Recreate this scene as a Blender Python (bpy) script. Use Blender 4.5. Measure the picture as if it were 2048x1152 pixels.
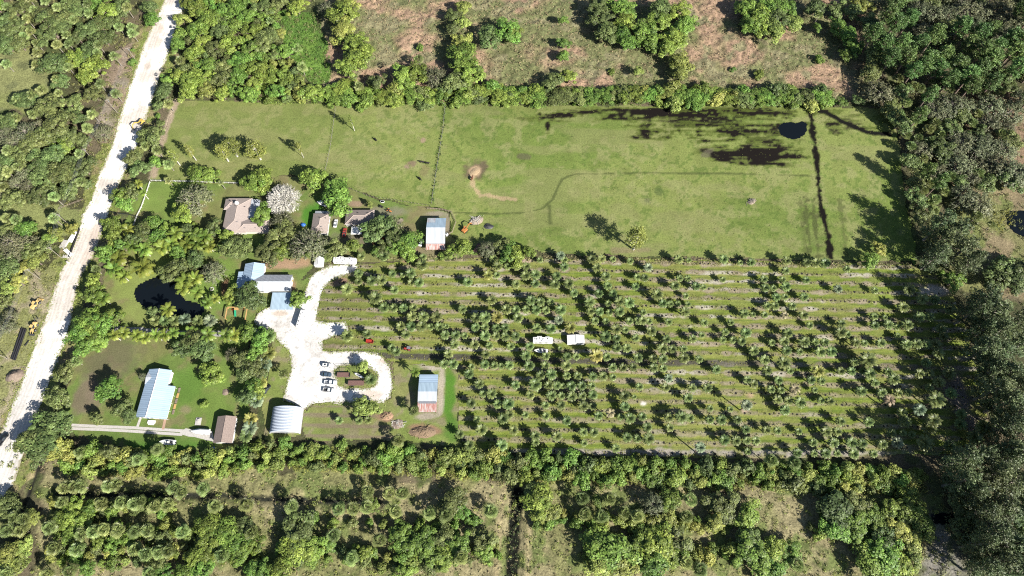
import bpy, bmesh, math, random
import numpy as np
from mathutils import Vector, Matrix, Euler

for _o in list(bpy.data.objects):
    bpy.data.objects.remove(_o, do_unlink=True)
SC = bpy.context.scene
C = SC.collection
R = math.radians

# ------------------------------------------------------------------ camera
CAM_H, TILT, FPX = 310.0, R(25.0), 1365.3          # height, tilt off the vertical, focal length in px of a 2048 px frame
cam_d = bpy.data.cameras.new('camera'); cam_d.lens = 24.0; cam_d.sensor_width = 36.0
cam_d.clip_start = 1.0; cam_d.clip_end = 20000.0
cam = bpy.data.objects.new('camera', cam_d); C.objects.link(cam)
cam.location = (0, 0, CAM_H); cam.rotation_euler = (TILT, 0, 0)
SC.camera = cam

# ------------------------------------------------------------------ sky, sun, exposure
SUN_EL, SUN_AZ = R(33.0), R(131.0)                  # azimuth clockwise from +Y (the top of the picture)
world = bpy.data.worlds.new('World'); SC.world = world; world.use_nodes = True
wn = world.node_tree.nodes; wl = world.node_tree.links
wn.clear()
sky = wn.new('ShaderNodeTexSky'); sky.sky_type = 'NISHITA'; sky.sun_disc = False
sky.sun_elevation = SUN_EL; sky.sun_rotation = SUN_AZ; sky.altitude = 10; sky.dust_density = 0.8; sky.ozone_density = 1.2
bg = wn.new('ShaderNodeBackground'); bg.inputs['Strength'].default_value = 0.05
wo = wn.new('ShaderNodeOutputWorld')
wl.new(sky.outputs[0], bg.inputs[0]); wl.new(bg.outputs[0], wo.inputs[0])
sun_d = bpy.data.lights.new('sun', 'SUN'); sun_d.energy = 5.0; sun_d.angle = R(0.5); sun_d.color = (1.0, 0.95, 0.88)
sun = bpy.data.objects.new('sun', sun_d); C.objects.link(sun); sun.location = (200, -200, 500)
sdir = Vector((math.sin(SUN_AZ) * math.cos(SUN_EL), math.cos(SUN_AZ) * math.cos(SUN_EL), math.sin(SUN_EL)))
sun.rotation_euler = (-sdir).to_track_quat('-Z', 'Y').to_euler()
SC.view_settings.view_transform = 'Standard'; SC.view_settings.look = 'None'
SC.view_settings.gamma = 1.0; SC.view_settings.use_curve_mapping = False
SC.view_settings.exposure = 1.4
SC.cycles.use_denoising = False; SC.cycles.pixel_filter_type = 'BLACKMAN_HARRIS'; SC.cycles.filter_width = 1.15
SC.cycles.max_bounces = 6; SC.cycles.diffuse_bounces = 2; SC.cycles.transparent_max_bounces = 4

# ------------------------------------------------------------------ where a photo pixel stands on the ground (or at height z)
CT, ST = math.cos(TILT), math.sin(TILT)
def W(px, py, z=0.0):
    u, v = px - 1024.0, py - 576.0
    s = (CAM_H - z) / (FPX * CT + v * ST)
    return Vector((u * s, (FPX * ST - v * CT) * s, z))
def ppm(py, z=0.0):
    return (FPX * CT + (py - 576.0) * ST) / (CAM_H - z)
def WA(px, py):
    px = np.asarray(px, float); py = np.asarray(py, float)
    s = CAM_H / (FPX * CT + (py - 576.0) * ST)
    return np.stack([(px - 1024.0) * s, (FPX * ST - (py - 576.0) * CT) * s], -1)
def poly(pts):
    a = np.array(pts, float); return WA(a[:, 0], a[:, 1])

# ------------------------------------------------------------------ helpers
def tag(o, label=None, cat=None, group=None, kind=None):
    if label: o['label'] = label
    if cat: o['category'] = cat
    if group: o['group'] = group
    if kind: o['kind'] = kind
    return o
def empty(name, loc=(0, 0, 0), rz=0.0):
    o = bpy.data.objects.new(name, None); C.objects.link(o)
    o.location = loc; o.rotation_euler = (0, 0, rz); o.empty_display_size = 0.3
    return o
def link_mesh(name, me, mat=None, parent=None):
    if mat is not None and not me.materials: me.materials.append(mat)
    o = bpy.data.objects.new(name, me); C.objects.link(o); o.parent = parent
    return o
class MB:
    def __init__(s): s.v = []; s.f = []
    def add(s, vs, fs):
        b = len(s.v); s.v += [tuple(p) for p in vs]; s.f += [tuple(i + b for i in f) for f in fs]; return s
    def box(s, c, d, rz=0.0, taper=1.0, rx=0.0, ry=0.0):
        hx, hy, hz = d[0] / 2, d[1] / 2, d[2] / 2
        m = Matrix.Translation(c) @ Euler((rx, ry, rz)).to_matrix().to_4x4()
        p = [m @ Vector((x * (taper if z > 0 else 1), y * (taper if z > 0 else 1), z)) for z in (-hz, hz) for x, y in ((-hx, -hy), (hx, -hy), (hx, hy), (-hx, hy))]
        return s.add(p, [(0, 3, 2, 1), (4, 5, 6, 7), (0, 1, 5, 4), (1, 2, 6, 5), (2, 3, 7, 6), (3, 0, 4, 7)])
    def tube(s, p0, p1, r0, r1=None, n=6, cap=True):
        p0, p1 = Vector(p0), Vector(p1); r1 = r0 if r1 is None else r1
        d = (p1 - p0); q = d.to_track_quat('Z', 'Y') if d.length > 1e-6 else Euler().to_quaternion()
        vs = []
        for p, r in ((p0, r0), (p1, r1)):
            for i in range(n):
                a = 2 * math.pi * i / n; vs.append(p + q @ Vector((math.cos(a) * r, math.sin(a) * r, 0)))
        fs = [(i, (i + 1) % n, n + (i + 1) % n, n + i) for i in range(n)]
        if cap: fs += [tuple(range(n - 1, -1, -1)), tuple(range(n, 2 * n))]
        return s.add(vs, fs)
    def path(s, pts, r, n=5):
        for a, b in zip(pts[:-1], pts[1:]): s.tube(a, b, r, r, n)
        return s
    def loft(s, rings, cap=True):
        n = len(rings[0]); vs = [p for r in rings for p in r]; fs = []
        for k in range(len(rings) - 1):
            for i in range(n):
                j = (i + 1) % n; fs.append((k * n + i, k * n + j, (k + 1) * n + j, (k + 1) * n + i))
        if cap: fs += [tuple(range(n - 1, -1, -1)), tuple(range((len(rings) - 1) * n, len(rings) * n))]
        return s.add(vs, fs)
    def slab(s, top, t):
        n = len(top); bot = [(p[0], p[1], p[2] - t) for p in top]
        return s.add(list(top) + bot, [tuple(range(n)), tuple(range(2 * n - 1, n - 1, -1))] + [(i, n + i, n + (i + 1) % n, (i + 1) % n) for i in range(n)])
    def mesh(s, name):
        me = bpy.data.meshes.new(name); me.from_pydata(s.v, [], s.f); me.update()
        bm = bmesh.new(); bm.from_mesh(me); bmesh.ops.recalc_face_normals(bm, faces=bm.faces); bm.to_mesh(me); bm.free()
        return me
    def build(s, name, mat, parent=None, smooth=False):
        me = s.mesh(name)
        if smooth: me.polygons.foreach_set('use_smooth', [True] * len(me.polygons))
        return link_mesh(name, me, mat, parent)
ORD = 'first second third fourth fifth sixth seventh eighth ninth tenth eleventh twelfth thirteenth fourteenth fifteenth sixteenth seventeenth eighteenth nineteenth twentieth'.split()
def ordinal(i):
    if i < 20: return ORD[i]
    tens = ['twenty', 'thirty', 'forty', 'fifty', 'sixty', 'seventy', 'eighty', 'ninety']
    t = {20: 'thirtieth', 30: 'fortieth', 40: 'fiftieth', 50: 'sixtieth', 60: 'seventieth', 70: 'eightieth'}
    k = i + 1
    if k % 10 == 0: return t[k - 10]
    return tens[k // 10 - 2] + '-' + ORD[k % 10 - 1]

# ------------------------------------------------------------------ numpy noise
_rng = np.random.default_rng(7)
_T = _rng.random((256, 256))
def vnoise(x, y):
    xi = np.floor(x).astype(int); yi = np.floor(y).astype(int); fx = x - xi; fy = y - yi
    fx = fx * fx * (3 - 2 * fx); fy = fy * fy * (3 - 2 * fy)
    a = _T[xi & 255, yi & 255]; b = _T[(xi + 1) & 255, yi & 255]; c = _T[xi & 255, (yi + 1) & 255]; d = _T[(xi + 1) & 255, (yi + 1) & 255]
    return a * (1 - fx) * (1 - fy) + b * fx * (1 - fy) + c * (1 - fx) * fy + d * fx * fy
def fbm(x, y, scale, oct=4, seed=0.0):
    r = np.zeros_like(x, dtype=float); amp = 0.5; s = 1.0 / scale; tot = 0
    for k in range(oct):
        r += amp * vnoise(x * s + 17.3 * k + seed * 31.7 + 500, y * s + 9.1 * k + seed * 11.3 + 500); tot += amp; amp *= 0.5; s *= 2.03
    return r / tot
def inside(P, x, y):
    n = len(P); r = np.zeros(x.shape, bool); j = n - 1
    for i in range(n):
        xi, yi = P[i]; xj, yj = P[j]
        c = ((yi > y) != (yj > y)) & (x < (xj - xi) * (y - yi) / ((yj - yi) if abs(yj - yi) > 1e-9 else 1e-9) + xi)
        r ^= c; j = i
    return r
def near_line(L, x, y):
    d = np.full(x.shape, 1e9)
    for (ax, ay), (bx, by) in zip(L[:-1], L[1:]):
        dx, dy = bx - ax, by - ay; t = np.clip(((x - ax) * dx + (y - ay) * dy) / (dx * dx + dy * dy + 1e-9), 0, 1)
        d = np.minimum(d, np.hypot(x - ax - t * dx, y - ay - t * dy))
    return d
def sstep(a, b, x):
    t = np.clip((x - a) / (b - a), 0, 1); return t * t * (3 - 2 * t)
def lerp(a, b, t): return a + (b - a) * t[..., None]

# ------------------------------------------------------------------ materials
def new_mat(name):
    m = bpy.data.materials.new(name); m.use_nodes = True
    nt = m.node_tree; return m, nt, nt.nodes, nt.links, nt.nodes['Principled BSDF']
def plain(name, col, rough=0.6, metal=0.0, var=0.12, scale=3.0, bump=0.0, spec=0.4, detail=4.0):
    m, nt, N, L, P = new_mat(name)
    P.inputs['Roughness'].default_value = rough; P.inputs['Metallic'].default_value = metal
    P.inputs['Specular IOR Level'].default_value = spec
    tc = N.new('ShaderNodeTexCoord'); nz = N.new('ShaderNodeTexNoise'); nz.inputs['Scale'].default_value = scale; nz.inputs['Detail'].default_value = detail
    L.new(tc.outputs['Object'], nz.inputs['Vector'])
    mr = N.new('ShaderNodeMapRange'); mr.inputs['From Min'].default_value = 0.3; mr.inputs['From Max'].default_value = 0.7
    mr.inputs['To Min'].default_value = 1 - var; mr.inputs['To Max'].default_value = 1 + var
    L.new(nz.outputs['Fac'], mr.inputs['Value'])
    hs = N.new('ShaderNodeHueSaturation'); hs.inputs['Color'].default_value = (*[c * .80 for c in col], 1); L.new(mr.outputs[0], hs.inputs['Value'])
    L.new(hs.outputs[0], P.inputs['Base Color'])
    if bump:
        b = N.new('ShaderNodeBump'); b.inputs['Strength'].default_value = bump; L.new(nz.outputs['Fac'], b.inputs['Height']); L.new(b.outputs[0], P.inputs['Normal'])
    return m
def foliage(name, col, col2, trans=0.20, rough=0.55, vr=0.28, hue=0.025):
    """leaf colour between two greens by the leaf's own 'tint' attribute, each plant a little different"""
    m, nt, N, L, P = new_mat(name)
    at = N.new('ShaderNodeAttribute'); at.attribute_name = 'tint'
    mx = N.new('ShaderNodeMix'); mx.data_type = 'RGBA'
    mx.inputs[6].default_value = (*[c * 1.38 for c in col], 1); mx.inputs[7].default_value = (*[c * 1.45 for c in col2], 1)
    sep = N.new('ShaderNodeSeparateColor'); L.new(at.outputs['Color'], sep.inputs[0]); L.new(sep.outputs[0], mx.inputs[0])
    oi = N.new('ShaderNodeObjectInfo')
    mv = N.new('ShaderNodeMapRange'); mv.inputs['To Min'].default_value = 1 - vr; mv.inputs['To Max'].default_value = 1 + vr
    L.new(oi.outputs['Random'], mv.inputs['Value'])
    mul = N.new('ShaderNodeMath'); mul.operation = 'MULTIPLY_ADD'; mul.inputs[1].default_value = 91.7; mul.inputs[2].default_value = 0.3; L.new(oi.outputs['Random'], mul.inputs[0])
    fr = N.new('ShaderNodeMath'); fr.operation = 'FRACT'; L.new(mul.outputs[0], fr.inputs[0])
    mh = N.new('ShaderNodeMapRange'); mh.inputs['To Min'].default_value = 0.5 - hue; mh.inputs['To Max'].default_value = 0.5 + hue; L.new(fr.outputs[0], mh.inputs['Value'])
    v2 = N.new('ShaderNodeMath'); v2.operation = 'MULTIPLY'; L.new(mv.outputs[0], v2.inputs[0]); L.new(sep.outputs[1], v2.inputs[1])
    hs = N.new('ShaderNodeHueSaturation'); L.new(mx.outputs[2], hs.inputs['Color']); L.new(v2.outputs[0], hs.inputs['Value']); L.new(mh.outputs[0], hs.inputs['Hue'])
    L.new(hs.outputs[0], P.inputs['Base Color']); P.inputs['Roughness'].default_value = rough; P.inputs['Specular IOR Level'].default_value = 0.35
    tr = N.new('ShaderNodeBsdfTranslucent'); L.new(hs.outputs[0], tr.inputs[0])
    ms = N.new('ShaderNodeMixShader'); ms.inputs[0].default_value = trans
    L.new(P.outputs[0], ms.inputs[1]); L.new(tr.outputs[0], ms.inputs[2])
    L.new(ms.outputs[0], nt.nodes['Material Output'].inputs[0])
    return m
def ground_mat(name, fine=1.6, var=0.22, bump=0.6, rough=0.95, grain=0.35):
    """colour of the ground cover from the 'Col' attribute, with clumps and grain on top"""
    m, nt, N, L, P = new_mat(name)
    at = N.new('ShaderNodeAttribute'); at.attribute_name = 'Col'
    tc = N.new('ShaderNodeTexCoord')
    n1 = N.new('ShaderNodeTexNoise'); n1.inputs['Scale'].default_value = fine; n1.inputs['Detail'].default_value = 6; n1.inputs['Roughness'].default_value = 0.65
    n2 = N.new('ShaderNodeTexNoise'); n2.inputs['Scale'].default_value = 0.12; n2.inputs['Detail'].default_value = 4
    L.new(tc.outputs['Object'], n1.inputs['Vector']); L.new(tc.outputs['Object'], n2.inputs['Vector'])
    m1 = N.new('ShaderNodeMapRange'); m1.inputs['From Min'].default_value = 0.3; m1.inputs['From Max'].default_value = 0.7; m1.inputs['To Min'].default_value = 1 - grain; m1.inputs['To Max'].default_value = 1 + grain
    m2 = N.new('ShaderNodeMapRange'); m2.inputs['From Min'].default_value = 0.3; m2.inputs['From Max'].default_value = 0.7; m2.inputs['To Min'].default_value = 1 - var; m2.inputs['To Max'].default_value = 1 + var
    L.new(n1.outputs['Fac'], m1.inputs['Value']); L.new(n2.outputs['Fac'], m2.inputs['Value'])
    mu = N.new('ShaderNodeMath'); mu.operation = 'MULTIPLY'; L.new(m1.outputs[0], mu.inputs[0]); L.new(m2.outputs[0], mu.inputs[1])
    hs = N.new('ShaderNodeHueSaturation'); L.new(at.outputs['Color'], hs.inputs['Color']); L.new(mu.outputs[0], hs.inputs['Value'])
    L.new(hs.outputs[0], P.inputs['Base Color']); P.inputs['Roughness'].default_value = rough; P.inputs['Specular IOR Level'].default_value = 0.15
    b = N.new('ShaderNodeBump'); b.inputs['Strength'].default_value = bump; b.inputs['Distance'].default_value = 0.25
    L.new(n1.outputs['Fac'], b.inputs['Height']); L.new(b.outputs[0], P.inputs['Normal'])
    return m
def water_mat(name, col=(0.004, 0.006, 0.008)):
    m, nt, N, L, P = new_mat(name)
    P.inputs['Base Color'].default_value = (*col, 1); P.inputs['Roughness'].default_value = 0.12; P.inputs['Specular IOR Level'].default_value = 0.22
    tc = N.new('ShaderNodeTexCoord'); nz = N.new('ShaderNodeTexNoise'); nz.inputs['Scale'].default_value = 1.2; L.new(tc.outputs['Object'], nz.inputs['Vector'])
    b = N.new('ShaderNodeBump'); b.inputs['Strength'].default_value = 0.06; L.new(nz.outputs['Fac'], b.inputs['Height']); L.new(b.outputs[0], P.inputs['Normal'])
    return m
def metal_roof(name, col, rust=0.0, axis='X', pitch=0.45, rustcol=(0.27, 0.10, 0.075), rough=0.4, lo=0.45):
    """ribbed sheet with seams across `axis`, and rust where the sheet has lost its paint"""
    m, nt, N, L, P = new_mat(name)
    tc = N.new('ShaderNodeTexCoord'); sp = N.new('ShaderNodeSeparateXYZ'); L.new(tc.outputs['Object'], sp.inputs[0])
    ms = N.new('ShaderNodeMath'); ms.operation = 'MULTIPLY'; ms.inputs[1].default_value = 2 * math.pi / pitch; L.new(sp.outputs[axis], ms.inputs[0])
    sn = N.new('ShaderNodeMath'); sn.operation = 'SINE'; L.new(ms.outputs[0], sn.inputs[0])
    bp = N.new('ShaderNodeBump'); bp.inputs['Strength'].default_value = 0.35; bp.inputs['Distance'].default_value = 0.05; L.new(sn.outputs[0], bp.inputs['Height'])
    mp = N.new('ShaderNodeMapping'); L.new(tc.outputs['Object'], mp.inputs[0])
    mp.inputs['Scale'].default_value = (1.6, 0.12, 0.12) if axis == 'X' else (0.12, 1.6, 0.12)
    nz = N.new('ShaderNodeTexNoise'); nz.inputs['Scale'].default_value = 1.0; nz.inputs['Detail'].default_value = 5; L.new(mp.outputs[0], nz.inputs['Vector'])
    cr = N.new('ShaderNodeMapRange'); cr.inputs['From Min'].default_value = 0.3; cr.inputs['From Max'].default_value = 0.7; cr.inputs['To Min'].default_value = 0.86; cr.inputs['To Max'].default_value = 1.08
    L.new(nz.outputs['Fac'], cr.inputs['Value'])
    hs = N.new('ShaderNodeHueSaturation'); hs.inputs['Color'].default_value = (*[c * .72 for c in col], 1); L.new(cr.outputs[0], hs.inputs['Value'])
    out = hs.outputs[0]
    if rust > 0:
        fr = N.new('ShaderNodeMapRange'); fr.inputs['From Min'].default_value = lo; fr.inputs['From Max'].default_value = lo + 0.05; fr.inputs['To Max'].default_value = rust
        n3 = N.new('ShaderNodeTexNoise'); n3.inputs['Scale'].default_value = 2.2; n3.inputs['Detail'].default_value = 3; L.new(mp.outputs[0], n3.inputs['Vector'])
        L.new(n3.outputs['Fac'], fr.inputs['Value'])
        mx = N.new('ShaderNodeMix'); mx.data_type = 'RGBA'; mx.inputs[7].default_value = (*rustcol, 1)
        L.new(fr.outputs[0], mx.inputs[0]); L.new(out, mx.inputs[6]); out = mx.outputs[2]
    L.new(out, P.inputs['Base Color']); L.new(bp.outputs[0], P.inputs['Normal'])
    P.inputs['Roughness'].default_value = rough; P.inputs['Specular IOR Level'].default_value = 0.4
    return m

M = {}
M['white'] = plain('white_paint', (0.72, 0.72, 0.70), 0.45, var=0.06)
M['cream'] = plain('cream_wall', (0.60, 0.55, 0.46), 0.8, var=0.06)
M['offwhite'] = plain('offwhite_wall', (0.66, 0.65, 0.60), 0.8, var=0.08)
M['glass'] = plain('dark_glass', (0.02, 0.03, 0.04), 0.08, spec=0.8, var=0.02)
M['black'] = plain('black_plastic', (0.015, 0.015, 0.018), 0.5, var=0.1)
M['rubber'] = plain('rubber', (0.02, 0.02, 0.02), 0.85)
M['steel'] = plain('steel', (0.35, 0.36, 0.38), 0.4, 0.6)
M['darksteel'] = plain('dark_steel', (0.06, 0.06, 0.065), 0.5, 0.4)
M['red'] = plain('red_paint', (0.34, 0.04, 0.03), 0.4)
M['orange'] = plain('orange_paint', (0.42, 0.17, 0.05), 0.45)
M['yellow'] = plain('yellow_paint', (0.48, 0.34, 0.08), 0.45)
M['dullyellow'] = plain('faded_yellow_paint', (0.60, 0.42, 0.16), 0.55)
M['blue'] = plain('blue_plastic', (0.03, 0.09, 0.32), 0.5)
M['green'] = plain('green_plastic', (0.02, 0.28, 0.14), 0.5)
M['wood'] = plain('weathered_wood', (0.26, 0.21, 0.16), 0.85, var=0.25, scale=2)
M['newwood'] = plain('new_timber', (0.45, 0.28, 0.11), 0.75, var=0.15, scale=2)
M['rustwood'] = plain('rusty_deck', (0.16, 0.09, 0.075), 0.8, var=0.3, scale=3)
M['concrete'] = plain('concrete', (0.42, 0.40, 0.37), 0.9, var=0.15, scale=1.5)
M['shingle'] = plain('pinkish_shingle', (0.33, 0.275, 0.245), 0.9, var=0.14, scale=2.2, bump=0.3)
M['shingle2'] = plain('tan_shingle', (0.30, 0.25, 0.22), 0.9, var=0.16, scale=2.2, bump=0.3)
M['shingle3'] = plain('grey_shingle', (0.24, 0.20, 0.18), 0.9, var=0.2, scale=2.2, bump=0.3)
M['brownshingle'] = plain('brown_shingle', (0.23, 0.18, 0.155), 0.9, var=0.2, scale=2.2, bump=0.3)
M['bark'] = plain('bark', (0.16, 0.125, 0.10), 0.95, var=0.25, scale=4)
M['greybark'] = plain('grey_bark', (0.25, 0.225, 0.185), 0.9, var=0.2, scale=3)
M['whitebark'] = plain('pale_bark', (0.50, 0.48, 0.43), 0.9, var=0.15, scale=3)
M['pinebark'] = plain('pine_bark', (0.22, 0.16, 0.13), 0.95, var=0.2, scale=4)
M['deadfrond'] = plain('dead_frond', (0.30, 0.22, 0.13), 0.9, var=0.25)
M['water'] = water_mat('pond_water')
M['dirt'] = plain('dirt', (0.20, 0.155, 0.12), 0.95, var=0.25, scale=1.2, bump=0.5)
M['tarp'] = plain('blue_tarp', (0.03, 0.12, 0.40), 0.5)
M['grey_metal'] = metal_roof('grey_sheet', (0.34, 0.36, 0.38), axis='X')
M['white_metal'] = metal_roof('white_sheet', (0.55, 0.58, 0.60), axis='X', pitch=0.6)
# ================================================================== the ground
def grid_mesh(name, x, y, zfun, keep, colfun, mat, z=0.0, gain=.80):
    """a sheet on the grid lines x, y; `keep` picks the cells, `colfun` the colour of the ground cover at each corner"""
    X, Y = np.meshgrid(x, y, indexing='ij'); nx, ny = X.shape
    cx = (X[:-1, :-1] + X[1:, 1:]) / 2; cy = (Y[:-1, :-1] + Y[1:, 1:]) / 2
    k = keep(cx, cy) if keep else np.ones(cx.shape, bool)
    idx = np.arange(nx * ny).reshape(nx, ny)
    q = np.stack([idx[:-1, :-1][k], idx[1:, :-1][k], idx[1:, 1:][k], idx[:-1, 1:][k]], -1)
    used, inv = np.unique(q, return_inverse=True); q = inv.reshape(q.shape)
    xv = X.ravel()[used]; yv = Y.ravel()[used]
    zv = np.full(xv.shape, z) + (zfun(xv, yv) if zfun else 0)
    me = bpy.data.meshes.new(name)
    me.vertices.add(len(xv)); me.vertices.foreach_set('co', np.stack([xv, yv, zv], -1).ravel())
    me.loops.add(q.size); me.loops.foreach_set('vertex_index', q.ravel().astype(np.int32))
    me.polygons.add(len(q)); me.polygons.foreach_set('loop_start', (np.arange(len(q)) * 4).astype(np.int32))
    try: me.polygons.foreach_set('loop_total', np.full(len(q), 4, np.int32))
    except Exception: pass
    me.polygons.foreach_set('use_smooth', np.ones(len(q), bool))
    me.update(calc_edges=True)
    a = me.attributes.new('Col', 'FLOAT_COLOR', 'POINT')
    c = colfun(xv, yv) * gain; a.data.foreach_set('color', np.concatenate([c, np.ones((len(c), 1))], -1).ravel())
    o = link_mesh(name, me, mat)
    tag(o, kind='structure')
    return o
def warp(x, y, amp, scale, seed=0):
    return x + (fbm(x, y, scale, 3, seed + 1) - 0.5) * 2 * amp, y + (fbm(x, y, scale, 3, seed + 2) - 0.5) * 2 * amp
def rng(a, b, st): return np.arange(a, b + st * 0.5, st)
def K(*c): return np.array(c, float)

ROAD_L = [(395,-140),(330,0),(305,50),(285,95),(268,150),(250,200),(236,248),(224,290),(208,330),(196,355),(182,400),(165,428),(158,460),(140,510),(122,540),(108,580),(98,615),(84,652),(70,690),(57,722),(48,752),(36,782),(22,815),(4,862),(-45,985),(-110,1150),(-150,1260)]
ROAD_R = [(445,-140),(373,0),(358,42),(346,80),(335,112),(320,152),(311,182),(300,215),(287,250),(274,290),(256,330),(240,367),(226,402),(214,436),(205,462),(194,492),(180,525),(162,552),(152,585),(143,640),(134,672),(118,712),(105,746),(94,782),(80,818),(66,850),(53,872),(50,900),(37,940),(24,970),(0,1005),(-60,1150),(-100,1260)]
ROAD = poly(ROAD_L + ROAD_R[::-1])
DRIVE = poly([(622,552),(636,543),(660,530),(717,529),(714,543),(692,550),(668,557),(651,572),(642,590),(637,620),(633,641),(642,645),(690,644),(698,658),(690,671),(665,673),(646,682),(645,700),(660,703),(700,702),(745,704),(768,714),(780,733),(786,768),(780,794),(765,806),(740,800),(720,803),(690,806),(660,806),(625,808),(612,817),(604,828),(594,812),(568,801),(569,780),(582,745),(581,715),(577,700),(555,681),(546,662),(521,657),(509,642),(514,626),(540,612),(590,612),(606,602),(611,576)])
ISLAND = poly([(668,742),(684,731),(718,729),(742,735),(756,750),(753,768),(740,776),(700,778),(678,772)])
PASTURE = poly([(352,199),(480,205),(700,207),(885,209),(1100,212),(1400,212),(1620,214),(1785,217),(1800,300),(1812,400),(1835,520),(1700,520),(1500,516),(1300,514),(1100,507),(1000,500),(940,492),(905,470),(900,425),(862,413),(760,398),(690,372),(648,352),(600,352),(560,350),(480,366),(400,364),(300,360),(310,320),(322,290),(340,235)])
LAWN = poly([(275,375),(300,362),(400,366),(480,368),(560,352),(648,354),(690,374),(760,400),(862,415),(898,428),(903,472),(940,494),(1000,502),(960,508),(880,518),(720,526),(640,524),(600,560),(622,552),(612,576),(606,602),(590,612),(540,612),(514,626),(509,645),(522,660),(500,672),(495,700),(500,860),(480,900),(300,905),(150,870),(128,830),(145,720),(190,660),(205,560),(225,480),(255,430)])
SIDEYARD = poly([(545,662),(555,681),(577,700),(582,715),(582,745),(570,780),(568,802),(594,812),(600,870),(530,880),(525,800),(540,740),(545,700)])
BARNYARD = poly([(786,725),(900,735),(918,742),(916,850),(925,895),(890,890),(790,880),(610,880),(604,828),(625,808),(740,801),(765,806),(782,794),(787,768)])
PALMS = poly([(717,527),(960,517),(1300,518),(1600,524),(1830,530),(1870,552),(1905,590),(1925,640),(1950,720),(1972,800),(1975,870),(1900,908),(1500,918),(1100,908),(940,903),(925,893),(916,850),(918,742),(900,735),(787,725),(768,714),(745,704),(700,702),(645,700),(646,682),(665,673),(690,671),(698,658),(690,644),(633,641),(642,590),(651,572),(668,557),(692,550),(714,543)])

# ---- rows of the palm plantation: straight, evenly spaced
_r0, _r1 = W(960, 536.7), W(1600, 548.4)
ROW_SLOPE = (_r1.y - _r0.y) / (_r1.x - _r0.x); ROW_Y0 = _r0.y - ROW_SLOPE * _r0.x; ROW_GAP = 4.82
def row_pos(x, y): return (ROW_Y0 + ROW_SLOPE * x - y) / ROW_GAP       # 0 on the first mulch strip below the pasture, 1 on the next ...

# ---- rough land all round
Z_BRUSH = poly([(655,-200),(1800,-200),(1745,60),(1740,205),(1400,196),(900,200),(655,200),(650,60)])
Z_BRIGHT = poly([(562,20),(630,25),(655,90),(668,160),(620,170),(590,130),(560,80)])
Z_SOUTH = poly([(80,925),(400,930),(900,955),(1250,970),(1600,985),(1880,985),(1900,1300),(60,1300)])
Z_WESTGRASS = poly([(-200,95),(60,100),(105,130),(95,190),(60,225),(-200,245)])
Z_SAND = poly([(235,100),(275,80),(268,160),(240,220),(225,290),(185,270),(205,190)])
Z_VERGE = np.concatenate([poly([(p[0] - 22, p[1]) for p in ROAD_L]), poly([(p[0] + 22, p[1]) for p in ROAD_R])[::-1]])
Z_WESTFIELD = poly([(-200,405),(168,412),(150,470),(-200,470)])
Z_WESTLOW = poly([(-200,535),(118,540),(48,752),(4,862),(-60,1000),(-300,1000)])
Z_RIGHT = poly([(1880,360),(2300,330),(2300,600),(1960,600),(1905,580),(1885,470)])
Z_RIGHTTOP = poly([(1900,190),(2300,150),(2300,340),(1960,330)])
Z_BR = poly([(1860,1020),(2000,1015),(2040,1200),(1850,1200)])
PATH_TAN = poly([(352,200),(345,222),(332,255),(322,290),(312,320),(305,355)])
CANAL = [(1036,985),(1030,1040),(1026,1100),(1022,1200)]
DITCH_S = [(110,985),(200,990),(300,988),(420,990),(520,997),(640,1003),(760,1006)]
CANAL_W = poly(CANAL); DITCH_W = poly(DITCH_S); DITCH_R = poly([(82,915),(72,945),(55,990),(35,1040)])

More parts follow.
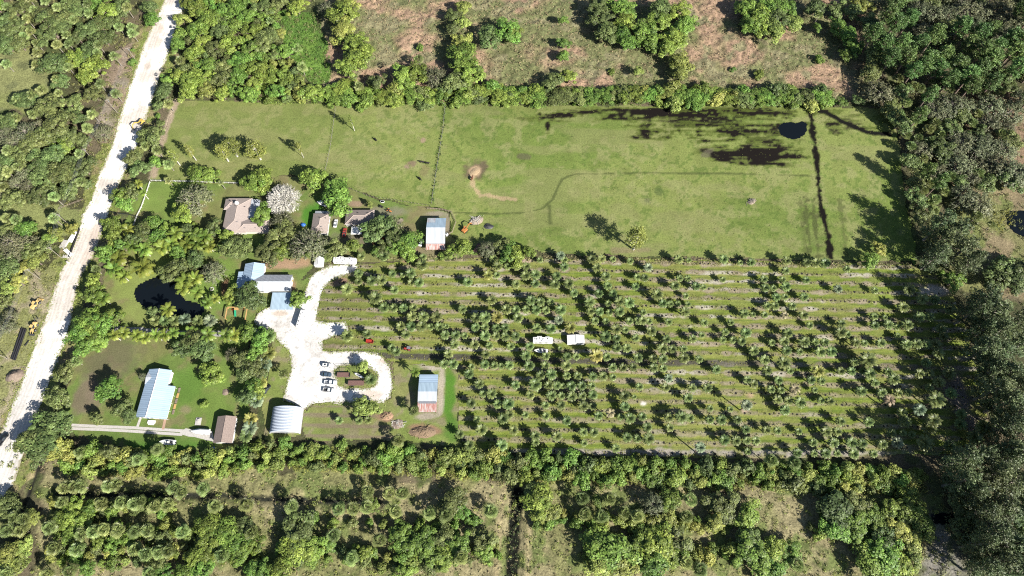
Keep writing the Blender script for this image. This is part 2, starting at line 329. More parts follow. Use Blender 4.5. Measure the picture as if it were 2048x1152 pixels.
POOL_BR = poly([(1858,1030),(1880,1022),(1925,1025),(1975,1019),(1994,1040),(1975,1060),(1925,1056),(1885,1053),(1862,1046)]); POOL_R = poly([(2008,425),(2035,416),(2100,426),(2124,470),(2060,482),(2028,468),(2012,448)])
def rough_col(x, y):
    wx, wy = warp(x, y, 5.0, 14.0, 3); n1 = fbm(x, y, 22, 4, 1); n2 = fbm(x, y, 7, 4, 2); n3 = fbm(x, y, 2.2, 3, 5)
    c = lerp(np.broadcast_to(K(.062, .062, .030), x.shape + (3,)), K(.12, .10, .062), sstep(.42, .62, n1))
    c = lerp(c, K(.06, .085, .025), sstep(.5, .68, n2) * .7)
    def mix(P, a, b, d, amount=1.0):
        nonlocal c
        m = inside(P, wx, wy).astype(float) * amount
        t = lerp(np.broadcast_to(a, x.shape + (3,)), b, sstep(.40, .60, n1)); t = lerp(t, d, sstep(.52, .66, n2))
        t = t * (0.75 + 0.5 * n3)[..., None]
        c = lerp(c, t, m)
    mix(Z_BRUSH, K(.135, .145, .062), K(.285, .195, .130), K(.185, .172, .095))
    mix(Z_BRIGHT, K(.09, .17, .03), K(.11, .19, .035), K(.08, .15, .03))
    mix(Z_SOUTH, K(.165, .165, .070), K(.225, .200, .108), K(.120, .145, .048))
    mix(Z_VERGE, K(.17, .19, .06), K(.15, .18, .05), K(.20, .17, .09))
    mix(Z_WESTGRASS, K(.19, .20, .08), K(.16, .18, .06), K(.13, .14, .06))
    mix(Z_SAND, K(.25, .225, .17), K(.22, .17, .12), K(.16, .15, .08))
    mix(Z_WESTFIELD, K(.17, .19, .07), K(.16, .18, .06), K(.20, .19, .09))
    mix(Z_WESTLOW, K(.18, .185, .075), K(.16, .17, .065), K(.25, .22, .14))
    mix(Z_RIGHT, K(.15, .155, .06), K(.19, .155, .09), K(.13, .15, .05))
    mix(Z_RIGHTTOP, K(.17, .12, .08), K(.20, .14, .09), K(.13, .11, .06))
    mix(Z_BR, K(.12, .12, .07), K(.20, .19, .17), K(.09, .10, .05), .9)
    d = near_line(CANAL_W, x, y); c = lerp(c, K(.008, .009, .006), sstep(4.2, 3.0, d + n3 * 1.5)); c = lerp(c, K(.32, .27, .15), sstep(2.4, 1.0, np.abs(d - 6.5) + n3) * .75)
    d = near_line(DITCH_W, x, y); c = lerp(c, K(.02, .022, .016), sstep(2.8, 1.4, d + n3 * 1.5))
    d = near_line(DITCH_R, x, y); c = lerp(c, K(.015, .015, .012), sstep(1.8, .9, d + n3))
    d = near_line(PATH_TAN, x, y); c = lerp(c, K(.34, .28, .20), sstep(3.0, 1.2, d + n3))
    return c
def rough_z(x, y):
    m = inside(Z_BRUSH, x, y) * 1.0 + inside(Z_SOUTH, x, y) * 0.55
    z = -0.12 + m * ((fbm(x, y, 2.2, 2, 8) - .5) * 1.7 + (fbm(x, y, 9, 2, 9) - .5) * .8)
    d = near_line(CANAL_W, x, y); z = z - 0.5 * sstep(5.5, 2.5, d)
    d = near_line(DITCH_W, x, y); z = z - 0.9 * sstep(3.2, 1.0, d)
    d = near_line(DITCH_R, x, y); z = z - 0.6 * sstep(2.0, .6, d)
    flat = inside(PASTURE, x, y) | inside(LAWN, x, y) | inside(PALMS, x, y) | inside(ROAD, x, y) | inside(BARNYARD, x, y)
    z = np.where(inside(POOL_BR, x, y) | inside(POOL_R, x, y), -.35, z)
    return np.where(flat, -0.25, z)
far = np.cumsum(20 * 1.35 ** np.arange(16))
gx = np.concatenate([-(345 + far)[::-1], rng(-345, 345, 1.0), 345 + far])
gy = np.concatenate([-(20 + far)[::-1], rng(-20, 375, 1.0), 375 + far])
M['rough'] = ground_mat('rough_ground', 1.1, .15, 1.0, grain=.5)
grid_mesh('ground', gx, gy, rough_z, None, rough_col, M['rough'])

# ---- pasture
WET = [(1430,224,190,9,.85),(1395,240,150,18,.78),(1290,227,170,10,.60),(1340,252,100,10,.55),(1515,307,85,20,1.0),(1470,262,140,20,.52),(1400,268,120,12,.36),(1560,228,80,5,.6),(1100,234,52,8,.60),(1095,255,5,16,.7),(1745,245,70,14,.30),(1670,262,14,26,.45),(1613,256,14,14,.5),(1570,236,14,5,.6)]
DITCH = poly([(1620,216),(1624,245),(1630,290),(1636,345),(1640,400),(1648,440),(1657,478),(1661,515)])
DITCH2 = poly([(1622,217),(1650,224),(1685,243),(1735,265),(1778,268)])
TRACK = poly([(905,425),(990,428),(1050,425),(1085,417),(1105,400),(1117,372),(1124,358),(1150,348),(1300,346),(1450,347),(1637,352)])
def pasture_col(x, y):
    n1 = fbm(x, y, 40, 4, 11); n2 = fbm(x, y, 6, 4, 12); n3 = fbm(x, y, 2.0, 3, 13); n4 = fbm(x * 0.16, y, 2.2, 4, 14)
    c = lerp(np.broadcast_to(K(.166, .198, .056), x.shape + (3,)), K(.122, .166, .038), sstep(.38, .62, n1))
    c = lerp(c, K(.205, .215, .085), sstep(.50, .66, n2) * .7); c = lerp(c, K(.070, .110, .022), sstep(.56, .68, n3) * .7); n5 = fbm(x * .3 + y * .12, y, 9, 3, 15); c = lerp(c, K(.190, .195, .078), sstep(.5, .66, n5) * .5); c = c * (.86 + .3 * fbm(x, y, 70, 3, 16))[..., None]
    c = c * (0.82 + .36 * n3)[..., None]
    west = sstep(WA(880, 300)[0] + 4, WA(560, 300)[0], x); c = lerp(c, K(.185, .19, .07), west * .35)
    def spot(px, py, rx, ry, col, s=1.0, ragged=.8):
        nonlocal c
        w = W(px, py); k = ppm(py); d = np.hypot((x - w.x) / (rx / k), (y - w.y) / (ry / (k * k * CAM_H / FPX)))
        c = lerp(c, col, sstep(1.1, .55, d + (n2 - .5) * ragged * 2 + (n3 - .5) * ragged) * s)
    for px, py, rx, ry, lvl in WET:
        w = W(px, py); k = ppm(py); d = np.hypot((x - w.x) / (rx / k), (y - w.y) / (ry / (k * k * CAM_H / FPX)))
        e_ = np.exp(-d * d * .9); g = e_ * lvl * 1.18 + ((n4 - .5) * 1.5 + (n2 - .5) * .9 + (n3 - .5) * .6) * sstep(.02, .3, e_)
        c = lerp(c, K(.006, .004, .003), sstep(.28, .72, g)); c = lerp(c, K(.075, .10, .018), sstep(.15, .40, g) * (g < .5) * .7)
    d = near_line(DITCH, x, y); c = lerp(c, K(.004, .003, .002), sstep(1.9, .9, d + (n3 - .5) * 2.6 + (n2 - .5) * 2))
    d = near_line(DITCH2, x, y); c = lerp(c, K(.004, .004, .003), sstep(2.0, 1.1, d + (n3 - .5) * 1.6))
    d = near_line(TRACK, x, y); c = lerp(c, K(.05, .065, .02), sstep(.75, .25, d + (n2 - .5) * 1.6) * .7)
    for px in (1100, 1097): c = lerp(c, K(.05, .065, .02), sstep(.9, .3, near_line(poly([(px, 412), (px + 2, 448)]), x, y) + (n2 - .5)) * .6)
    for px, q in ((1610, 1), (1625, 1), (1680, .7), (1600, .6)):
        d = near_line(poly([(px, 400), (px + 12, 510)]), x, y); c = lerp(c, K(.05, .06, .02), sstep(2.0, .8, d + (n3 - .45) * 5) * .75 * q)
    spot(953, 340, 26, 21, K(.10, .075, .05), .9, .5); spot(950, 342, 15, 13, K(.36, .26, .16), 1, .3); spot(945, 352, 7, 10, K(.36, .26, .16), 1, .3)
    d = near_line(poly([(944, 362), (950, 380), (962, 390), (978, 390), (1000, 396), (1030, 398)]), x, y); c = lerp(c, K(.34, .26, .15), sstep(1.5, .5, d + (n3 - .5) * 2.5) * .85)
    spot(825, 327, 15, 9, K(.17, .12, .085), .8, .9); spot(815, 334, 10, 6, K(.24, .17, .13), .8); spot(848, 340, 10, 14, K(.19, .16, .08), .6); spot(847, 280, 6, 5, K(.28, .2, .14), .8)
    spot(1318, 382, 9, 9, K(.07, .10, .03), .7); spot(1295, 400, 9, 9, K(.09, .10, .05), .6); spot(1415, 305, 12, 9, K(.10, .09, .06), .7, 1.2); spot(1260, 500, 50, 7, K(.19, .16, .09), .7)
    spot(1050, 313, 10, 5, K(.09, .08, .05), .7, 1.2)
    d = near_line(poly([(352, 206), (330, 262), (318, 300), (308, 350)]), x, y); c = lerp(c, K(.30, .24, .17), sstep(2.8, 1.0, d + (n3 - .5) * 2))
    return c
px0, px1, py0, py1 = PASTURE[:, 0].min(), PASTURE[:, 0].max(), PASTURE[:, 1].min(), PASTURE[:, 1].max()
M['pasture'] = ground_mat('pasture_grass', 1.3, .10, .5, grain=.30)
def pasture_keep(x, y):
    wx, wy = warp(x, y, 1.6, 6, 21); return inside(PASTURE, wx, wy)
grid_mesh('pasture', rng(px0 - 2, px1 + 2, .7), rng(py0 - 2, py1 + 2, .7), None, pasture_keep, pasture_col, M['pasture'], 0.0)

# ---- lawns round the houses
def lawn_col(x, y):
    n1 = fbm(x, y, 18, 4, 31); n2 = fbm(x, y, 5, 4, 32); n3 = fbm(x, y, 1.6, 3, 33)
    c = lerp(np.broadcast_to(K(.112, .162, .040), x.shape + (3,)), K(.145, .155, .055), sstep(.42, .62, n1)); c = lerp(c, K(.17, .14, .075), sstep(.57, .70, n2) * .6)
    c = c * (.8 + .4 * n3)[..., None]
    def spot(px, py, rx, ry, col, s=1.0):
        nonlocal c
        w = W(px, py); k = ppm(py); d = np.hypot((x - w.x) / (rx / k), (y - w.y) / (ry / k)); c = lerp(c, col, sstep(1.15, .5, d + (n2 - .5) * 1.2) * s)
    spot(320, 560, 120, 90, K(.175, .215, .058), .95); spot(430, 580, 60, 80, K(.125, .195, .040), .9); spot(340, 400, 90, 50, K(.14, .20, .045), .8); spot(420, 790, 90, 80, K(.115, .175, .036), .75); spot(625, 430, 26, 30, K(.06, .16, .02)); spot(360, 770, 60, 40, K(.075, .15, .025), .7); spot(330, 890, 90, 14, K(.06, .14, .02), .9)
    spot(225, 720, 60, 60, K(.115, .10, .06), .8); spot(170, 790, 25, 40, K(.15, .115, .085), .8); spot(190, 800, 20, 30, K(.16, .13, .09), .6)
    spot(575, 528, 60, 12, K(.30, .20, .13), .95); spot(600, 522, 30, 10, K(.30, .2, .12), .8); spot(372, 820, 14, 10, K(.2, .16, .10), .7)
    spot(448, 575, 8, 24, K(.14, .07, .045), .9); spot(585, 575, 8, 20, K(.22, .13, .09), .8)
    spot(720, 480, 70, 22, K(.14, .12, .085), .8); spot(770, 425, 60, 12, K(.18, .16, .12), .7); spot(790, 462, 40, 20, K(.13, .11, .08), .8); spot(820, 500, 40, 14, K(.2, .14, .1), .6); spot(710, 408, 20, 8, K(.26, .18, .13), .8)
    spot(895, 450, 18, 22, K(.20, .17, .12), .9); spot(870, 428, 30, 9, K(.22, .19, .14), .9); spot(668, 430, 10, 34, K(.17, .14, .09), .6)
    spot(870, 505, 60, 14, K(.19, .16, .10), .7); spot(560, 450, 40, 40, K(.07, .10, .03), .5)
    spot(310, 870, 170, 20, K(.085, .14, .03), .6); spot(495, 860, 30, 30, K(.13, .11, .08), .7)
    return c
M['lawn'] = ground_mat('lawn_grass', 1.6, .10, .4, grain=.26)
lx0, lx1, ly0, ly1 = LAWN[:, 0].min(), LAWN[:, 0].max(), LAWN[:, 1].min(), LAWN[:, 1].max()
POND = [(268,585),(274,572),(290,562),(312,553),(332,553),(350,560),(360,575),(362,590),(372,600),(395,606),(408,612),(410,622),(400,632),(385,636),(350,632),(330,628),(305,622),(285,612),(272,600)]
POND2 = [(388,545),(400,534),(412,530),(416,545),(410,562),(398,558),(388,552)]
POND_W, POND2_W = poly(POND), poly(POND2)
def lawn_keep(x, y):
    wx, wy = warp(x, y, 1.4, 6, 22); return inside(LAWN, wx, wy) & ~inside(POND_W, x, y) & ~inside(POND2_W, x, y)
grid_mesh('lawn', rng(lx0 - 2, lx1 + 2, .8), rng(ly0 - 2, ly1 + 2, .8), None, lawn_keep, lawn_col, M['lawn'], -0.03)
def yard_col(x, y):
    n1 = fbm(x, y, 16, 4, 41); n2 = fbm(x, y, 5, 4, 42); n3 = fbm(x, y, 1.6, 3, 43)
    c = lerp(np.broadcast_to(K(.145, .185, .048), x.shape + (3,)), K(.175, .185, .065), sstep(.42, .62, n1)); c = lerp(c, K(.20, .17, .11), sstep(.57, .70, n2) * .7)
    c = c * (.8 + .4 * n3)[..., None]
    def spot(px, py, rx, ry, col, s=1.0):
        nonlocal c
        w = W(px, py); k = ppm(py); d = np.hypot((x - w.x) / (rx / k), (y - w.y) / (ry / k)); c = lerp(c, col, sstep(1.15, .5, d + (n2 - .5) * 1.2) * s)
    spot(900, 790, 13, 70, K(.07, .16, .02)); spot(905, 860, 18, 26, K(.075, .15, .025), .8); spot(882, 780, 7, 60, K(.33, .29, .23), .9); spot(860, 730, 28, 12, K(.34, .30, .25), .9); spot(855, 832, 26, 9, K(.30, .26, .21), .9)
    for k in range(5):
        d = np.abs(row_pos(x, y) - np.round(row_pos(x, y))); m = inside(poly([(606, 812), (760, 812), (790, 880), (606, 880)]), x, y)
        if k == 0: c = lerp(c, K(.17, .135, .095), sstep(.26, .12, d + (n2 - .5) * .2) * m * .8)
    spot(770, 835, 22, 10, K(.24, .15, .1), .9); spot(850, 860, 34, 14, K(.22, .13, .09), .9); spot(700, 855, 60, 18, K(.13, .10, .065), .35)
    return c
M['yard'] = ground_mat('yard_grass', 1.6, .10, .4, grain=.3)
for nm, PP, seed in (('grass', BARNYARD, 1), ('grass', SIDEYARD, 2)):
    grid_mesh('lawn', rng(PP[:, 0].min() - 2, PP[:, 0].max() + 2, .7), rng(PP[:, 1].min() - 2, PP[:, 1].max() + 2, .7), None, lambda x, y, PP=PP: inside(PP, *warp(x, y, 1.0, 5, 23)), yard_col, M['yard'], -0.01)

# ---- ponds: banks that dip below the lawn, dark water in them
def flat_poly(name, pts, z, mat, seed=0, rough=0.5, sub=6):
    P = np.array(pts); out = []
    rn = random.Random(seed)
    for a, b in zip(P, np.roll(P, -1, 0)):
        for t in range(sub):
            q = a + (b - a) * t / sub; out.append((q[0] + rn.uniform(-rough, rough), q[1] + rn.uniform(-rough, rough), z))
    mb = MB(); mb.add(out, [tuple(range(len(out)))])
    o = mb.build(name, mat); bm = bmesh.new(); bm.from_mesh(o.data); bmesh.ops.triangulate(bm, faces=bm.faces); bm.to_mesh(o.data); bm.free()
    return tag(o, kind='structure')
def grow(P, d):
    c = P.mean(0); v = P - c; return c + v * (1 + d / np.maximum(np.hypot(v[:, 0], v[:, 1]), 1e-6))[:, None]
tag(flat_poly('pond', grow(POND_W, .8), -0.10, M['water'], 1, .15), 'dark pond curving through the palm garden')
tag(flat_poly('pond', grow(POND2_W, .8), -0.10, M['water'], 2, .15), 'small dark pond behind the white-roofed house')
PUDDLE = poly([(1556,256),(1562,247),(1575,244),(1590,246),(1604,243),(1613,248),(1614,258),(1610,268),(1600,276),(1588,279),(1574,276),(1562,270)])
tag(flat_poly('pond', PUDDLE, 0.012, M['water'], 3, .35), 'round black waterhole in the wet end of the pasture')
tag(flat_poly('pond', poly([(2012,425),(2035,420),(2100,430),(2120,470),(2060,478),(2030,465),(2016,448)]), -0.15, M['water'], 4, .4), 'dark pond at the right edge behind reeds')
tag(flat_poly('pond', poly([(1862,1030),(1880,1025),(1925,1028),(1975,1022),(1990,1040),(1975,1056),(1925,1052),(1885,1050),(1866,1044)]), -0.15, M['water'], 5, .4), 'murky pool in the shade of the tall pines')

# ---- white shell road and drive
ROAD_LW, ROAD_RW = poly(ROAD_L), poly(ROAD_R)
def road_col(x, y):
    n1 = fbm(x, y, 16, 4, 51); n2 = fbm(x, y, 4, 4, 52); n3 = fbm(x, y, 1.2, 3, 53)
    c = lerp(np.broadcast_to(K(.62, .60, .56), x.shape + (3,)), K(.47, .43, .38), sstep(.48, .66, n1)); c = lerp(c, K(.36, .32, .28), sstep(.62, .74, n2) * .55)
    for px, py, rx, ry in ((315, 85, 9, 22), (296, 130, 8, 16), (190, 470, 14, 40), (175, 520, 14, 30), (322, 60, 8, 14)):
        w = W(px, py); k = ppm(py); d = np.hypot((x - w.x) / (rx / k), (y - w.y) / (ry / k)); c = lerp(c, K(.42, .35, .29), sstep(1.2, .4, d + (n2 - .5)) * .8)
    south = sstep(W(100, 640).y, W(100, 800).y, y); c = lerp(c, K(.44, .42, .39), south * .8)
    mid = (poly(ROAD_L[1:26]) + poly([ROAD_R[min(len(ROAD_R) - 1, int(i * 1.2) + 1)] for i in range(25)])) / 2
    d = near_line(mid, x, y)
    for off in (1.4, 3.0, 4.6): c = c * (1 - .17 * sstep(.7, .2, np.abs(d - off) + (n2 - .5) * .8))[..., None]
    e_ = np.minimum(near_line(ROAD_LW, x, y), near_line(ROAD_RW, x, y)); c = lerp(c, K(.24, .215, .14), sstep(1.2, .1, e_ + (n2 - .5) * 1.8 + (n3 - .5) * 1.5) * .8)
    return c * (.88 + .24 * n3)[..., None]
M['road'] = ground_mat('shell_road', 1.2, .07, .35, grain=.16)
def road_keep(x, y):
    wx, wy = warp(x, y, .9, 2.5, 24); return inside(ROAD, wx, wy)
grid_mesh('road', rng(ROAD[:, 0].min(), ROAD[:, 0].max(), .5), rng(max(-20, ROAD[:, 1].min()), min(400, ROAD[:, 1].max()), .5), None, road_keep, road_col, M['road'], 0.02, .98)
def drive_col(x, y):
    n1 = fbm(x, y, 9, 4, 61); n2 = fbm(x, y, 3, 4, 62); n3 = fbm(x, y, 1.0, 3, 63)
    c = lerp(np.broadcast_to(K(.64, .63, .61), x.shape + (3,)), K(.50, .48, .45), sstep(.48, .66, n1)); c = lerp(c, K(.34, .32, .29), sstep(.60, .72, n2) * .6); c = lerp(c, K(.22, .21, .19), sstep(.66, .76, n3) * .6)
    for px, py, rx, ry in ((560, 627, 26, 6), (770, 720, 20, 8), (740, 790, 30, 12)):
        w = W(px, py); k = ppm(py); d = np.hypot((x - w.x) / (rx / k), (y - w.y) / (ry / k)); c = lerp(c, K(.40, .32, .25), sstep(1.2, .4, d + (n2 - .5)) * .7)
    e_ = np.minimum(near_line(np.vstack([DRIVE, DRIVE[:1]]), x, y), near_line(np.vstack([ISLAND, ISLAND[:1]]), x, y)); c = lerp(c, K(.22, .20, .13), sstep(.9, .1, e_ + (n2 - .5) * 1.6 + (n3 - .5) * 1.4) * .8)
    return c * (.86 + .28 * n3)[..., None]
def drive_keep(x, y):
    wx, wy = warp(x, y, .9, 2.5, 25); return inside(DRIVE, wx, wy) & ~inside(ISLAND, wx, wy)
o = grid_mesh('driveway', rng(DRIVE[:, 0].min(), DRIVE[:, 0].max(), .4), rng(DRIVE[:, 1].min(), DRIVE[:, 1].max(), .4), None, drive_keep, drive_col, M['road'], 0.04, .86)
grid_mesh('grass_island', rng(ISLAND[:, 0].min() - 1, ISLAND[:, 0].max() + 1, .6), rng(ISLAND[:, 1].min() - 1, ISLAND[:, 1].max() + 1, .6), None, lambda x, y: inside(ISLAND, *warp(x, y, .9, 4, 25)), yard_col, M['yard'], 0.03)
# the shaded lane from the road to the drive, and the concrete wheel tracks of the corner house
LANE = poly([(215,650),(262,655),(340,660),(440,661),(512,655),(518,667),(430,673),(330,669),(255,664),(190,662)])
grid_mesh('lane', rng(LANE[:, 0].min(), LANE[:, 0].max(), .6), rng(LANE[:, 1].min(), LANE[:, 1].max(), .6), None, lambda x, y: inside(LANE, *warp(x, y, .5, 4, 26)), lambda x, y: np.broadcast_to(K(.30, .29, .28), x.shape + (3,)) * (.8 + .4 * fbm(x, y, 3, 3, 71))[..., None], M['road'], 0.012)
def strip(name, pts, w, z, mat, lab=None):
    P = poly(pts); mb = MB(); L = []; Rr = []
    for i in range(len(P)):
        t = P[min(i + 1, len(P) - 1)] - P[max(i - 1, 0)]; n = np.array([-t[1], t[0]]) / np.hypot(*t)
        L.append((*(P[i] + n * w / 2), z)); Rr.append((*(P[i] - n * w / 2), z))
    n = len(P); mb.add(L + Rr, [(i, i + 1, n + i + 1, n + i) for i in range(n - 1)])
    return tag(mb.build(name, mat), lab, kind='structure')
strip('path', [(143, 850), (200, 853), (260, 855), (320, 859), (372, 862)], 1.3, 0.012, M['concrete'], 'upper concrete wheel track of the corner house')
strip('path', [(143, 857), (200, 859), (260, 862), (320, 866), (365, 869)], 1.3, 0.012, M['concrete'], 'lower concrete wheel track of the corner house')
strip('path', [(281, 836), (274, 856)], 1.2, 0.016, M['concrete'], 'short grey path from the metal-roofed house')
strip('path', [(331, 836), (326, 859)], 1.2, 0.016, plain('brick_path', (.36, .24, .17), .9), 'short tan path from the metal-roofed house')
flat_poly('parking_pad', poly([(360, 862), (372, 857), (425, 862), (428, 884), (395, 876), (360, 869)]), 0.014, M['concrete'], 8, .2)

# ---- palm plantation: strips of mown grass between strips of mulch
TRACK_P = poly([(740, 707), (790, 714), (900, 714), (1000, 717), (1100, 721), (1300, 725), (1520, 727), (1700, 732), (1905, 738)])
def palm_col(x, y):
    n1 = fbm(x, y, 26, 4, 81); n2 = fbm(x, y, 4, 4, 82); n3 = fbm(x, y, 1.3, 3, 83); ns = fbm(x * .25, y, 1.6, 3, 84)
    d = np.abs(row_pos(x, y) - np.round(row_pos(x, y)))
    g = lerp(np.broadcast_to(K(.150, .195, .032), x.shape + (3,)), K(.185, .205, .048), sstep(.40, .62, n1)); g = lerp(g, K(.07, .115, .022), sstep(.05, .02, np.abs(d - .40)) * .7); g = lerp(g, K(.175, .185, .06), sstep(.52, .68, n2) * .5)
    mu = lerp(np.broadcast_to(K(.25, .205, .155), x.shape + (3,)), K(.15, .145, .070), sstep(.42, .62, n2)); mu = lerp(mu, K(.40, .37, .32), sstep(.55, .70, fbm(x * .5, y, 6, 4, 85)) * .8)
    west = sstep(W(800, 600).x, W(660, 600).x, x); mu = lerp(mu, K(.17, .13, .095), west * .7); g = lerp(g, K(.10, .11, .035), west * .6)
    south = sstep(W(1200, 740).y, W(1200, 800).y, y); mu = lerp(mu, K(.20, .185, .10), south * .55)
    c = lerp(g, mu, sstep(.27, .13, d + (n2 - .5) * .42 + (ns - .5) * .35) * .86); c = c * (1 - .22 * sstep(.05, .01, np.abs(d - .30) + (n2 - .5) * .08))[..., None]
    d = near_line(TRACK_P, x, y); fade = sstep(W(1620, 700).x, W(1350, 700).x, x) * .6 + .4; c = lerp(c, K(.070, .066, .050), sstep(2.0, .8, d + (n2 - .5) * 2.4) * fade)
    for px, py, rx, ry, col in ((1880, 580, 40, 10, K(.42, .38, .34)), (1915, 790, 30, 90, K(.17, .14, .13)), (1310, 905, 250, 8, K(.30, .27, .24)), (1640, 906, 200, 7, K(.30, .27, .24)), (1287, 807, 7, 5, K(.55, .52, .48)), (1488, 822, 9, 6, K(.36, .27, .21)), (1500, 790, 14, 8, K(.28, .2, .13)), (820, 520, 25, 8, K(.27, .17, .12)), (1055, 522, 14, 8, K(.38, .29, .23)), (680, 560, 22, 9, K(.22, .14, .1))):
        w = W(px, py); k = ppm(py); q = np.hypot((x - w.x) / (rx / k), (y - w.y) / (ry / k)); c = lerp(c, col, sstep(1.2, .4, q + (n2 - .5) * 1.4) * .9)
    return c * (.8 + .4 * n3)[..., None]
def palm_z(x, y):
    d = np.abs(row_pos(x, y) - np.round(row_pos(x, y))); return 0.14 * sstep(.36, .1, d) + (fbm(x, y, 1.4, 2, 86) - .5) * .12
M['palmfield'] = ground_mat('plantation_ground', 1.5, .08, .6, grain=.3)
grid_mesh('palm_field', rng(PALMS[:, 0].min() - 2, PALMS[:, 0].max() + 2, .6), rng(PALMS[:, 1].min() - 2, PALMS[:, 1].max() + 2, .6), palm_z, lambda x, y: inside(PALMS, *warp(x, y, 1.0, 5, 27)), palm_col, M['palmfield'], -0.03)
# ================================================================== plants: a few meshes of each kind, placed many times
def leaf_mesh(name, c, n, s, tint, asp=1.0, axis=None, mat=None):
    """small leaf faces: centre c, normal n, half-size s; tint = (hue mix, brightness)"""
    N = len(c); r = np.random.default_rng(N + 3)
    n = n / np.maximum(np.linalg.norm(n, axis=1, keepdims=True), 1e-6)
    a = r.normal(size=(N, 3)) if axis is None else axis
    t = np.cross(n, a); t /= np.maximum(np.linalg.norm(t, axis=1, keepdims=True), 1e-6); b = np.cross(n, t)
    s = np.asarray(s).reshape(-1, 1) * np.ones((N, 1))
    v = np.stack([c - t * s - b * s * asp * .55, c + t * s * .5 - b * s * asp, c + t * s + b * s * asp * .6, c - t * s * .45 + b * s * asp], 1).reshape(-1, 3)
    me = bpy.data.meshes.new(name); me.from_pydata(v.tolist(), [], np.arange(4 * N).reshape(N, 4).tolist()); me.update()
    at = me.attributes.new('tint', 'FLOAT_COLOR', 'POINT')
    col = np.ones((4 * N, 4)); col[:, 0] = np.repeat(tint[:, 0], 4); col[:, 1] = np.repeat(tint[:, 1], 4); col[:, 2] = 0
    at.data.foreach_set('color', col.ravel())
    if mat: me.materials.append(mat)
    return me
def set_tint(me, t0=0.5, t1=1.0, jitter=.3, seed=0, per=None):
    r = np.random.default_rng(seed); n = len(me.vertices); at = me.attributes.new('tint', 'FLOAT_COLOR', 'POINT')
    col = np.ones((n, 4)); k = per if per is not None else r.random(n)
    col[:, 0] = np.clip(t0 + (k - .5) * jitter * 2, 0, 1); col[:, 1] = t1 + (r.random(n) - .5) * .2; at.data.foreach_set('color', col.ravel())
def unit(r, n):
    d = r.normal(size=(n, 3)); return d / np.linalg.norm(d, axis=1, keepdims=True)

def broad(seed, mat, bark, K_=26, N=3800, zc=1.28, rz=.82, leaf=.060, low=-.45, sparse=0.0):
    """round-headed tree: leaf clumps over a dome, limbs that reach into them. Crown radius 1, height about 2.1"""
    r = np.random.default_rng(seed); cl = []
    while len(cl) < K_:
        d = unit(r, 1)[0]
        if d[2] < low: continue
        rad = r.uniform(.42, .90) * (1 + .26 * math.sin((2 + seed % 3) * math.atan2(d[1], d[0]) + seed)); cl.append((d * rad * np.array([1, 1, rz]) + [0, 0, zc], r.uniform(.13, .36), r.uniform(0, 1), r.uniform(.68, 1.22)))
    c = []; n = []; t = []
    for k in range(N):
        p, q, h, b = cl[r.integers(len(cl))]
        d = unit(r, 1)[0]; 
        if d[2] < -.2 and r.random() < .7: d[2] *= -1
        x = p + d * q * r.uniform(.65, 1.08) * np.array([1, 1, .8]); c.append(x)
        out = x - np.array([0, 0, zc - .4]); n.append(d * .85 + out * .35 + np.array([0, 0, .30]) + r.normal(size=3) * .48)
        t.append((np.clip(h * .55 + r.random() * .45, 0, 1), b * r.uniform(.55, 1.45)))
    c = np.array(c); n = np.array(n); t = np.array(t)
    crown = leaf_mesh('crown', c, n, r.uniform(.6, 1.15, len(c)) * leaf, t, .8, None, mat)
    mb = MB(); mb.tube((0, 0, 0), (0, 0, zc * .45), .085, .06, 6); mb.tube((0, 0, zc * .45), (.03, .02, zc), .06, .03, 5)
    for p, q, h, b in cl[::2]: mb.tube((0, 0, zc * r.uniform(.38, .6)), p, .032, .010, 4, False)
    trunk = mb.mesh('trunk'); trunk.materials.append(bark)
    return trunk, crown
def bush(seed, mat, N=2600, K_=28, leaf=.062):
    """shrub that is leafy down to the ground: radius 1, height about 1.25"""
    r = np.random.default_rng(seed); cl = []
    for k in range(K_):
        a = r.uniform(0, 6.283); rr = r.uniform(0, .72); z = (1 - rr ** 2) * r.uniform(.35, .8)
        cl.append((np.array([math.cos(a) * rr, math.sin(a) * rr, z + .12]), r.uniform(.14, .34), r.random(), r.uniform(.68, 1.22)))
    c = []; n = []; t = []
    for k in range(N):
        p, q, h, b = cl[r.integers(K_)]; d = unit(r, 1)[0]; x = p + d * q * r.uniform(.6, 1.1)
        if x[2] < .03: x[2] = abs(x[2]) + .03
        c.append(x); n.append(d * .8 + x * .3 + [0, 0, .35] + r.normal(size=3) * .48); t.append((np.clip(h * .5 + r.random() * .5, 0, 1), b * r.uniform(.8, 1.2)))
    return leaf_mesh('bush', np.array(c), np.array(n), r.uniform(.6, 1.2, N) * leaf, np.array(t), .8, None, mat)
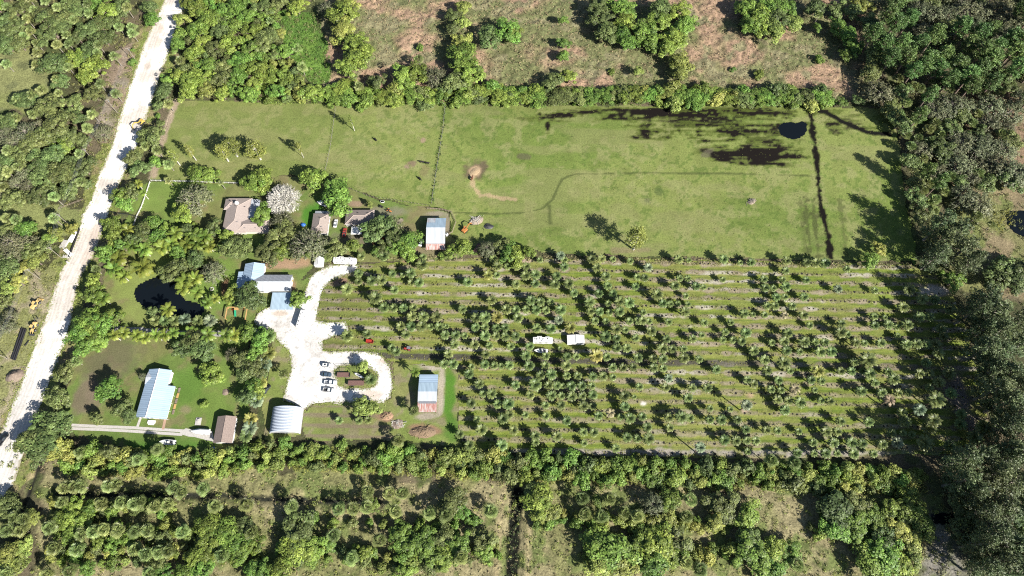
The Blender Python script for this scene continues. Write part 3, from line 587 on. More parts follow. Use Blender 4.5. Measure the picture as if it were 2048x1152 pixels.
def twiggy(seed, mat, bark, leaves=700, twigs=230, zc=1.05):
    """grey tree of many fine bare branches fanning from a short trunk, thinly leaved"""
    r = np.random.default_rng(seed); mb = MB(); mb.tube((0, 0, 0), (0, 0, .5), .09, .07, 6); ends = []
    for k in range(15):
        a = k * 2.399 + r.uniform(-.2, .2); el = r.uniform(.25, 1.35); d = np.array([math.cos(a) * math.cos(el), math.sin(a) * math.cos(el), math.sin(el)])
        m = np.array([0, 0, .42]) + d * .45; mb.tube((0, 0, .42), m, .034, .02, 4, False)
        for j in range(twigs // 15):
            e = d + r.normal(size=3) * .42; e[2] = abs(e[2]) * .8; e /= np.linalg.norm(e); p = np.array([0, 0, .40]) + e * r.uniform(.8, 1.08) * np.array([1, 1, .95])
            mb.tube(m, p, .014, .006, 3, False); ends.append((m, p))
    trunk = mb.mesh('branches'); trunk.materials.append(bark)
    c = []; n = []; t = []
    for k in range(leaves):
        m, p = ends[r.integers(len(ends))]; x = m + (p - m) * r.uniform(.45, 1.08) + r.normal(size=3) * .05; c.append(x); n.append(x - [0, 0, .4] + [0, 0, .5] + r.normal(size=3) * .5); t.append((r.random(), r.uniform(.75, 1.2)))
    crown = leaf_mesh('crown', np.array(c), np.array(n), r.uniform(.5, 1.1, leaves) * .05, np.array(t), .7, None, mat) if leaves else None
    return trunk, crown
def pine(seed, mat, bark, N=2600, H=5.0, base=2.7, wisp=False):
    """tall conifer: bare straight trunk, irregular whorls of needle tufts. Crown radius 1, height H"""
    r = np.random.default_rng(seed); mb = MB(); mb.tube((0, 0, 0), (0, 0, H * .55), .11, .08, 6, False); mb.tube((0, 0, H * .55), (0, 0, H * .97), .08, .02, 5)
    tips = []
    nb = 46 if wisp else 34
    for k in range(nb):
        f = (k + r.random()) / nb; z = base + (H - base) * f * .97; a = k * 2.399 + r.uniform(-.4, .4)
        L = (1 - f ** 2.2) ** .5 * r.uniform(.55, 1.05) * (.62 + .38 * min(1, f * 4)) + .08; up = (.25 if wisp else .32) * L + (.3 * f)
        p = np.array([math.cos(a) * L, math.sin(a) * L, z + up]); mb.tube((0, 0, z), p, .022, .008, 3, False); tips.append((np.array([0, 0, z]), p, r.random(), r.uniform(.7, 1.2)))
    trunk = mb.mesh('trunk'); trunk.materials.append(bark); c = []; n = []; t = []
    for k in range(N):
        m, p, h, b = tips[r.integers(len(tips))]; f = r.uniform(.35, 1.1) if wisp else r.uniform(.5, 1.05)
        x = m + (p - m) * f + r.normal(size=3) * (np.array([.10, .10, .13]) if wisp else np.array([.13, .13, .10])); c.append(x)
        n.append(unit(r, 1)[0] + (x - m) * .5 + [0, 0, .5]); t.append((np.clip(h * .5 + r.random() * .5, 0, 1), b * r.uniform(.8, 1.2)))
    crown = leaf_mesh('crown', np.array(c), np.array(n), r.uniform(.6, 1.1, N) * (.085 if wisp else .08), np.array(t), .42 if wisp else .6, None, mat)
    return trunk, crown
def frond_curve(az, el, L, droop, n):
    pts = []; p = np.zeros(3); e = el; st = L / n
    for i in range(n + 1):
        pts.append(p.copy()); p = p + st * np.array([math.cos(az) * math.cos(e), math.sin(az) * math.cos(e), math.sin(e)]); e -= droop / n * (0.4 + 1.2 * i / n)
    return np.array(pts)
def feather_palm(seed, mat, nf=44, leaflets=12, droop=1.3, lo=-.45, hi=1.18, wid=.23, trunk_r=.15, th=1.0, L0=1.08, plumose=.35, wl=.052):
    """palm crown of arching feathered fronds. Frond reach about 1, crown centred at z 0"""
    r = np.random.default_rng(seed); V = []; F = []; T = []
    for k in range(nf):
        f = (k + .5) / nf; az = k * 2.39996 + r.uniform(-.15, .15); el = hi + (lo - hi) * f + r.uniform(-.1, .1)
        L = L0 * r.uniform(.86, 1.08) * (.80 + .2 * math.sin(math.pi * min(1, f + .2))); P = frond_curve(az, el, L, droop * r.uniform(.8, 1.2), 7)
        side = np.array([-math.sin(az), math.cos(az), 0]); tint = np.clip(.25 + .6 * f + r.uniform(-.2, .2), 0, 1); br = r.uniform(.8, 1.15)
        for i in range(7):                                          # midrib
            w = .016 * (1 - i / 8); b = len(V); V += [P[i] - side * w, P[i] + side * w, P[i + 1] + side * w * .8, P[i + 1] - side * w * .8]; F.append((b, b + 1, b + 2, b + 3)); T += [(1.0, 1.15)] * 4
        for j in range(leaflets):
            s = .10 + .88 * (j + .5) / leaflets; x = s * 7; i = min(6, int(x)); p = P[i] + (P[i + 1] - P[i]) * (x - i); d = P[i + 1] - P[i]; d = d / np.linalg.norm(d)
            ll = wid * math.sin(math.pi * min(1, .18 + s * .78)) ** .7 * r.uniform(.85, 1.1); up = np.cross(side, d)
            for sg in (-1, 1):
                tip = p + side * sg * ll + d * ll * .75 - up * (ll * r.uniform(-plumose, plumose) - .05 * ll); b = len(V)
                V += [p - d * wl, p + d * wl * 1.4, tip]; F.append((b, b + 1, b + 2)); T += [(tint, br)] * 2 + [(min(1, tint + .2), br * 1.05)]
    me = bpy.data.meshes.new('crown'); me.from_pydata([tuple(v) for v in V], [], F); me.update()
    at = me.attributes.new('tint', 'FLOAT_COLOR', 'POINT'); col = np.ones((len(V), 4)); col[:, :2] = np.array(T); at.data.foreach_set('color', col.ravel()); me.materials.append(mat)
    return me
def fan_palm(seed, mat, nf=28, seg=9):
    """round head of fan leaves on stalks, crown centred at z 0, radius 1"""
    r = np.random.default_rng(seed); V = []; F = []; T = []
    for k in range(nf):
        f = (k + .5) / nf; az = k * 2.39996 + r.uniform(-.2, .2); el = 1.45 - 1.75 * f + r.uniform(-.15, .15); d = np.array([math.cos(az) * math.cos(el), math.sin(az) * math.cos(el), math.sin(el)])
        p = d * r.uniform(.34, .66); side = np.array([-math.sin(az), math.cos(az), 0]); up = np.cross(side, d); up /= max(1e-6, np.linalg.norm(up)); up = -up if up[2] < 0 else up
        b = len(V); V += [side * .015, -side * .015, p - side * .012, p + side * .012]; F.append((b, b + 1, b + 2, b + 3)); T += [(.8, 1.0)] * 4
        R_ = r.uniform(.44, .62); tint = np.clip(f * .7 + r.uniform(-.1, .3), 0, 1); br = r.uniform(.78, 1.2)
        for j in range(seg):
            a = -1.75 + 3.5 * (j + .5) / seg; w = 3.5 / seg * .42; q = .62
            l = p + (d * math.cos(a - w) + side * math.sin(a - w)) * R_ * q + up * .03; m = p + (d * math.cos(a + w) + side * math.sin(a + w)) * R_ * q - up * .03
            tip = p + (d * math.cos(a) + side * math.sin(a)) * R_ - np.array([0, 0, R_ * .18]); b = len(V); V += [p, l, tip, m]; F.append((b, b + 1, b + 2, b + 3)); T += [(tint, br * .9), (tint, br), (min(1, tint + .25), br * 1.1), (tint, br)]
    me = bpy.data.meshes.new('crown'); me.from_pydata([tuple(v) for v in V], [], F); me.update()
    at = me.attributes.new('tint', 'FLOAT_COLOR', 'POINT'); col = np.ones((len(V), 4)); col[:, :2] = np.array(T); at.data.foreach_set('color', col.ravel()); me.materials.append(mat)
    return me
def palm_trunk(r0=.22, rough=True):
    mb = MB(); n = 8; rings = []
    for i in range(9):
        z = i / 8; q = r0 * (1.25 - .35 * z) * (1 + (.12 if i % 2 else 0)); rings.append([(math.cos(6.283 * k / n) * q, math.sin(6.283 * k / n) * q, z) for k in range(n)])
    mb.loft(rings); me = mb.mesh('trunk'); return me

G = {}
G['o'] = foliage('olive_leaves', (.045, .068, .020), (.108, .132, .042))
G['b'] = foliage('green_leaves', (.050, .095, .015), (.130, .180, .034))
G['y'] = foliage('yellow_green_leaves', (.095, .125, .026), (.190, .205, .050))
G['Y'] = foliage('yellow_leaves', (.17, .17, .025), (.26, .24, .04))
G['g'] = foliage('grey_green_leaves', (.058, .072, .034), (.125, .130, .066), trans=.2)
G['p'] = foliage('pine_needles', (.036, .075, .018), (.098, .150, .040), trans=.15)
G['a'] = foliage('feathery_needles', (.034, .056, .021), (.084, .104, .042), trans=.15, vr=.18)
G['c'] = foliage('fan_leaves', (.090, .128, .040), (.190, .218, .080), trans=.25, rough=.45)
G['q'] = foliage('feather_leaves', (.065, .115, .018), (.175, .205, .040), trans=.3, rough=.45)
G['D'] = foliage('date_leaves', (.056, .088, .030), (.130, .155, .048), trans=.2, rough=.45, vr=.22)
G['Dy'] = foliage('yellow_date_leaves', (.09, .12, .03), (.215, .200, .055), trans=.2, rough=.45)
G['Ds'] = foliage('silver_date_leaves', (.072, .105, .060), (.145, .170, .095), trans=.15, rough=.45, vr=.15)
G['Dd'] = foliage('dead_date_leaves', (.13, .105, .06), (.20, .165, .10), trans=.1, vr=.15)
G['w'] = foliage('pale_twig_leaves', (.25, .24, .19), (.36, .34, .29), trans=.1, vr=.05)
SPEC = {
 'o': [broad(10 + i, G['o'], M['bark'], K_=34 + 5 * i) for i in range(6)],
 'b': [broad(20 + i, G['b'], M['bark'], K_=32 + 5 * i, rz=.9) for i in range(6)],
 'y': [broad(30 + i, G['y'], M['bark'], K_=40, N=3400) for i in range(3)],
 'Y': [broad(35, G['Y'], M['bark'], K_=24, N=1700)],
 'g': [twiggy(40 + i, G['g'], M['greybark'], 2600, 120) for i in range(3)],
 'w': [twiggy(45, G['w'], M['whitebark'], 500, 900)],
 'p': [pine(50 + i, G['p'], M['pinebark']) for i in range(3)],
 'e': [pine(55 + i, G['y'], M['whitebark'], 2200, 5.0, 1.8) for i in range(2)],
 'a': [pine(60 + i, G['a'], M['greybark'], 3000, 5.0, .9, True) for i in range(4)],
}
BUSH = {k: [bush(70 + i + 10 * j, G[k]) for i in range(3)] for j, k in enumerate('obyg')}
PALM = {'D': [feather_palm(100 + i, G['D']) for i in range(4)], 'Dy': [feather_palm(104, G['Dy'])], 'Ds': [feather_palm(105 + i, G['Ds']) for i in range(2)],
        'Dd': [feather_palm(108, G['Dd'], nf=30, droop=1.9, lo=-1.2, hi=.9)],
        'q': [feather_palm(110 + i, G['q'], nf=17, leaflets=12, droop=1.9, lo=-.2, hi=1.25, wid=.26, plumose=.2, L0=1.25, wl=.06) for i in range(3)],
        'c': [fan_palm(120 + i, G['c']) for i in range(4)]}
TRUNK_D = palm_trunk(.24); TRUNK_D.materials.append(plain('date_trunk', (.17, .125, .085), .95, var=.3, scale=6))
TRUNK_C = palm_trunk(.17); TRUNK_C.materials.append(M['greybark'])
TRUNK_Q = palm_trunk(.16); TRUNK_Q.materials.append(M['whitebark'])

RND = random.Random(5)
def put(me, name, parent, loc=(0, 0, 0), sc=(1, 1, 1), rot=(0, 0, 0)):
    o = bpy.data.objects.new(name, me); C.objects.link(o); o.parent = parent; o.location = loc; o.scale = sc; o.rotation_euler = rot; return o
NAMES = {'o': 'broadleaf_tree', 'b': 'green_tree', 'y': 'yellow_green_tree', 'Y': 'yellow_tree', 'g': 'twiggy_tree', 'w': 'bare_tree', 'p': 'pine_tree', 'e': 'airy_tree', 'a': 'feathery_pine', 'c': 'cabbage_palm', 'q': 'feather_palm', 's': 'shrub', 'D': 'date_palm'}
LOOK = {'o': 'dark olive broadleaf tree', 'b': 'leafy green tree', 'y': 'yellow-green bushy tree', 'Y': 'yellow leafed tree', 'g': 'grey twiggy tree', 'w': 'pale bare tree', 'p': 'bright green pine', 'e': 'tall airy tree', 'a': 'feathery grey-green pine', 'c': 'cabbage palm', 'q': 'drooping feather palm', 's': 'low bushy shrub', 'D': 'date palm'}
def plant(sp, px, py, d, h=None, hedge=False, k='b'):
    """stand a plant so that the middle of its crown is seen at the pixel; d = crown width in photo pixels"""
    r = RND
    z0 = {'p': 16, 'a': 18, 'c': 5.5, 'q': 5, 's': 1, 'D': 3}.get(sp, 4.5)
    rad = max(.7, d / 2 / ppm(py, z0))
    if sp == 'c': rad = min(rad * 1.18, 3.2)
    if h is None:
        h = {'e': 13.0, 'p': r.uniform(18, 23), 'a': r.uniform(21, 27), 'c': r.uniform(4.6, 6.8), 'q': r.uniform(4.5, 6.5), 's': rad * 1.1 + .4, 'g': rad * 1.0 + 3.2, 'w': rad + 3.0, 'D': max(1.6, rad * 1.45)}.get(sp, rad * .75 + 4.2)
        if hedge: h = min(h, 3.2 + rad * .45)
    mid = {'p': .76, 'e': .72, 'a': .62, 'c': 1.0, 'q': .95, 's': .45, 'D': 1.0}.get(sp, .62) * h
    w = W(px, py, mid); loc = (w.x, w.y, 0.0); rz = r.uniform(0, 6.28)
    if sp == 's' or hedge:
        me = r.choice(BUSH[k if sp == 's' else (sp if sp in BUSH else 'b')]); o = put(me, 'shrub' if sp == 's' else 'hedge_shrub', None, loc, (rad * r.uniform(.85, 1.25), rad * r.uniform(.8, 1.15), h * r.uniform(.7, 1.3) / 1.25), (r.uniform(-.15, .15), r.uniform(-.15, .15), rz)); return o, rad, h
    root = empty(NAMES[sp], loc, rz)
    if sp in SPEC:
        t, cr = r.choice(SPEC[sp]); H = {'p': 5.0, 'e': 5.0, 'a': 5.0, 'g': 1.5, 'w': 1.5}.get(sp, 2.12); sc = (rad, rad * r.uniform(.9, 1.1), h / H)
        put(t, 'trunk', root, sc=sc)
        if cr: put(cr, 'crown', root, sc=sc)
    elif sp == 'c':
        tx, ty = r.uniform(-.5, .5), r.uniform(-.5, .5); L = math.sqrt(h * h + tx * tx + ty * ty)
        put(TRUNK_C, 'trunk', root, sc=(1, 1, h)); put(r.choice(PALM['c']), 'crown', root, (0, 0, h), (rad, rad, rad * .9), (r.uniform(-.15, .15), r.uniform(-.15, .15), rz))
    elif sp == 'q':
        put(TRUNK_Q, 'trunk', root, sc=(1, 1, h)); put(r.choice(PALM['q']), 'crown', root, (0, 0, h), (rad, rad, rad), (r.uniform(-.1, .1), r.uniform(-.1, .1), 0))
    return root, rad, h

# ---- trees seen in the photograph: x, y, crown width and kind, in the pixels of an enlarged view (origin, scale)
S4 = 2048 / 520
TREES = []
def T(ox, oy, s, txt):
    for it in txt.split():
        p = it.split(','); TREES.append((ox + float(p[0]) / s, oy + float(p[1]) / s, float(p[2]) / s, p[3] if len(p) > 3 else 'b'))
T(0, 0, S4, """215,150,80,c 100,160,100,c 525,275,80,c 295,345,110,c 450,355,80,c 295,415,80,c 190,290,80,c 55,505,80,c 285,510,80,c 545,345,90,c 780,355,100,c 770,420,70,c 940,215,90,c 1040,215,90,c 1000,60,90,c 1045,265,100,c
905,445,90,c 1045,390,45,s 540,530,90,c 450,630,80,c 465,735,60,c 330,710,100,c 140,775,90,c 250,750,90,c 915,740,80,c 790,660,70,c 1045,490,80,s 130,930,120,c 730,900,100,c 690,1010,90,c 585,160,90,c 60,60,150,c 450,60,130,c 270,80,130,c 690,30,110,c 700,110,100,c
400,220,240,o 700,230,200,o 850,80,200,b 960,60,150,o 820,300,160,o 610,290,120,o 50,250,160,o 430,500,200,o 560,470,140,b 640,460,150,b 760,530,220,b 680,600,140,b 480,640,120,o 740,740,160,o 200,790,160,o 400,840,220,o 570,810,170,o 70,960,160,o 200,1040,200,g 440,1000,240,o 620,930,130,o 560,1090,200,o 300,1100,200,o 100,1100,160,g 800,1030,150,g 1180,60,140,o 1200,150,110,b 40,160,150,o 350,120,160,o 620,90,150,o 780,180,150,o 560,20,150,o 880,180,130,o
1430,150,130,y 1420,260,120,b 1400,350,140,b 1560,60,190,b 1650,150,200,b 1550,230,190,b 1760,80,180,b 1860,60,190,b 1950,130,180,b 1740,250,180,o 1850,200,180,b 1980,250,170,b 1600,330,180,b 1520,420,170,b 1700,380,180,o 1830,340,200,b 1980,390,170,b 1640,520,190,b 1760,520,170,o 1890,480,190,b 1420,480,110,c 1400,600,160,b 1500,640,200,b 1620,620,190,b 1750,620,190,o 1880,600,180,b 1990,540,170,b 1480,720,170,b 1620,710,170,y 1750,730,160,b 1290,720,140,o 1260,820,110,o 1330,820,90,c 1310,640,110,b 1250,915,60,s 1200,1060,190,o 1190,1140,100,c 1950,740,180,b 2010,660,170,b 1640,20,150,b 1480,30,140,b""")
T(510, 0, S4, """60,60,170,o 330,50,180,b 180,20,150,o 680,110,230,b 690,230,200,y 820,440,220,b 780,350,200,b 740,520,180,b 60,350,200,o 110,290,180,o 250,400,170,b 330,380,140,c 370,530,110,c 60,550,180,b 150,600,170,b 40,680,160,b 170,720,160,b 430,730,180,b 400,750,100,c 580,720,160,b 700,690,180,b 820,680,110,c 650,780,140,b 120,165,65,c 560,60,150,g 960,640,130,o 920,730,140,b 1020,760,150,b 1160,600,180,b 1290,570,160,b 1420,590,180,g 1240,720,170,b 1360,760,150,b 1100,790,130,b 1300,370,80,s 1290,470,90,c 1490,700,110,o 1640,440,220,b 1700,560,220,b 1620,330,160,y 1640,60,120,y 1640,180,120,y 1580,640,170,o 1700,720,160,o 1640,760,150,b 1830,700,150,b 1920,740,130,b 2000,760,150,b 1840,300,180,o 1980,250,200,b 720,40,170,y 1560,120,110,o 1560,220,110,o""")
T(1020, 0, S4, """20,260,130,b 70,760,160,b 210,760,170,b 390,760,170,o 530,760,150,o 640,790,120,b 340,640,130,o 460,600,120,b 420,340,100,b 420,440,90,b 420,160,70,b 690,60,180,o 720,150,180,o 880,60,180,b 920,170,150,b 760,260,170,o 880,270,150,b 940,340,130,b 1070,250,200,b 1160,170,180,b 1180,70,180,o 1330,100,180,b 1380,200,170,b 1290,300,180,b 1100,340,150,b 1240,380,150,b 1340,490,180,y 1330,580,140,y 1010,560,80,y 800,560,70,s 1860,60,180,b 1960,120,200,b 1900,200,170,b 2020,250,150,b 1760,540,70,s 1960,580,100,s 760,740,150,b 890,740,150,o 1000,740,140,b 1120,740,150,b 1240,740,150,y 1360,740,150,b 1480,760,140,b 1600,750,150,b 1720,760,150,b 1840,770,150,o 1980,760,170,b""")
T(1528, 0, S4, """60,60,180,b 180,60,150,b 100,140,180,o 80,240,180,y 230,180,150,y 400,60,150,o 430,120,110,c 420,220,60,b 580,210,150,b 670,290,140,b 720,380,130,b 640,430,90,b 440,460,110,s 130,760,130,b 30,760,140,b 240,780,150,b 350,770,140,o 460,770,150,b 610,800,80,b 740,790,90,o 560,60,150,o 700,100,150,o 770,40,150,y
1040,180,170,p 1150,150,130,p 980,120,130,p 870,260,140,p 960,340,150,p 1090,330,120,p 1230,340,130,p 1350,270,160,p 1560,210,160,p 1700,260,150,p 1620,350,130,p 1130,450,150,p 1300,470,160,p 1370,540,150,p 1260,520,150,p 1530,510,160,p 1620,600,170,p 1730,400,160,p 1800,470,170,p 1830,380,130,p 1980,420,170,p 2000,540,150,p 1640,670,140,p 1960,300,150,p 1420,440,130,p 1470,620,130,p 2030,330,140,p 1180,560,130,p
1060,620,130,c 1180,680,130,c 1230,700,110,c 930,720,220,g 850,560,170,o 1000,850,150,o 1120,810,110,c 880,430,170,o 830,180,150,o 1240,60,160,g 1350,100,170,g 1450,90,160,g 1600,60,200,g 1730,70,180,g 1880,60,220,g 1950,180,220,g 1900,250,180,g 1480,820,220,g 1600,830,160,g 1350,860,200,g 1230,910,120,p 1170,960,120,c 1120,1060,150,c 1800,820,220,g 1960,860,200,g 1780,960,180,g 1300,1020,80,c 1390,1060,90,c 1310,1110,100,c 1070,960,160,o 1640,970,80,c 1870,1050,70,c 1560,1110,220,g 1750,1130,200,g 1940,1100,150,o 1720,690,150,o 1460,700,120,c 1860,720,90,c 1950,700,140,o 2040,760,150,g""")
T(0, 285, S4, """60,60,120,c 150,190,110,c 60,230,120,c 30,350,120,c 420,110,200,o 480,40,160,b 300,190,200,o 220,330,140,g 350,270,180,o 480,240,200,o 590,260,130,o 660,200,180,o 640,310,90,c 700,330,80,o 430,430,80,c 300,420,160,o 540,370,160,o 80,430,160,o 200,430,140,o 60,600,130,c 130,610,90,c 430,600,80,c 200,680,140,b 60,690,130,o 80,780,200,g 190,800,180,g 300,840,160,o 560,680,110,y 440,720,110,y 380,760,110,b 90,880,180,g 140,1090,140,y 50,990,190,o 180,120,150,o 60,150,140,o
1150,30,130,c 1330,170,120,c 1100,200,170,o 1050,120,130,o 1240,60,80,c 1560,240,150,b 1640,260,140,b 1330,300,60,c 1740,315,45,c 950,420,160,b 1040,400,130,o 980,490,130,b 1090,330,80,q 1130,400,60,q 1520,430,250,g 1440,560,190,b 880,650,160,b 900,740,150,b 1010,690,110,q 1130,700,170,o 1060,770,120,o 1240,740,130,b 830,870,150,b 940,920,150,q 1050,820,130,q 1140,850,130,q 1280,830,140,q 1360,800,120,q 1470,810,130,q 1560,800,130,q 1650,820,120,q 1780,740,130,b 1860,830,190,o 1740,850,90,q 1130,990,180,q 900,1000,140,q 980,1060,120,q 760,1000,70,c 740,1110,140,b 1360,1010,170,o 1540,920,130,o 1670,1010,170,g 1460,1100,150,q 1540,1080,130,q 1620,590,30,s 1530,640,50,s 1680,670,120,o 2010,320,190,b 1230,150,90,b""")
T(510, 285, S4, """60,300,180,b 20,80,110,b 215,430,275,w 460,280,190,b 650,430,240,b 905,485,50,y 60,560,150,b 200,610,150,g 230,700,190,o 110,850,200,o 200,860,130,b 410,790,270,g 640,840,140,o 780,810,100,b 960,680,210,o 1070,640,160,g 1090,740,170,o 1000,840,120,o 1210,780,170,b 1200,860,130,b 1080,830,110,b 950,860,80,b 330,20,60,c 1640,830,130,b 1830,830,140,g 2000,870,150,b 1950,820,140,o 1480,880,100,s 1550,860,90,b""")
T(1020, 285, S4, """40,900,150,b 150,860,90,b""")
T(1528, 285, S4, """1150,150,140,o 1250,130,100,c 1160,30,100,c 1290,230,120,p 1390,310,120,p 1250,380,110,c 1350,450,100,c 1290,480,110,c 1340,540,110,c 1210,300,150,o 1400,50,200,o 1500,60,160,g 1560,170,200,g 1680,40,200,g 1690,240,100,c 1750,330,140,o 1540,310,120,o 1590,420,200,g 1700,470,220,g 1900,60,200,g 1850,170,200,g 1980,230,240,g 1950,300,160,o 1680,580,80,c 1790,650,60,c 1390,650,210,a 1500,720,230,a 1420,800,230,a 1560,850,230,a 1350,900,200,a 1640,940,180,a 840,930,120,b 910,840,110,y 1180,940,50,s 1490,1090,150,b 1900,990,180,o 2000,1000,200,o 1850,1080,200,o 1980,1100,180,o 1240,560,150,o 1200,440,150,o""")
T(0, 570, S4, """50,130,120,o 70,240,100,g 60,30,140,y 20,330,150,g 740,80,180,b 820,110,120,q 700,290,240,b 830,290,200,b 640,370,230,b 760,360,200,b 680,480,200,b 900,260,150,b 810,440,150,b 520,690,160,o 600,600,80,c 450,890,170,o 850,820,210,b 900,400,100,q 980,380,110,q 1080,400,110,q 1140,420,110,q 1230,400,110,q 1300,400,110,q 1370,380,100,q 1330,200,120,q 1200,210,80,o 1530,440,170,o 1590,510,190,o 1430,500,150,o 1500,390,140,q 1640,400,130,q 1780,400,120,q 1850,400,120,q 1950,380,140,b 1820,540,110,g 1660,710,170,b 1600,940,100,s 960,970,140,o 1010,1030,130,o 1120,720,70,g 400,1100,240,o 2000,560,130,b 1990,650,150,o 1900,590,130,o 2000,800,130,b 1450,30,130,q 1560,60,110,q 1830,70,130,b 1960,90,230,o 1630,150,90,q 1700,110,80,q 1930,700,130,o 1950,880,130,o 760,1050,110,o""")
T(510, 570, S4, """340,110,130,b 45,420,150,b 30,500,130,b 30,590,110,o 40,700,110,o 30,830,110,b 225,700,70,c 840,955,150,y 920,970,110,y 850,640,90,y 1265,690,80,q 1250,990,80,c""")
T(0, 860, S4, """330,110,280,o 640,170,110,c 860,170,130,o 1090,225,120,c 1240,150,90,c 560,190,90,y 430,160,150,y 250,80,200,o
510,455,100,c 580,450,110,c 640,440,120,c 860,440,140,c 920,430,110,c 1370,450,130,c 1430,490,100,c 1600,460,100,c 490,570,90,c 800,580,140,c 960,570,140,c 1060,580,120,c 1110,560,90,c 1220,600,100,c 1320,590,120,c 880,640,120,b 600,600,150,b 700,620,130,b 560,700,200,b 650,720,180,b 480,680,130,b 390,770,110,c 1690,600,130,c 1940,590,120,c 820,780,140,c 930,790,130,c 1060,800,130,c 1170,790,130,c 1440,800,140,c 650,820,150,c 740,800,120,c 540,830,130,b 120,690,150,c 190,700,110,c 60,790,110,c 160,790,130,c 250,690,130,y 60,600,180,o 430,930,150,c 610,940,130,c 900,900,140,b 1060,940,130,c 1150,980,140,c 1330,950,120,c 1250,960,110,c 1640,780,200,b 1780,830,220,b 1650,900,200,b 1850,900,200,b 1580,980,180,b 1750,990,160,c 1900,960,180,b 1900,750,150,o 1980,810,120,c 80,960,180,y 170,930,160,y 60,1060,150,y 150,1040,150,y 60,1130,130,c 550,1110,140,c 680,1090,130,b 370,1140,140,c 1180,1130,160,c 1300,1130,140,b 1450,1130,150,b 1600,1110,160,b 1980,1110,140,b 1250,1060,120,o 1010,860,110,b 780,880,120,b""")
T(510, 860, S4, """290,600,170,c 890,490,110,c 1060,500,140,c 1160,500,120,c 660,620,120,c 770,620,110,c 880,610,120,c 940,590,90,b 1110,640,120,c 1380,650,110,c 1500,670,100,c 1560,570,190,o 1620,640,140,b 1860,640,100,c 350,800,250,o 330,930,230,b 470,920,200,b 620,830,150,c 590,900,100,b 980,870,110,c 1130,830,180,b 1200,930,200,b 1330,880,200,b 1480,850,180,o 1600,900,180,b 1370,980,180,b 1620,1000,140,c 760,1010,150,c 860,970,120,b 1800,880,190,o 1820,960,140,b 60,1120,170,b 200,1120,200,b 1180,1110,160,b 20,880,130,b 1130,80,90,c 1480,1010,170,b""")
T(1020, 860, S4, """240,560,240,b 190,520,150,o 310,640,160,y 570,540,140,c 780,540,130,c 690,560,90,b 590,660,140,c 720,680,120,c 900,650,140,c 1000,680,130,c 1130,580,180,g 1270,560,170,b 1420,550,140,c 1230,720,180,y 1390,680,140,c 1100,730,130,y 1680,590,220,o 1880,660,180,b 1620,720,150,y 1850,760,120,b 800,950,300,b 700,880,220,b 880,1030,230,y 720,1050,220,y 1170,920,280,b 1300,860,220,o 1130,1050,250,b 1060,850,200,b 1390,1040,140,c 1300,1000,180,b 1900,950,250,b 1980,1060,230,b 1880,870,200,o 1500,1100,140,c 640,680,100,y""")
T(1528, 860, S4, """560,620,250,o 720,580,180,o 700,760,220,b 560,780,190,b 850,680,160,b 1030,640,180,b 1180,660,200,b 1250,750,190,b 1060,790,200,y 930,760,150,b 950,1000,270,b 830,1070,230,b 1080,1080,200,b 950,880,200,o 60,950,200,b 60,1080,200,b 260,1060,150,c 200,950,150,b 1180,1000,150,y 1160,870,170,y 240,260,100,c 60,240,90,c
1560,240,250,a 1690,210,190,a 1950,220,230,a 1980,400,220,a 1850,600,240,a 1980,650,230,a 1800,820,250,a 1950,900,250,a 1850,1030,250,a 2000,1100,230,a 1560,400,220,a 1650,490,220,a 1720,640,220,a 1700,900,200,a 1740,1090,220,a""")
for x, y, d in ((1275, 474, 46), (1757, 500, 28), (462, 292, 38), (510, 298, 40), (444, 302, 28), (702, 240, 13), (345, 310, 20), (378, 300, 16), (598, 295, 9)): TREES.append((x, y, d, 'e'))
for x, y, d in ((1968,600,60),(1985,628,62),(1950,622,44),(1992,665,62),(1968,660,50),(1968,700,60),(1992,705,55),(1988,740,62),(2014,750,58),(1990,780,60),(2012,806,62),(2035,775,55),(2040,845,62),(2014,852,58),(2040,900,60),(2012,900,52),(2040,690,50),(2050,820,60),(2045,640,44),(2060,900,60)):
    TREES.append((x, y, d, 'a'))
# hedges: two or three ranks of shrubs grown into one another
HEDGE = []
_h = random.Random(9)
def hedge(line, ranks, step, size, kinds, place):
    P = line
    for rk, off in enumerate(ranks):
        x = P[0][0] + _h.uniform(0, step)
        while x < P[-1][0]:
            y = np.interp(x, [p[0] for p in P], [p[1] for p in P]) + off + _h.uniform(-8, 8)
            HEDGE.append((x, y, size * _h.uniform(.62, 1.45), _h.choice(kinds), place, rk)); x += step * _h.uniform(.8, 1.2)
hedge([(500, 188), (700, 192), (900, 192), (1060, 190), (1300, 190), (1500, 193), (1665, 196)], (-12, 6), 30, 36, 'bbbyo', 'top')
hedge([(120, 922), (250, 930), (400, 932), (490, 924), (540, 914), (700, 918), (900, 932), (1100, 940), (1300, 948), (1500, 955), (1700, 962), (1850, 968)], (-22, -6, 12), 26, 36, 'bbbyyo', 'low')

hedge([(100, 1010), (360, 1006)], (0, 10), 22, 26, 'bybo', 'g1')
hedge([(90, 1062), (330, 1064), (520, 1066)], (-8, 8), 24, 28, 'bybo', 'g2')
hedge([(80, 1108), (330, 1104), (520, 1112)], (-6, 12), 24, 28, 'bybo', 'g3')
hedge([(560, 1040), (760, 1050), (950, 1045)], (0,), 34, 26, 'bybo', 'g4')
hedge([(540, 1100), (760, 1120), (1000, 1100)], (-6, 12), 30, 30, 'bybo', 'g5')
hedge([(1060, 1032), (1300, 1040), (1470, 1044)], (0, 10), 26, 28, 'byyb', 'g6')
hedge([(1170, 1110), (1400, 1112), (1560, 1100)], (-10, 10), 28, 30, 'byyb', 'g7')
hedge([(1620, 1040), (1850, 1048)], (-10, 10, 26), 28, 32, 'byob', 'g8')

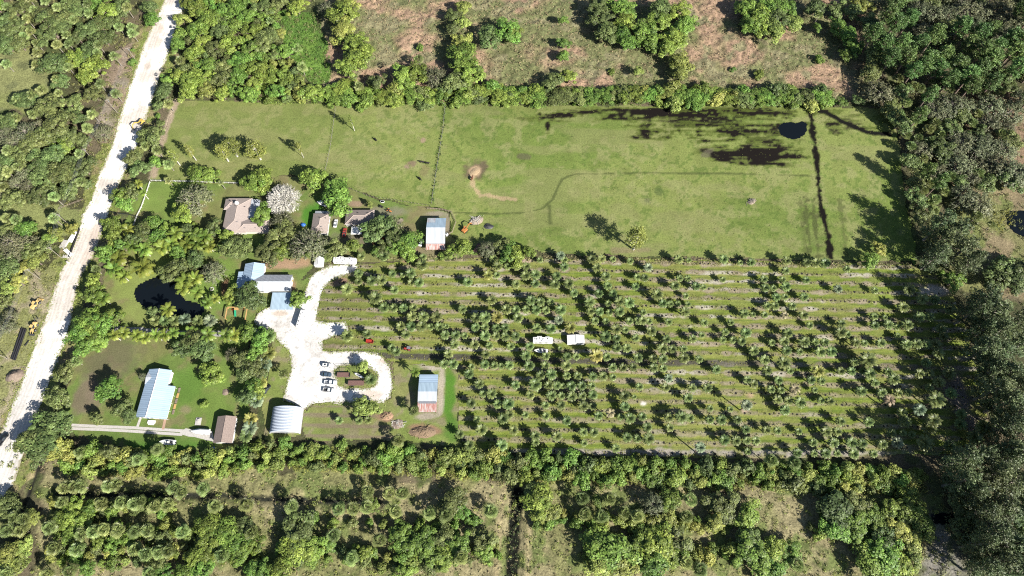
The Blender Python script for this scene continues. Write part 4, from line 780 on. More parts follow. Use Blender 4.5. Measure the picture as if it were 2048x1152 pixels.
_f = random.Random(31)
def fill(P, n, kinds, dmin, dmax, gap):
    P = np.array(P, float); tries = 0; got = 0
    while got < n and tries < 6000:
        tries += 1; x, y = _f.uniform(P[:, 0].min(), P[:, 0].max()), _f.uniform(P[:, 1].min(), P[:, 1].max())
        if not inside(P, np.array([x]), np.array([y]))[0]: continue
        if any((x - a) ** 2 + (y - b) ** 2 < (gap * .5 + d * .36) ** 2 for a, b, d, _ in TREES): continue
        TREES.append((x, y, _f.uniform(dmin, dmax), _f.choice(kinds))); got += 1
fill([(-30, -30), (270, -30), (240, 50), (215, 80), (150, 130), (60, 95), (-30, 90)], 26, 'oocb', 26, 42, 16)
fill([(-30, 245), (60, 235), (120, 170), (170, 230), (170, 300), (130, 390), (-30, 400)], 26, 'oocg', 26, 42, 16)
fill([(410, -30), (560, -30), (560, 60), (590, 150), (640, 180), (480, 190), (370, 180), (370, 100)], 70, 'bbyo', 18, 28, 10)
fill([(1750, -30), (2090, -30), (2090, 190), (1900, 200), (1760, 190)], 34, 'opopg', 28, 42, 18)
fill([(1800, 200), (2060, 200), (2000, 300), (1930, 370), (1850, 420), (1805, 330)], 14, 'ogoc', 28, 44, 18)
fill([(-30, 470), (110, 480), (60, 540), (-30, 540)], 8, 'oyg', 22, 34, 14)
fill([(225, 480), (290, 440), (420, 470), (420, 500), (250, 510), (205, 560)], 8, 'bqo', 24, 34, 14)
fill([(1900, 940), (2060, 940), (2060, 1160), (1960, 1160), (1930, 1060)], 6, 'ao', 46, 60, 34)
# ================================================================== plant the trees, naming each by what it stands in
AREAS = [  # polygon in photo pixels, short name of the place, what its ranks are counted from, +1 left to right / -1 right to left
 ([(-80,-80),(345,-80),(300,60),(262,160),(225,290),(165,410),(-80,410)], 'woods across the road', 'road', -1),
 ([(330,-80),(652,-80),(656,205),(600,225),(350,200),(300,215)], 'wood above small pasture', 'road', 1),
 ([(652,-80),(1745,-80),(1745,165),(652,165)], 'brushland above pasture', 'road', 1),
 ([(600,160),(1745,160),(1745,235),(600,235)], 'hedge above pasture', 'road', 1),
 ([(1745,-80),(2200,-80),(2200,215),(1745,215)], 'top corner pine wood', 'brushland', 1),
 ([(1745,215),(2200,215),(2200,590),(1745,590)], 'woods beside pasture', 'pasture', 1),
 ([(1745,590),(2200,590),(2200,920),(1745,920)], 'plantation windbreak', 'plantation', 1),
 ([(1880,920),(2200,920),(2200,1250),(1880,1250)], 'bottom corner windbreak', 'grove', 1),
 ([(-80,410),(165,410),(120,545),(-80,545)], 'scrub across the road', 'road', -1),
 ([(-80,545),(130,545),(0,880),(-80,900)], 'scrub beside the machines', 'road', -1),
 ([(225,200),(420,200),(420,480),(180,480)], 'pink-roofed house garden', 'road', 1),
 ([(100,480),(520,480),(520,655),(100,655)], 'garden round the pond', 'road', 1),
 ([(40,655),(545,655),(545,905),(40,905)], 'metal-roofed house garden', 'road', 1),
 ([(420,300),(1000,300),(1000,530),(420,530)], 'tan-roofed farmyard', 'road', 1),
 ([(-80,880),(520,930),(520,1250),(-80,1250)], 'grove nearest the road', 'road', 1),
 ([(520,930),(1030,930),(1030,1250),(520,1250)], 'grove beside the canal', 'road', 1),
 ([(1030,930),(1500,930),(1500,1250),(1030,1250)], 'grove beyond the canal', 'canal', 1),
 ([(1500,930),(1900,930),(1900,1250),(1500,1250)], 'grove beside the windbreak', 'canal', 1),
]
AREA_P = [(np.array(a[0], float), *a[1:]) for a in AREAS]
def area_of(x, y):
    for P, nm, ref, sg in AREA_P:
        if inside(P, np.array([x]), np.array([y]))[0]: return nm, ref, sg
    return 'open ground', 'road', 1
placed = []; book = {}
for x, y, d, sp in TREES:
    if d < 8: continue
    if any((x - a) ** 2 + (y - b) ** 2 < (0.28 * min(d, e)) ** 2 for a, b, e in placed): continue
    placed.append((x, y, d)); nm, ref, sg = area_of(x, y)
    big = sp in 'obyY' and nm.startswith(('grove', 'hedge')) 
    hh = None
    if sp in 'obyY' and nm.startswith('grove'): hh = d / 2 / ppm(y, 3) * .7 + 3.4
    if nm.startswith('hedge') and sp in 'oby': hh = 5.0
    if sp == 'o' and nm.startswith('metal') and x < 130: hh = 9.0
    if sp in 'ob' and x < 275 and nm.startswith(('pink', 'garden round', 'wood above')): hh = 9.5
    if nm == 'wood above small pasture': d = d * .86
    if sp == 'c' and nm == 'woods across the road': hh = RND.uniform(5.5, 8)
    if sp == 'e' and x > 1200: hh = 18.0 if x < 1500 else 14.0
    o, rad, h = plant(sp, x, y, d * ((1.03 if 130 < x < 300 else 1.17) if sp in 'obyg' else 1.0), hh, k='b')
    book.setdefault((nm, ref, sg, sp), []).append((x, y, d, o, rad, h))
def band(items, gap):
    """ranks from the top of the picture down"""
    it = sorted(items, key=lambda t: t[1]); out = []; cur = [it[0]]; y0 = it[0][1]
    for t in it[1:]:
        if t[1] - y0 > gap: out.append(cur); cur = []; y0 = t[1]
        cur.append(t)
    out.append(cur); return out
for (nm, ref, sg, sp), items in book.items():
    bands = band(items, 34)
    for bi, bd in enumerate(bands):
        bd.sort(key=lambda t: t[0] * sg)
        for i, t in enumerate(bd):
            one = len(bd) == 1
            if len(items) == 1: lab = f'{LOOK[sp]} standing alone of its kind in {nm}'
            elif len(bands) == 1: lab = f'{LOOK[sp]} in {nm}, {ordinal(i)} from the {ref}'
            elif one: lab = f'{LOOK[sp]} alone in {ordinal(bi)} rank from top of {nm}'
            else: lab = f'{LOOK[sp]}, {ordinal(i)} from {ref} in {ordinal(bi)} rank of {nm}'
            cat = {'c': 'palm', 'q': 'palm', 's': 'shrub', 'p': 'pine', 'a': 'pine'}.get(sp, 'tree')
            tag(t[3], lab, cat, f'{LOOK[sp]}s of {nm}')
# the two hedges, shrub by shrub
GROVE = [('g%d' % (i + 1), w_) for i, w_ in enumerate(('first palm row of roadside grove', 'second palm row of roadside grove', 'third palm row of roadside grove', 'upper part of canal grove', 'lower part of canal grove', 'upper part of grove beyond canal', 'lower part of grove beyond canal', 'grove beside the windbreak'))]
for place, where in [('top', 'hedge between pasture and brushland'), ('low', 'hedge below the palm plantation')] + GROVE:
    for rk in range(3):
        row = sorted([h for h in HEDGE if h[4] == place and h[5] == rk])
        for i, (x, y, d, k, _, _) in enumerate(row):
            o, rad, h = plant(k, x, y, d, None, True)
            nm_ = 'rounded hedge shrub' if place in ('top', 'low') else 'bushy shrub'; o.name = 'hedge_shrub' if place in ('top', 'low') else 'grove_shrub'
            tag(o, f'{nm_}, {ordinal(i)} from road in {ordinal(rk)} rank of {where}', 'shrub', 'shrubs of the ' + where)
# ================================================================== the date palms of the plantation
DP = []
def P_(ox, oy, s, txt):
    for it in txt.split():
        p = it.split(','); DP.append((ox + float(p[0]) / s, oy + float(p[1]) / s, float(p[2]) / s, p[3] if len(p) > 3 else ''))
P_(640, 500, 6.4, """525,105,100 815,95,130 1320,95,90 1305,215,150 490,320,110 490,415,100 660,405,130 785,385,140 925,320,100 1060,335,70 1160,310,130 1170,430,100 1270,430,120 345,510,150 950,520,110 710,625,170 820,745,130 945,745,110 1065,750,110 1195,745,110 1180,850,130 1320,860,140 1490,860,140 1890,410,120 1820,760,110 1995,870,130 1035,975,120 1170,985,130 1300,985,140 1415,985,90 1525,985,120 1100,1080,120 605,1070,110 1600,1080,120 1735,1080,120 1850,1085,90 1990,990,110 345,1120,150 1620,970,70""")
P_(960, 500, 6.4, """175,125,110 225,220,130 350,215,90 470,225,110 590,215,110 100,335,130,y 215,325,90 585,335,130 710,325,130 980,345,110 455,445,110 705,435,110 960,445,130 1135,435,130 765,145,80 1030,55,110,s 1080,140,90,s 1075,225,110 1430,130,120 1550,110,110 1495,235,120 1610,345,120 1700,110,80 1920,155,90 2010,350,90 1630,470,110 1985,480,100 1200,555,110 1520,560,110 1700,565,110 1785,660,140 1640,690,90 1905,680,140 1400,670,140 145,645,120 650,650,130 770,675,120 905,670,100 335,770,130 460,770,110 590,755,100 720,775,120 845,770,100 1035,770,140 1415,785,110 1530,790,110 1655,810,90 1785,795,130 70,860,150 220,860,150,y 485,870,130 1010,900,110,s 1470,910,100 1610,915,90 1910,910,100 2025,900,100 60,990,110 205,1000,110 320,995,110 725,1005,120 910,1010,130 1155,995,140,y 1740,1015,140 1860,1015,90 65,1090,130 205,1090,110 320,1100,120 455,1100,120 1605,1095,140 1745,1120,110 1990,1110,100""")
P_(1280, 500, 6.4, """60,365,100 100,220,110,s 490,120,120 620,120,70 1065,110,120 1420,165,110 1280,165,70 1870,130,120 1860,265,100 505,370,90 610,370,90 445,465,120 715,465,110 810,475,80 1060,385,80 1580,375,100 1820,380,90 1600,490,110 1700,490,90 1865,465,120 220,585,150 585,590,80 290,690,110 385,690,90 480,680,80 610,690,80 570,785,130 1740,610,110 1850,600,90 1945,720,100 1620,720,100 1720,720,110 1330,815,120 1440,820,70 1590,830,90 1850,820,110,d 40,800,90 30,900,110 110,910,90 360,920,100 815,930,100 1160,920,90 140,1040,130 1085,1050,90 1355,1065,130 1890,1065,130 335,1125,110 665,1115,110 790,1115,80 1050,1130,90 1180,1135,90""")
P_(1600, 500, 6.4, """85,170,110 200,165,130 320,180,130 600,270,90,st 75,385,100 480,500,110,s 955,520,90 45,600,110 1390,500,150 1565,630,140 1725,640,120 1310,730,140 45,835,120 520,930,110 940,850,100 950,965,110 1125,945,120 1235,985,90 1365,960,140 1525,865,130 1660,860,110 1080,860,70 120,970,90 515,1045,150 600,1080,100 1240,1090,80 1915,760,130 1810,1020,120 1840,1110,110""")
P_(860, 670, 6.4, """315,110,120 570,110,120 760,130,100 1030,140,100 235,235,120 710,240,110 1275,135,110 1225,255,130 1480,260,100,y 1750,275,110 1870,265,90 1665,165,60 180,365,120 295,370,130 530,410,80 500,480,120 700,370,120 825,385,100 910,395,80 1015,375,110 1270,390,130 1475,380,110 1740,390,130 1415,500,120 1550,490,140 1750,510,100 1885,510,110 630,610,120 1090,625,110 1345,625,160 1520,630,120 1620,630,110 1700,640,80 1810,640,120 1940,635,120 680,730,100 785,740,130 1285,755,110 1550,760,130 1680,765,100 1815,765,130 1945,760,110 525,850,120 865,870,110 1000,865,150 1475,880,100 1680,880,110 1960,895,130 1015,1000,110 1220,1000,90 1480,1020,100 600,1105,90 935,1095,140 1750,1115,120""")
P_(1180, 670, 6.4, """1940,75,110 345,160,120 465,160,120 925,170,140 1050,175,110 1190,165,100 80,260,170,y 210,270,110 610,285,120 800,295,110 930,305,120 1200,290,130 1390,300,100 285,405,110 420,405,110 550,405,110 810,410,120 935,420,100 1610,430,120 30,520,110 160,515,120 290,530,90 1000,540,110,s 20,640,100 630,640,100 965,660,110 1300,660,110 1495,660,120 35,745,120 440,765,140 565,770,60 1250,790,120 440,895,120 30,890,110 1530,920,90 1995,870,130,st 105,1010,110 260,970,130,dt 385,1030,90 505,1060,140 665,1020,110 1005,1030,120 1160,1030,150 1270,1040,110 1530,1070,110 1680,1100,130,t 1880,1070,110 1790,930,80 2010,560,110""")
P_(1500, 670, 6.4, """275,95,90 430,75,130 690,80,140 825,85,100 950,85,110 460,190,120 630,200,90 895,210,140 1040,210,130 1345,90,120 1455,95,90 1665,90,120 45,200,130 180,310,130 430,375,160,u 505,450,90 1330,340,110 1500,310,210,u 215,450,120 870,455,150,y 1155,450,110 1290,450,110 1440,440,100 1540,520,140,u 1755,450,110 1830,555,150,t 775,560,110 910,580,100 360,570,110 570,665,140,du 1590,610,110 45,650,110 265,680,100 390,690,90 820,680,80 1420,710,130 1680,725,120 1890,735,110 2020,725,100 345,810,120 485,830,120 640,870,140 900,820,90 1020,835,110 1785,820,150,dt 440,940,130 1150,1085,120 1510,1100,120 1945,985,110""")
P_(860, 760, 6.4, "380,670,110 655,660,150 500,810,120 920,810,140 1065,670,120 1345,690,120 1350,820,100 1620,700,130 1960,695,110 1970,830,90")
P_(1180, 760, 6.4, "730,580,120 1015,585,110 1985,610,110 50,700,120 470,710,120 605,730,110 745,740,150 325,850,110 1405,840,130,st 1715,750,130 1860,755,130 2000,750,100 2010,890,90")
P_(1500, 760, 6.4, "205,625,110 345,630,100 615,635,90 970,645,140 1105,645,120 70,755,110 800,790,110 1060,790,130 1290,790,150 1430,800,120 1690,820,120,u 1880,785,140,su 600,915,120 810,920,90 960,920,130 1105,915,90 1320,925,130 1570,920,100 1805,660,110 1950,520,120")
P_(1700, 670, 6.4, "720,115,130 850,110,130 980,110,120 1095,120,140 1130,235,140 970,345,120 885,490,120 1010,480,110 1270,480,150 1130,590,140 1100,820,200,t 1020,700,100 1290,740,140 880,940,150,st 1060,1075,170,t 655,980,120 1420,1000,130 705,1085,130")
P_(1740, 790, 6.65, "790,460,180 1510,450,190 1400,580,190 720,620,200 555,510,90 430,480,90 1060,680,160 1200,380,150")
P_(0, 0, 1, "783,699,15,y 793,700,17")
PROWS = {}
for x, y, d, f in DP:
    z = 9.0 if 't' in f else (5.5 if 'u' in f else d / ppm(y) * .78 * RND.uniform(.9, 1.15))
    w = W(x, y, z); k = int(round(row_pos(w.x, w.y))); rr = ROW_Y0 + ROW_SLOPE * w.x - k * ROW_GAP
    PROWS.setdefault(k, []).append([w.x, w.y * .6 + rr * .4, z, d / 2 / ppm(y, z) * 1.16, f])
flat = sorted([p for v in PROWS.values() for p in v], key=lambda p: -p[3]); cut = flat[min(299, len(flat) - 1)][3]
rows = sorted(PROWS)
rest_v, rest_n = [], 0
small = []
def date_palm(x, y, z, rad, f):
    key = 'Dd' if 'd' in f else 'Ds' if 's' in f else 'Dy' if 'y' in f else 'D'
    root = empty('date_palm', (x, y, 0), RND.uniform(0, 6.28))
    put(TRUNK_D, 'trunk', root, sc=(1, 1, z)); put(RND.choice(PALM[key]), 'crown', root, (0, 0, z), (rad, rad, rad * .95), (RND.uniform(-.12, .12), RND.uniform(-.12, .12), 0))
    return root
WORD = {'d': 'dead tan', 's': 'silvery', 'y': 'yellowing', '': 'green'}
count = 0
for ri, k in enumerate(rows):
    row = sorted(PROWS[k])
    for i, (x, y, z, rad, f) in enumerate(row):
        if rad < cut or count >= 300: small.append((x, y, z, rad, f)); continue
        count += 1; o = date_palm(x, y, z, rad, f); lk = WORD[next((c for c in 'dsy' if c in f), '')]; tall = 'tall ' if 't' in f or 'u' in f else ''
        tag(o, f'{tall}{lk} date palm, {ordinal(i)} from driveway side in {ordinal(ri)} palm row below pasture', 'palm', 'date palms of the plantation')
# the smallest ones, past the first three hundred, as one planting
if small:
    V = []; F = []; Tn = []; b = 0
    for x, y, z, rad, f in small:
        me = RND.choice(PALM['D']); n = len(me.vertices); co = np.empty(n * 3); me.vertices.foreach_get('co', co); co = co.reshape(-1, 3)
        a = RND.uniform(0, 6.28); ca, sa = math.cos(a), math.sin(a); c2 = np.stack([co[:, 0] * ca - co[:, 1] * sa, co[:, 0] * sa + co[:, 1] * ca, co[:, 2]], -1) * rad + [x, y, z]
        tn = np.empty(n * 4); me.attributes['tint'].data.foreach_get('color', tn); V.append(c2); Tn.append(tn.reshape(-1, 4))
        F += [tuple(i + b for i in p.vertices) for p in me.polygons]; b += n
    V = np.concatenate(V); me = bpy.data.meshes.new('young_date_palms'); me.from_pydata(V.tolist(), [], F); me.update()
    at = me.attributes.new('tint', 'FLOAT_COLOR', 'POINT'); at.data.foreach_set('color', np.concatenate(Tn).ravel())
    tag(link_mesh('young_date_palms', me, G['D']), 'smaller young date palms scattered between the large ones', 'palms', kind='stuff')
# the date palms outside the plantation
for i, px in enumerate((311, 330, 350, 370, 397, 421)):
    d = (23, 23, 24, 26, 24, 26)[i]; o = date_palm(*W(px, 642 - (3 if i == 3 else 0), 3.2).xy, 3.2, d / 2 / ppm(640) * 1.05, 's' if i in (3, 5) else '')
    tag(o, f'date palm, {ordinal(i)} from road in the row between pond and lane', 'palm', 'date palms between pond and lane')
for i, (px, py, d, f) in enumerate(((538, 672, 30, ''), (538, 707, 30, 'y'), (528, 730, 32, 's'), (524, 750, 26, ''), (522, 766, 28, 'y'), (516, 786, 28, ''), (514, 802, 28, 's'), (502, 838, 28, 'y'), (500, 857, 30, 's'), (492, 872, 26, ''))):
    o = date_palm(*W(px, py, 3.6).xy, 3.6, d / 2 / ppm(py) * 1.05, f); tag(o, f'date palm, {ordinal(i)} from the top in the belt left of the drive', 'palm', 'date palms left of the drive')
for i, (px, py, d) in enumerate(((678, 841, 18), (718, 841, 18), (736, 840, 18))):
    o = date_palm(*W(px, py, 2.4).xy, 2.4, d / 2 / ppm(py), ''); tag(o, f'small date palm, {ordinal(i)} from the arched hut in the bed below the drive', 'palm', 'date palms below the drive')
for i, (px, py, d, nm) in enumerate(((742, 759, 26, 'beside the parked brown trailers'), (727, 733, 20, 'at the upper edge of the drive island'))):
    o = date_palm(*W(px, py, 3).xy, 3, d / 2 / ppm(py), 'y' if i else ''); tag(o, f'date palm {nm}', 'palm')
# planting holes and dug pits along the mulch strips
hv = MB(); hr = random.Random(3); pal = np.array([(p[0], p[1], p[3]) for p in flat]); nh = 0
PP = PALMS
for k in range(-1, 24):
    x = PP[:, 0].min()
    while x < PP[:, 0].max():
        x += 2.25 * hr.uniform(.85, 1.2); y = ROW_Y0 + ROW_SLOPE * x - k * ROW_GAP + hr.uniform(-.35, .35)
        if not inside(PP, np.array([x]), np.array([y]))[0] or hr.random() < .45: continue
        if near_line(TRACK_P, np.array([x]), np.array([y]))[0] < 2 or np.hypot(pal[:, 0] - x, pal[:, 1] - y).min() < 1.3: continue
        r = hr.uniform(.30, .62); n = 7; z = float(palm_z(np.array([x]), np.array([y]))[0]) + .03
        hv.add([(x + math.cos(6.283 * i / n) * r * hr.uniform(.8, 1.2), y + math.sin(6.283 * i / n) * r * hr.uniform(.8, 1.2), z) for i in range(n)], [tuple(range(n))])
tag(hv.build('planting_holes', plain('wet_soil', (.012, .010, .008), .9)), 'dark planting holes dotted along the mulch strips', 'holes', kind='stuff')
# seedlings and weeds on the strips
c = []; n_ = []; t_ = []; rs = np.random.default_rng(17)
for k in range(-1, 24):
    for j in range(420):
        x = rs.uniform(PP[:, 0].min(), PP[:, 0].max()); y = ROW_Y0 + ROW_SLOPE * x - k * ROW_GAP + rs.normal() * .7
        c.append((x, y)); 
c = np.array(c); c = c[inside(PP, c[:, 0], c[:, 1])]
reps = 5; cc = np.repeat(c, reps, 0) + rs.normal(size=(len(c) * reps, 2)) * .22; zz = rs.uniform(.15, .5, len(cc)); s = np.stack([cc[:, 0], cc[:, 1], zz], -1)
me = leaf_mesh('weeds', s, rs.normal(size=(len(s), 3)) * .6 + [0, 0, 1], rs.uniform(.10, .24, len(s)), np.stack([rs.random(len(s)), rs.uniform(.7, 1.2, len(s))], -1), .6, None, G['y'])
tag(link_mesh('weeds', me), 'low weeds on the mulch strips between the palms', 'weeds', kind='stuff')
# ================================================================== undergrowth, tussocks, reeds: what nobody could count
def scatter(P, n, seed, avoid=()):
    r = np.random.default_rng(seed); x = r.uniform(P[:, 0].min(), P[:, 0].max(), n); y = r.uniform(P[:, 1].min(), P[:, 1].max(), n); k = inside(P, x, y)
    for A in avoid: k &= ~inside(A, x, y)
    return np.stack([x[k], y[k]], -1)
def clump_stuff(name, pts, r0, r1, h0, h1, per, leaf, mat, lab, cat, seed, asp=.7, up=.5):
    r = np.random.default_rng(seed); N = len(pts); rad = r.uniform(r0, r1, N); hh = r.uniform(h0, h1, N); br = r.uniform(.7, 1.2, N); hu = r.random(N)
    i = np.repeat(np.arange(N), per); d = r.normal(size=(len(i), 3)); d /= np.linalg.norm(d, axis=1, keepdims=True); d[:, 2] = np.abs(d[:, 2]); q = r.uniform(.5, 1.05, len(i))[:, None]
    c = np.stack([pts[i, 0] + d[:, 0] * rad[i] * q[:, 0], pts[i, 1] + d[:, 1] * rad[i] * q[:, 0], d[:, 2] * hh[i] * q[:, 0] + .05], -1)
    t = np.stack([np.clip(hu[i] * .6 + r.random(len(i)) * .4, 0, 1), br[i] * r.uniform(.8, 1.2, len(i))], -1)
    me = leaf_mesh(name, c, d + [0, 0, up] + r.normal(size=d.shape) * .5, r.uniform(.6, 1.2, len(i)) * leaf, t, asp, None, mat)
    return tag(link_mesh(name, me), lab, cat, kind='stuff')
UG = foliage('undergrowth_leaves', (.065, .080, .026), (.145, .150, .055), vr=.0)
woods = {0: 1500, 1: 700, 4: 700, 5: 900, 6: 160, 7: 400, 8: 260, 9: 200}
for k, n in woods.items():
    P = poly(AREAS[k][0]); av = [ROAD, Z_WESTGRASS, PASTURE, PALMS, Z_WESTFIELD]
    if k == 9: av.append(poly([(10, 590), (110, 590), (90, 760), (10, 760)]))
    pts = scatter(P, int(n * 1.2), 200 + k, av)
    clump_stuff('undergrowth', pts, .7, 1.9, .6, 1.9, 30, .24, UG, f'low leafy undergrowth of the {AREAS[k][1]}', 'undergrowth', 300 + k)
pts = np.concatenate([scatter(poly(AREAS[k][0]), n, 220 + k, [CANAL_W] if False else []) for k, n in ((14, 420), (15, 340), (16, 340), (17, 360))])
clump_stuff('undergrowth', pts, .6, 1.7, .5, 1.5, 28, .22, G['y'], 'scrubby growth between the trees of the groves', 'undergrowth', 321)
TU = foliage('dry_tussock', (.105, .11, .045), (.235, .165, .105), trans=.15, vr=0)
p1 = scatter(Z_BRUSH, 17000, 41, [Z_BRIGHT]); p2 = scatter(Z_SOUTH, 5200, 42)
clump_stuff('tussocks', p1, .35, .85, .45, 1.15, 9, .26, TU, 'tan and olive grass tussocks covering the brushland', 'grass', 51, .5, .2)
clump_stuff('tussocks', p2, .30, .7, .25, .7, 8, .24, TU, 'dry grass tussocks between the groves', 'grass', 52, .5, .2)
clump_stuff('tussocks', scatter(Z_BRIGHT, 1500, 43), .4, .9, .4, 1.0, 10, .24, G['b'], 'bright green reedy patch inside the wood', 'grass', 53, .5, .2)
p3 = np.concatenate([scatter(Z_VERGE, 2600, 44, [ROAD, LAWN, PASTURE]), scatter(Z_WESTLOW, 900, 45, [ROAD])])
clump_stuff('tussocks', p3, .25, .6, .15, .5, 7, .2, G['y'], 'rank grass along the road verges', 'grass', 54, .5, .3)
# grazed clumps and thistles in the pasture
p4 = scatter(PASTURE, 2400, 46, [PUDDLE]); clump_stuff('pasture_tufts', p4, .15, .45, .06, .22, 5, .16, foliage('tuft_leaves', (.06, .09, .022), (.14, .16, .05), vr=0), 'dark grass tufts scattered over the pasture', 'grass', 55, .6, .4)
# strip of weeds between pasture and the first palm row
P = poly([(900, 505), (1000, 506), (1300, 516), (1600, 522), (1830, 528), (1830, 540), (1600, 534), (1300, 528), (1000, 520), (720, 522)]); p5 = scatter(P, 2300, 47)
clump_stuff('weeds', p5, .3, .8, .2, .8, 9, .22, foliage('strip_weeds', (.085, .10, .035), (.24, .21, .11), vr=0), 'dry weeds along the boundary of pasture and plantation', 'weeds', 56, .6, .3)
# reeds by the right-hand pond
P = poly([(1985, 430), (2020, 415), (2035, 425), (2020, 450), (2000, 470), (1980, 455)]); clump_stuff('reeds', scatter(P, 160, 48), .4, .8, .8, 1.6, 14, .25, G['Y'], 'yellow-green reeds beside the pond at the right edge', 'reeds', 57, .35, .2)
# water plants in the canal
P = np.concatenate([CANAL_W + [2.6, 0], CANAL_W[::-1] - [2.6, 0]]); clump_stuff('water_plants', scatter(P, 190, 49), .3, .7, .1, .3, 7, .18, G['o'], 'dark leafy plants choking the canal', 'plants', 58)

# leafy fill along the hedges
for nm_, ln, wd, n_, lab in (('top', [(500, 188), (900, 192), (1300, 190), (1665, 196)], 20, 1500, 'vines and saplings filling the hedge above the pasture'), ('low', [(120, 924), (400, 932), (520, 916), (700, 918), (900, 932), (1300, 948), (1850, 968)], 27, 2600, 'vines and saplings filling the hedge below the plantation')):
    rr = np.random.default_rng(len(ln) * 5); xs = rr.uniform(ln[0][0], ln[-1][0], n_); ys = np.interp(xs, [p[0] for p in ln], [p[1] for p in ln]) + rr.uniform(-wd, wd * .8, n_)
    clump_stuff('undergrowth', WA(xs, ys + 4), .5, 1.5, .8, 3.4, 26, .20, G['y' if nm_ == 'low' else 'b'], lab, 'undergrowth', 95 + n_)

# grass creeping over the edges of the shell
rr = np.random.default_rng(77); acc = []
for Pn, cnt, sp_ in ((np.vstack([DRIVE, DRIVE[:1]]), 1500, .7), (ROAD_LW[1:24], 1300, .9), (ROAD_RW[1:28], 1300, .9), (np.vstack([ISLAND, ISLAND[:1]]), 260, .6)):
    seg_ = np.hypot(*(Pn[1:] - Pn[:-1]).T); i = rr.choice(len(seg_), cnt, p=seg_ / seg_.sum()); t = rr.random((cnt, 1)); acc.append(Pn[i] + (Pn[i + 1] - Pn[i]) * t + rr.normal(size=(cnt, 2)) * sp_)
clump_stuff('verge_grass', np.concatenate(acc), .15, .5, .08, .3, 6, .16, G['y'], 'grass creeping over the edges of the shell road and drive', 'grass', 78, .6, .5)
# ================================================================== buildings
def rect(nw, se, z):
    a, b = W(*nw, z), W(*se, z); return (a.x + b.x) / 2, (a.y + b.y) / 2, abs(b.x - a.x), abs(a.y - b.y)
def quad_slab(mb, pts, t=.12): return mb.slab([tuple(p) for p in pts], t)
def walls(root, cx, cy, w, l, h, mat, name='wall'):
    return MB().box((cx, cy, h / 2), (w, l, h)).build(name, mat, root)
def opening(root, side, cx, cy, w, l, pos, z, ww, hh, name='window', mat=None, frame=True):
    """a window or door on one wall of the block (cx, cy, w, l); pos along that wall from its middle"""
    if side in 'NS': y = cy + (l / 2 if side == 'N' else -l / 2); sg = 1 if side == 'N' else -1; c = (cx + pos, y + sg * .03, z); d = (ww, .06, hh); fd = (ww + .24, .05, hh + .24); fc = (cx + pos, y + sg * .025, z)
    else: x = cx + (w / 2 if side == 'E' else -w / 2); sg = 1 if side == 'E' else -1; c = (x + sg * .03, cy + pos, z); d = (.06, ww, hh); fd = (.05, ww + .24, hh + .24); fc = (x + sg * .025, cy + pos, z)
    o = MB().box(c, d).build(name, mat or M['glass'], root)
    if frame: MB().box(fc, fd).build('frame', M['white'], o)
    return o
def hip(root, cx, cy, w, l, e, rise, mat, over=.5, name='roof', cut=None):
    x0, x1, y0, y1 = cx - w / 2 - over, cx + w / 2 + over, cy - l / 2 - over, cy + l / 2 + over; W_, L_ = x1 - x0, y1 - y0
    if L_ >= W_: r = [(cx, y0 + W_ / 2, e + rise), (cx, y1 - W_ / 2, e + rise)]; faces = [(0, 1, 4), (1, 2, 5, 4), (2, 3, 5), (3, 0, 4, 5)]
    else: r = [(x0 + L_ / 2, cy, e + rise), (x1 - L_ / 2, cy, e + rise)]; faces = [(0, 1, 5, 4), (1, 2, 5), (2, 3, 4, 5), (3, 0, 4)]
    mb = MB(); mb.add([(x0, y0, e), (x1, y0, e), (x1, y1, e), (x0, y1, e)] + r, faces)
    o = mb.build(name, mat, root)
    cp = MB(); b = [(x0, y0, e), (x1, y0, e), (x1, y1, e), (x0, y1, e)]
    for i, j in (((0, 0), (1, 0), (2, 1), (3, 1)) if L_ >= W_ else ((0, 0), (3, 0), (1, 1), (2, 1))): cp.tube(Vector(b[i]) + Vector((0, 0, .02)), Vector(r[j]) + Vector((0, 0, .03)), .11, .11, 4, False)
    cp.tube(Vector(r[0]) + Vector((0, 0, .03)), Vector(r[1]) + Vector((0, 0, .03)), .12, .12, 4, False); cp.build('ridge_cap', M['ridge'], o)
    MB().box((cx, cy, e - .09), (W_, L_, .16)).build('eaves', M['white'], o)
    for k in range(4):
        vx, vy = cx + (k - 1.5) * W_ * .17, cy + (.22 if k % 2 else -.24) * L_; vz = e + rise * max(0, 1 - max(abs(vx - cx) / (W_ / 2), 0) if L_ >= W_ else 1 - abs(vy - cy) / (L_ / 2))
        MB().tube((vx, vy, vz - .2), (vx, vy, vz + .35), .10, .10, 6).box((vx + .5, vy, vz + .05), (.35, .35, .3)).build('roof_vent', M['darksteel'] if k % 2 else M['steel'], o)
    return o
def slope(root, pts, mat, name='roof', t=.10): return MB().slab(pts, t).build(name, mat, root)
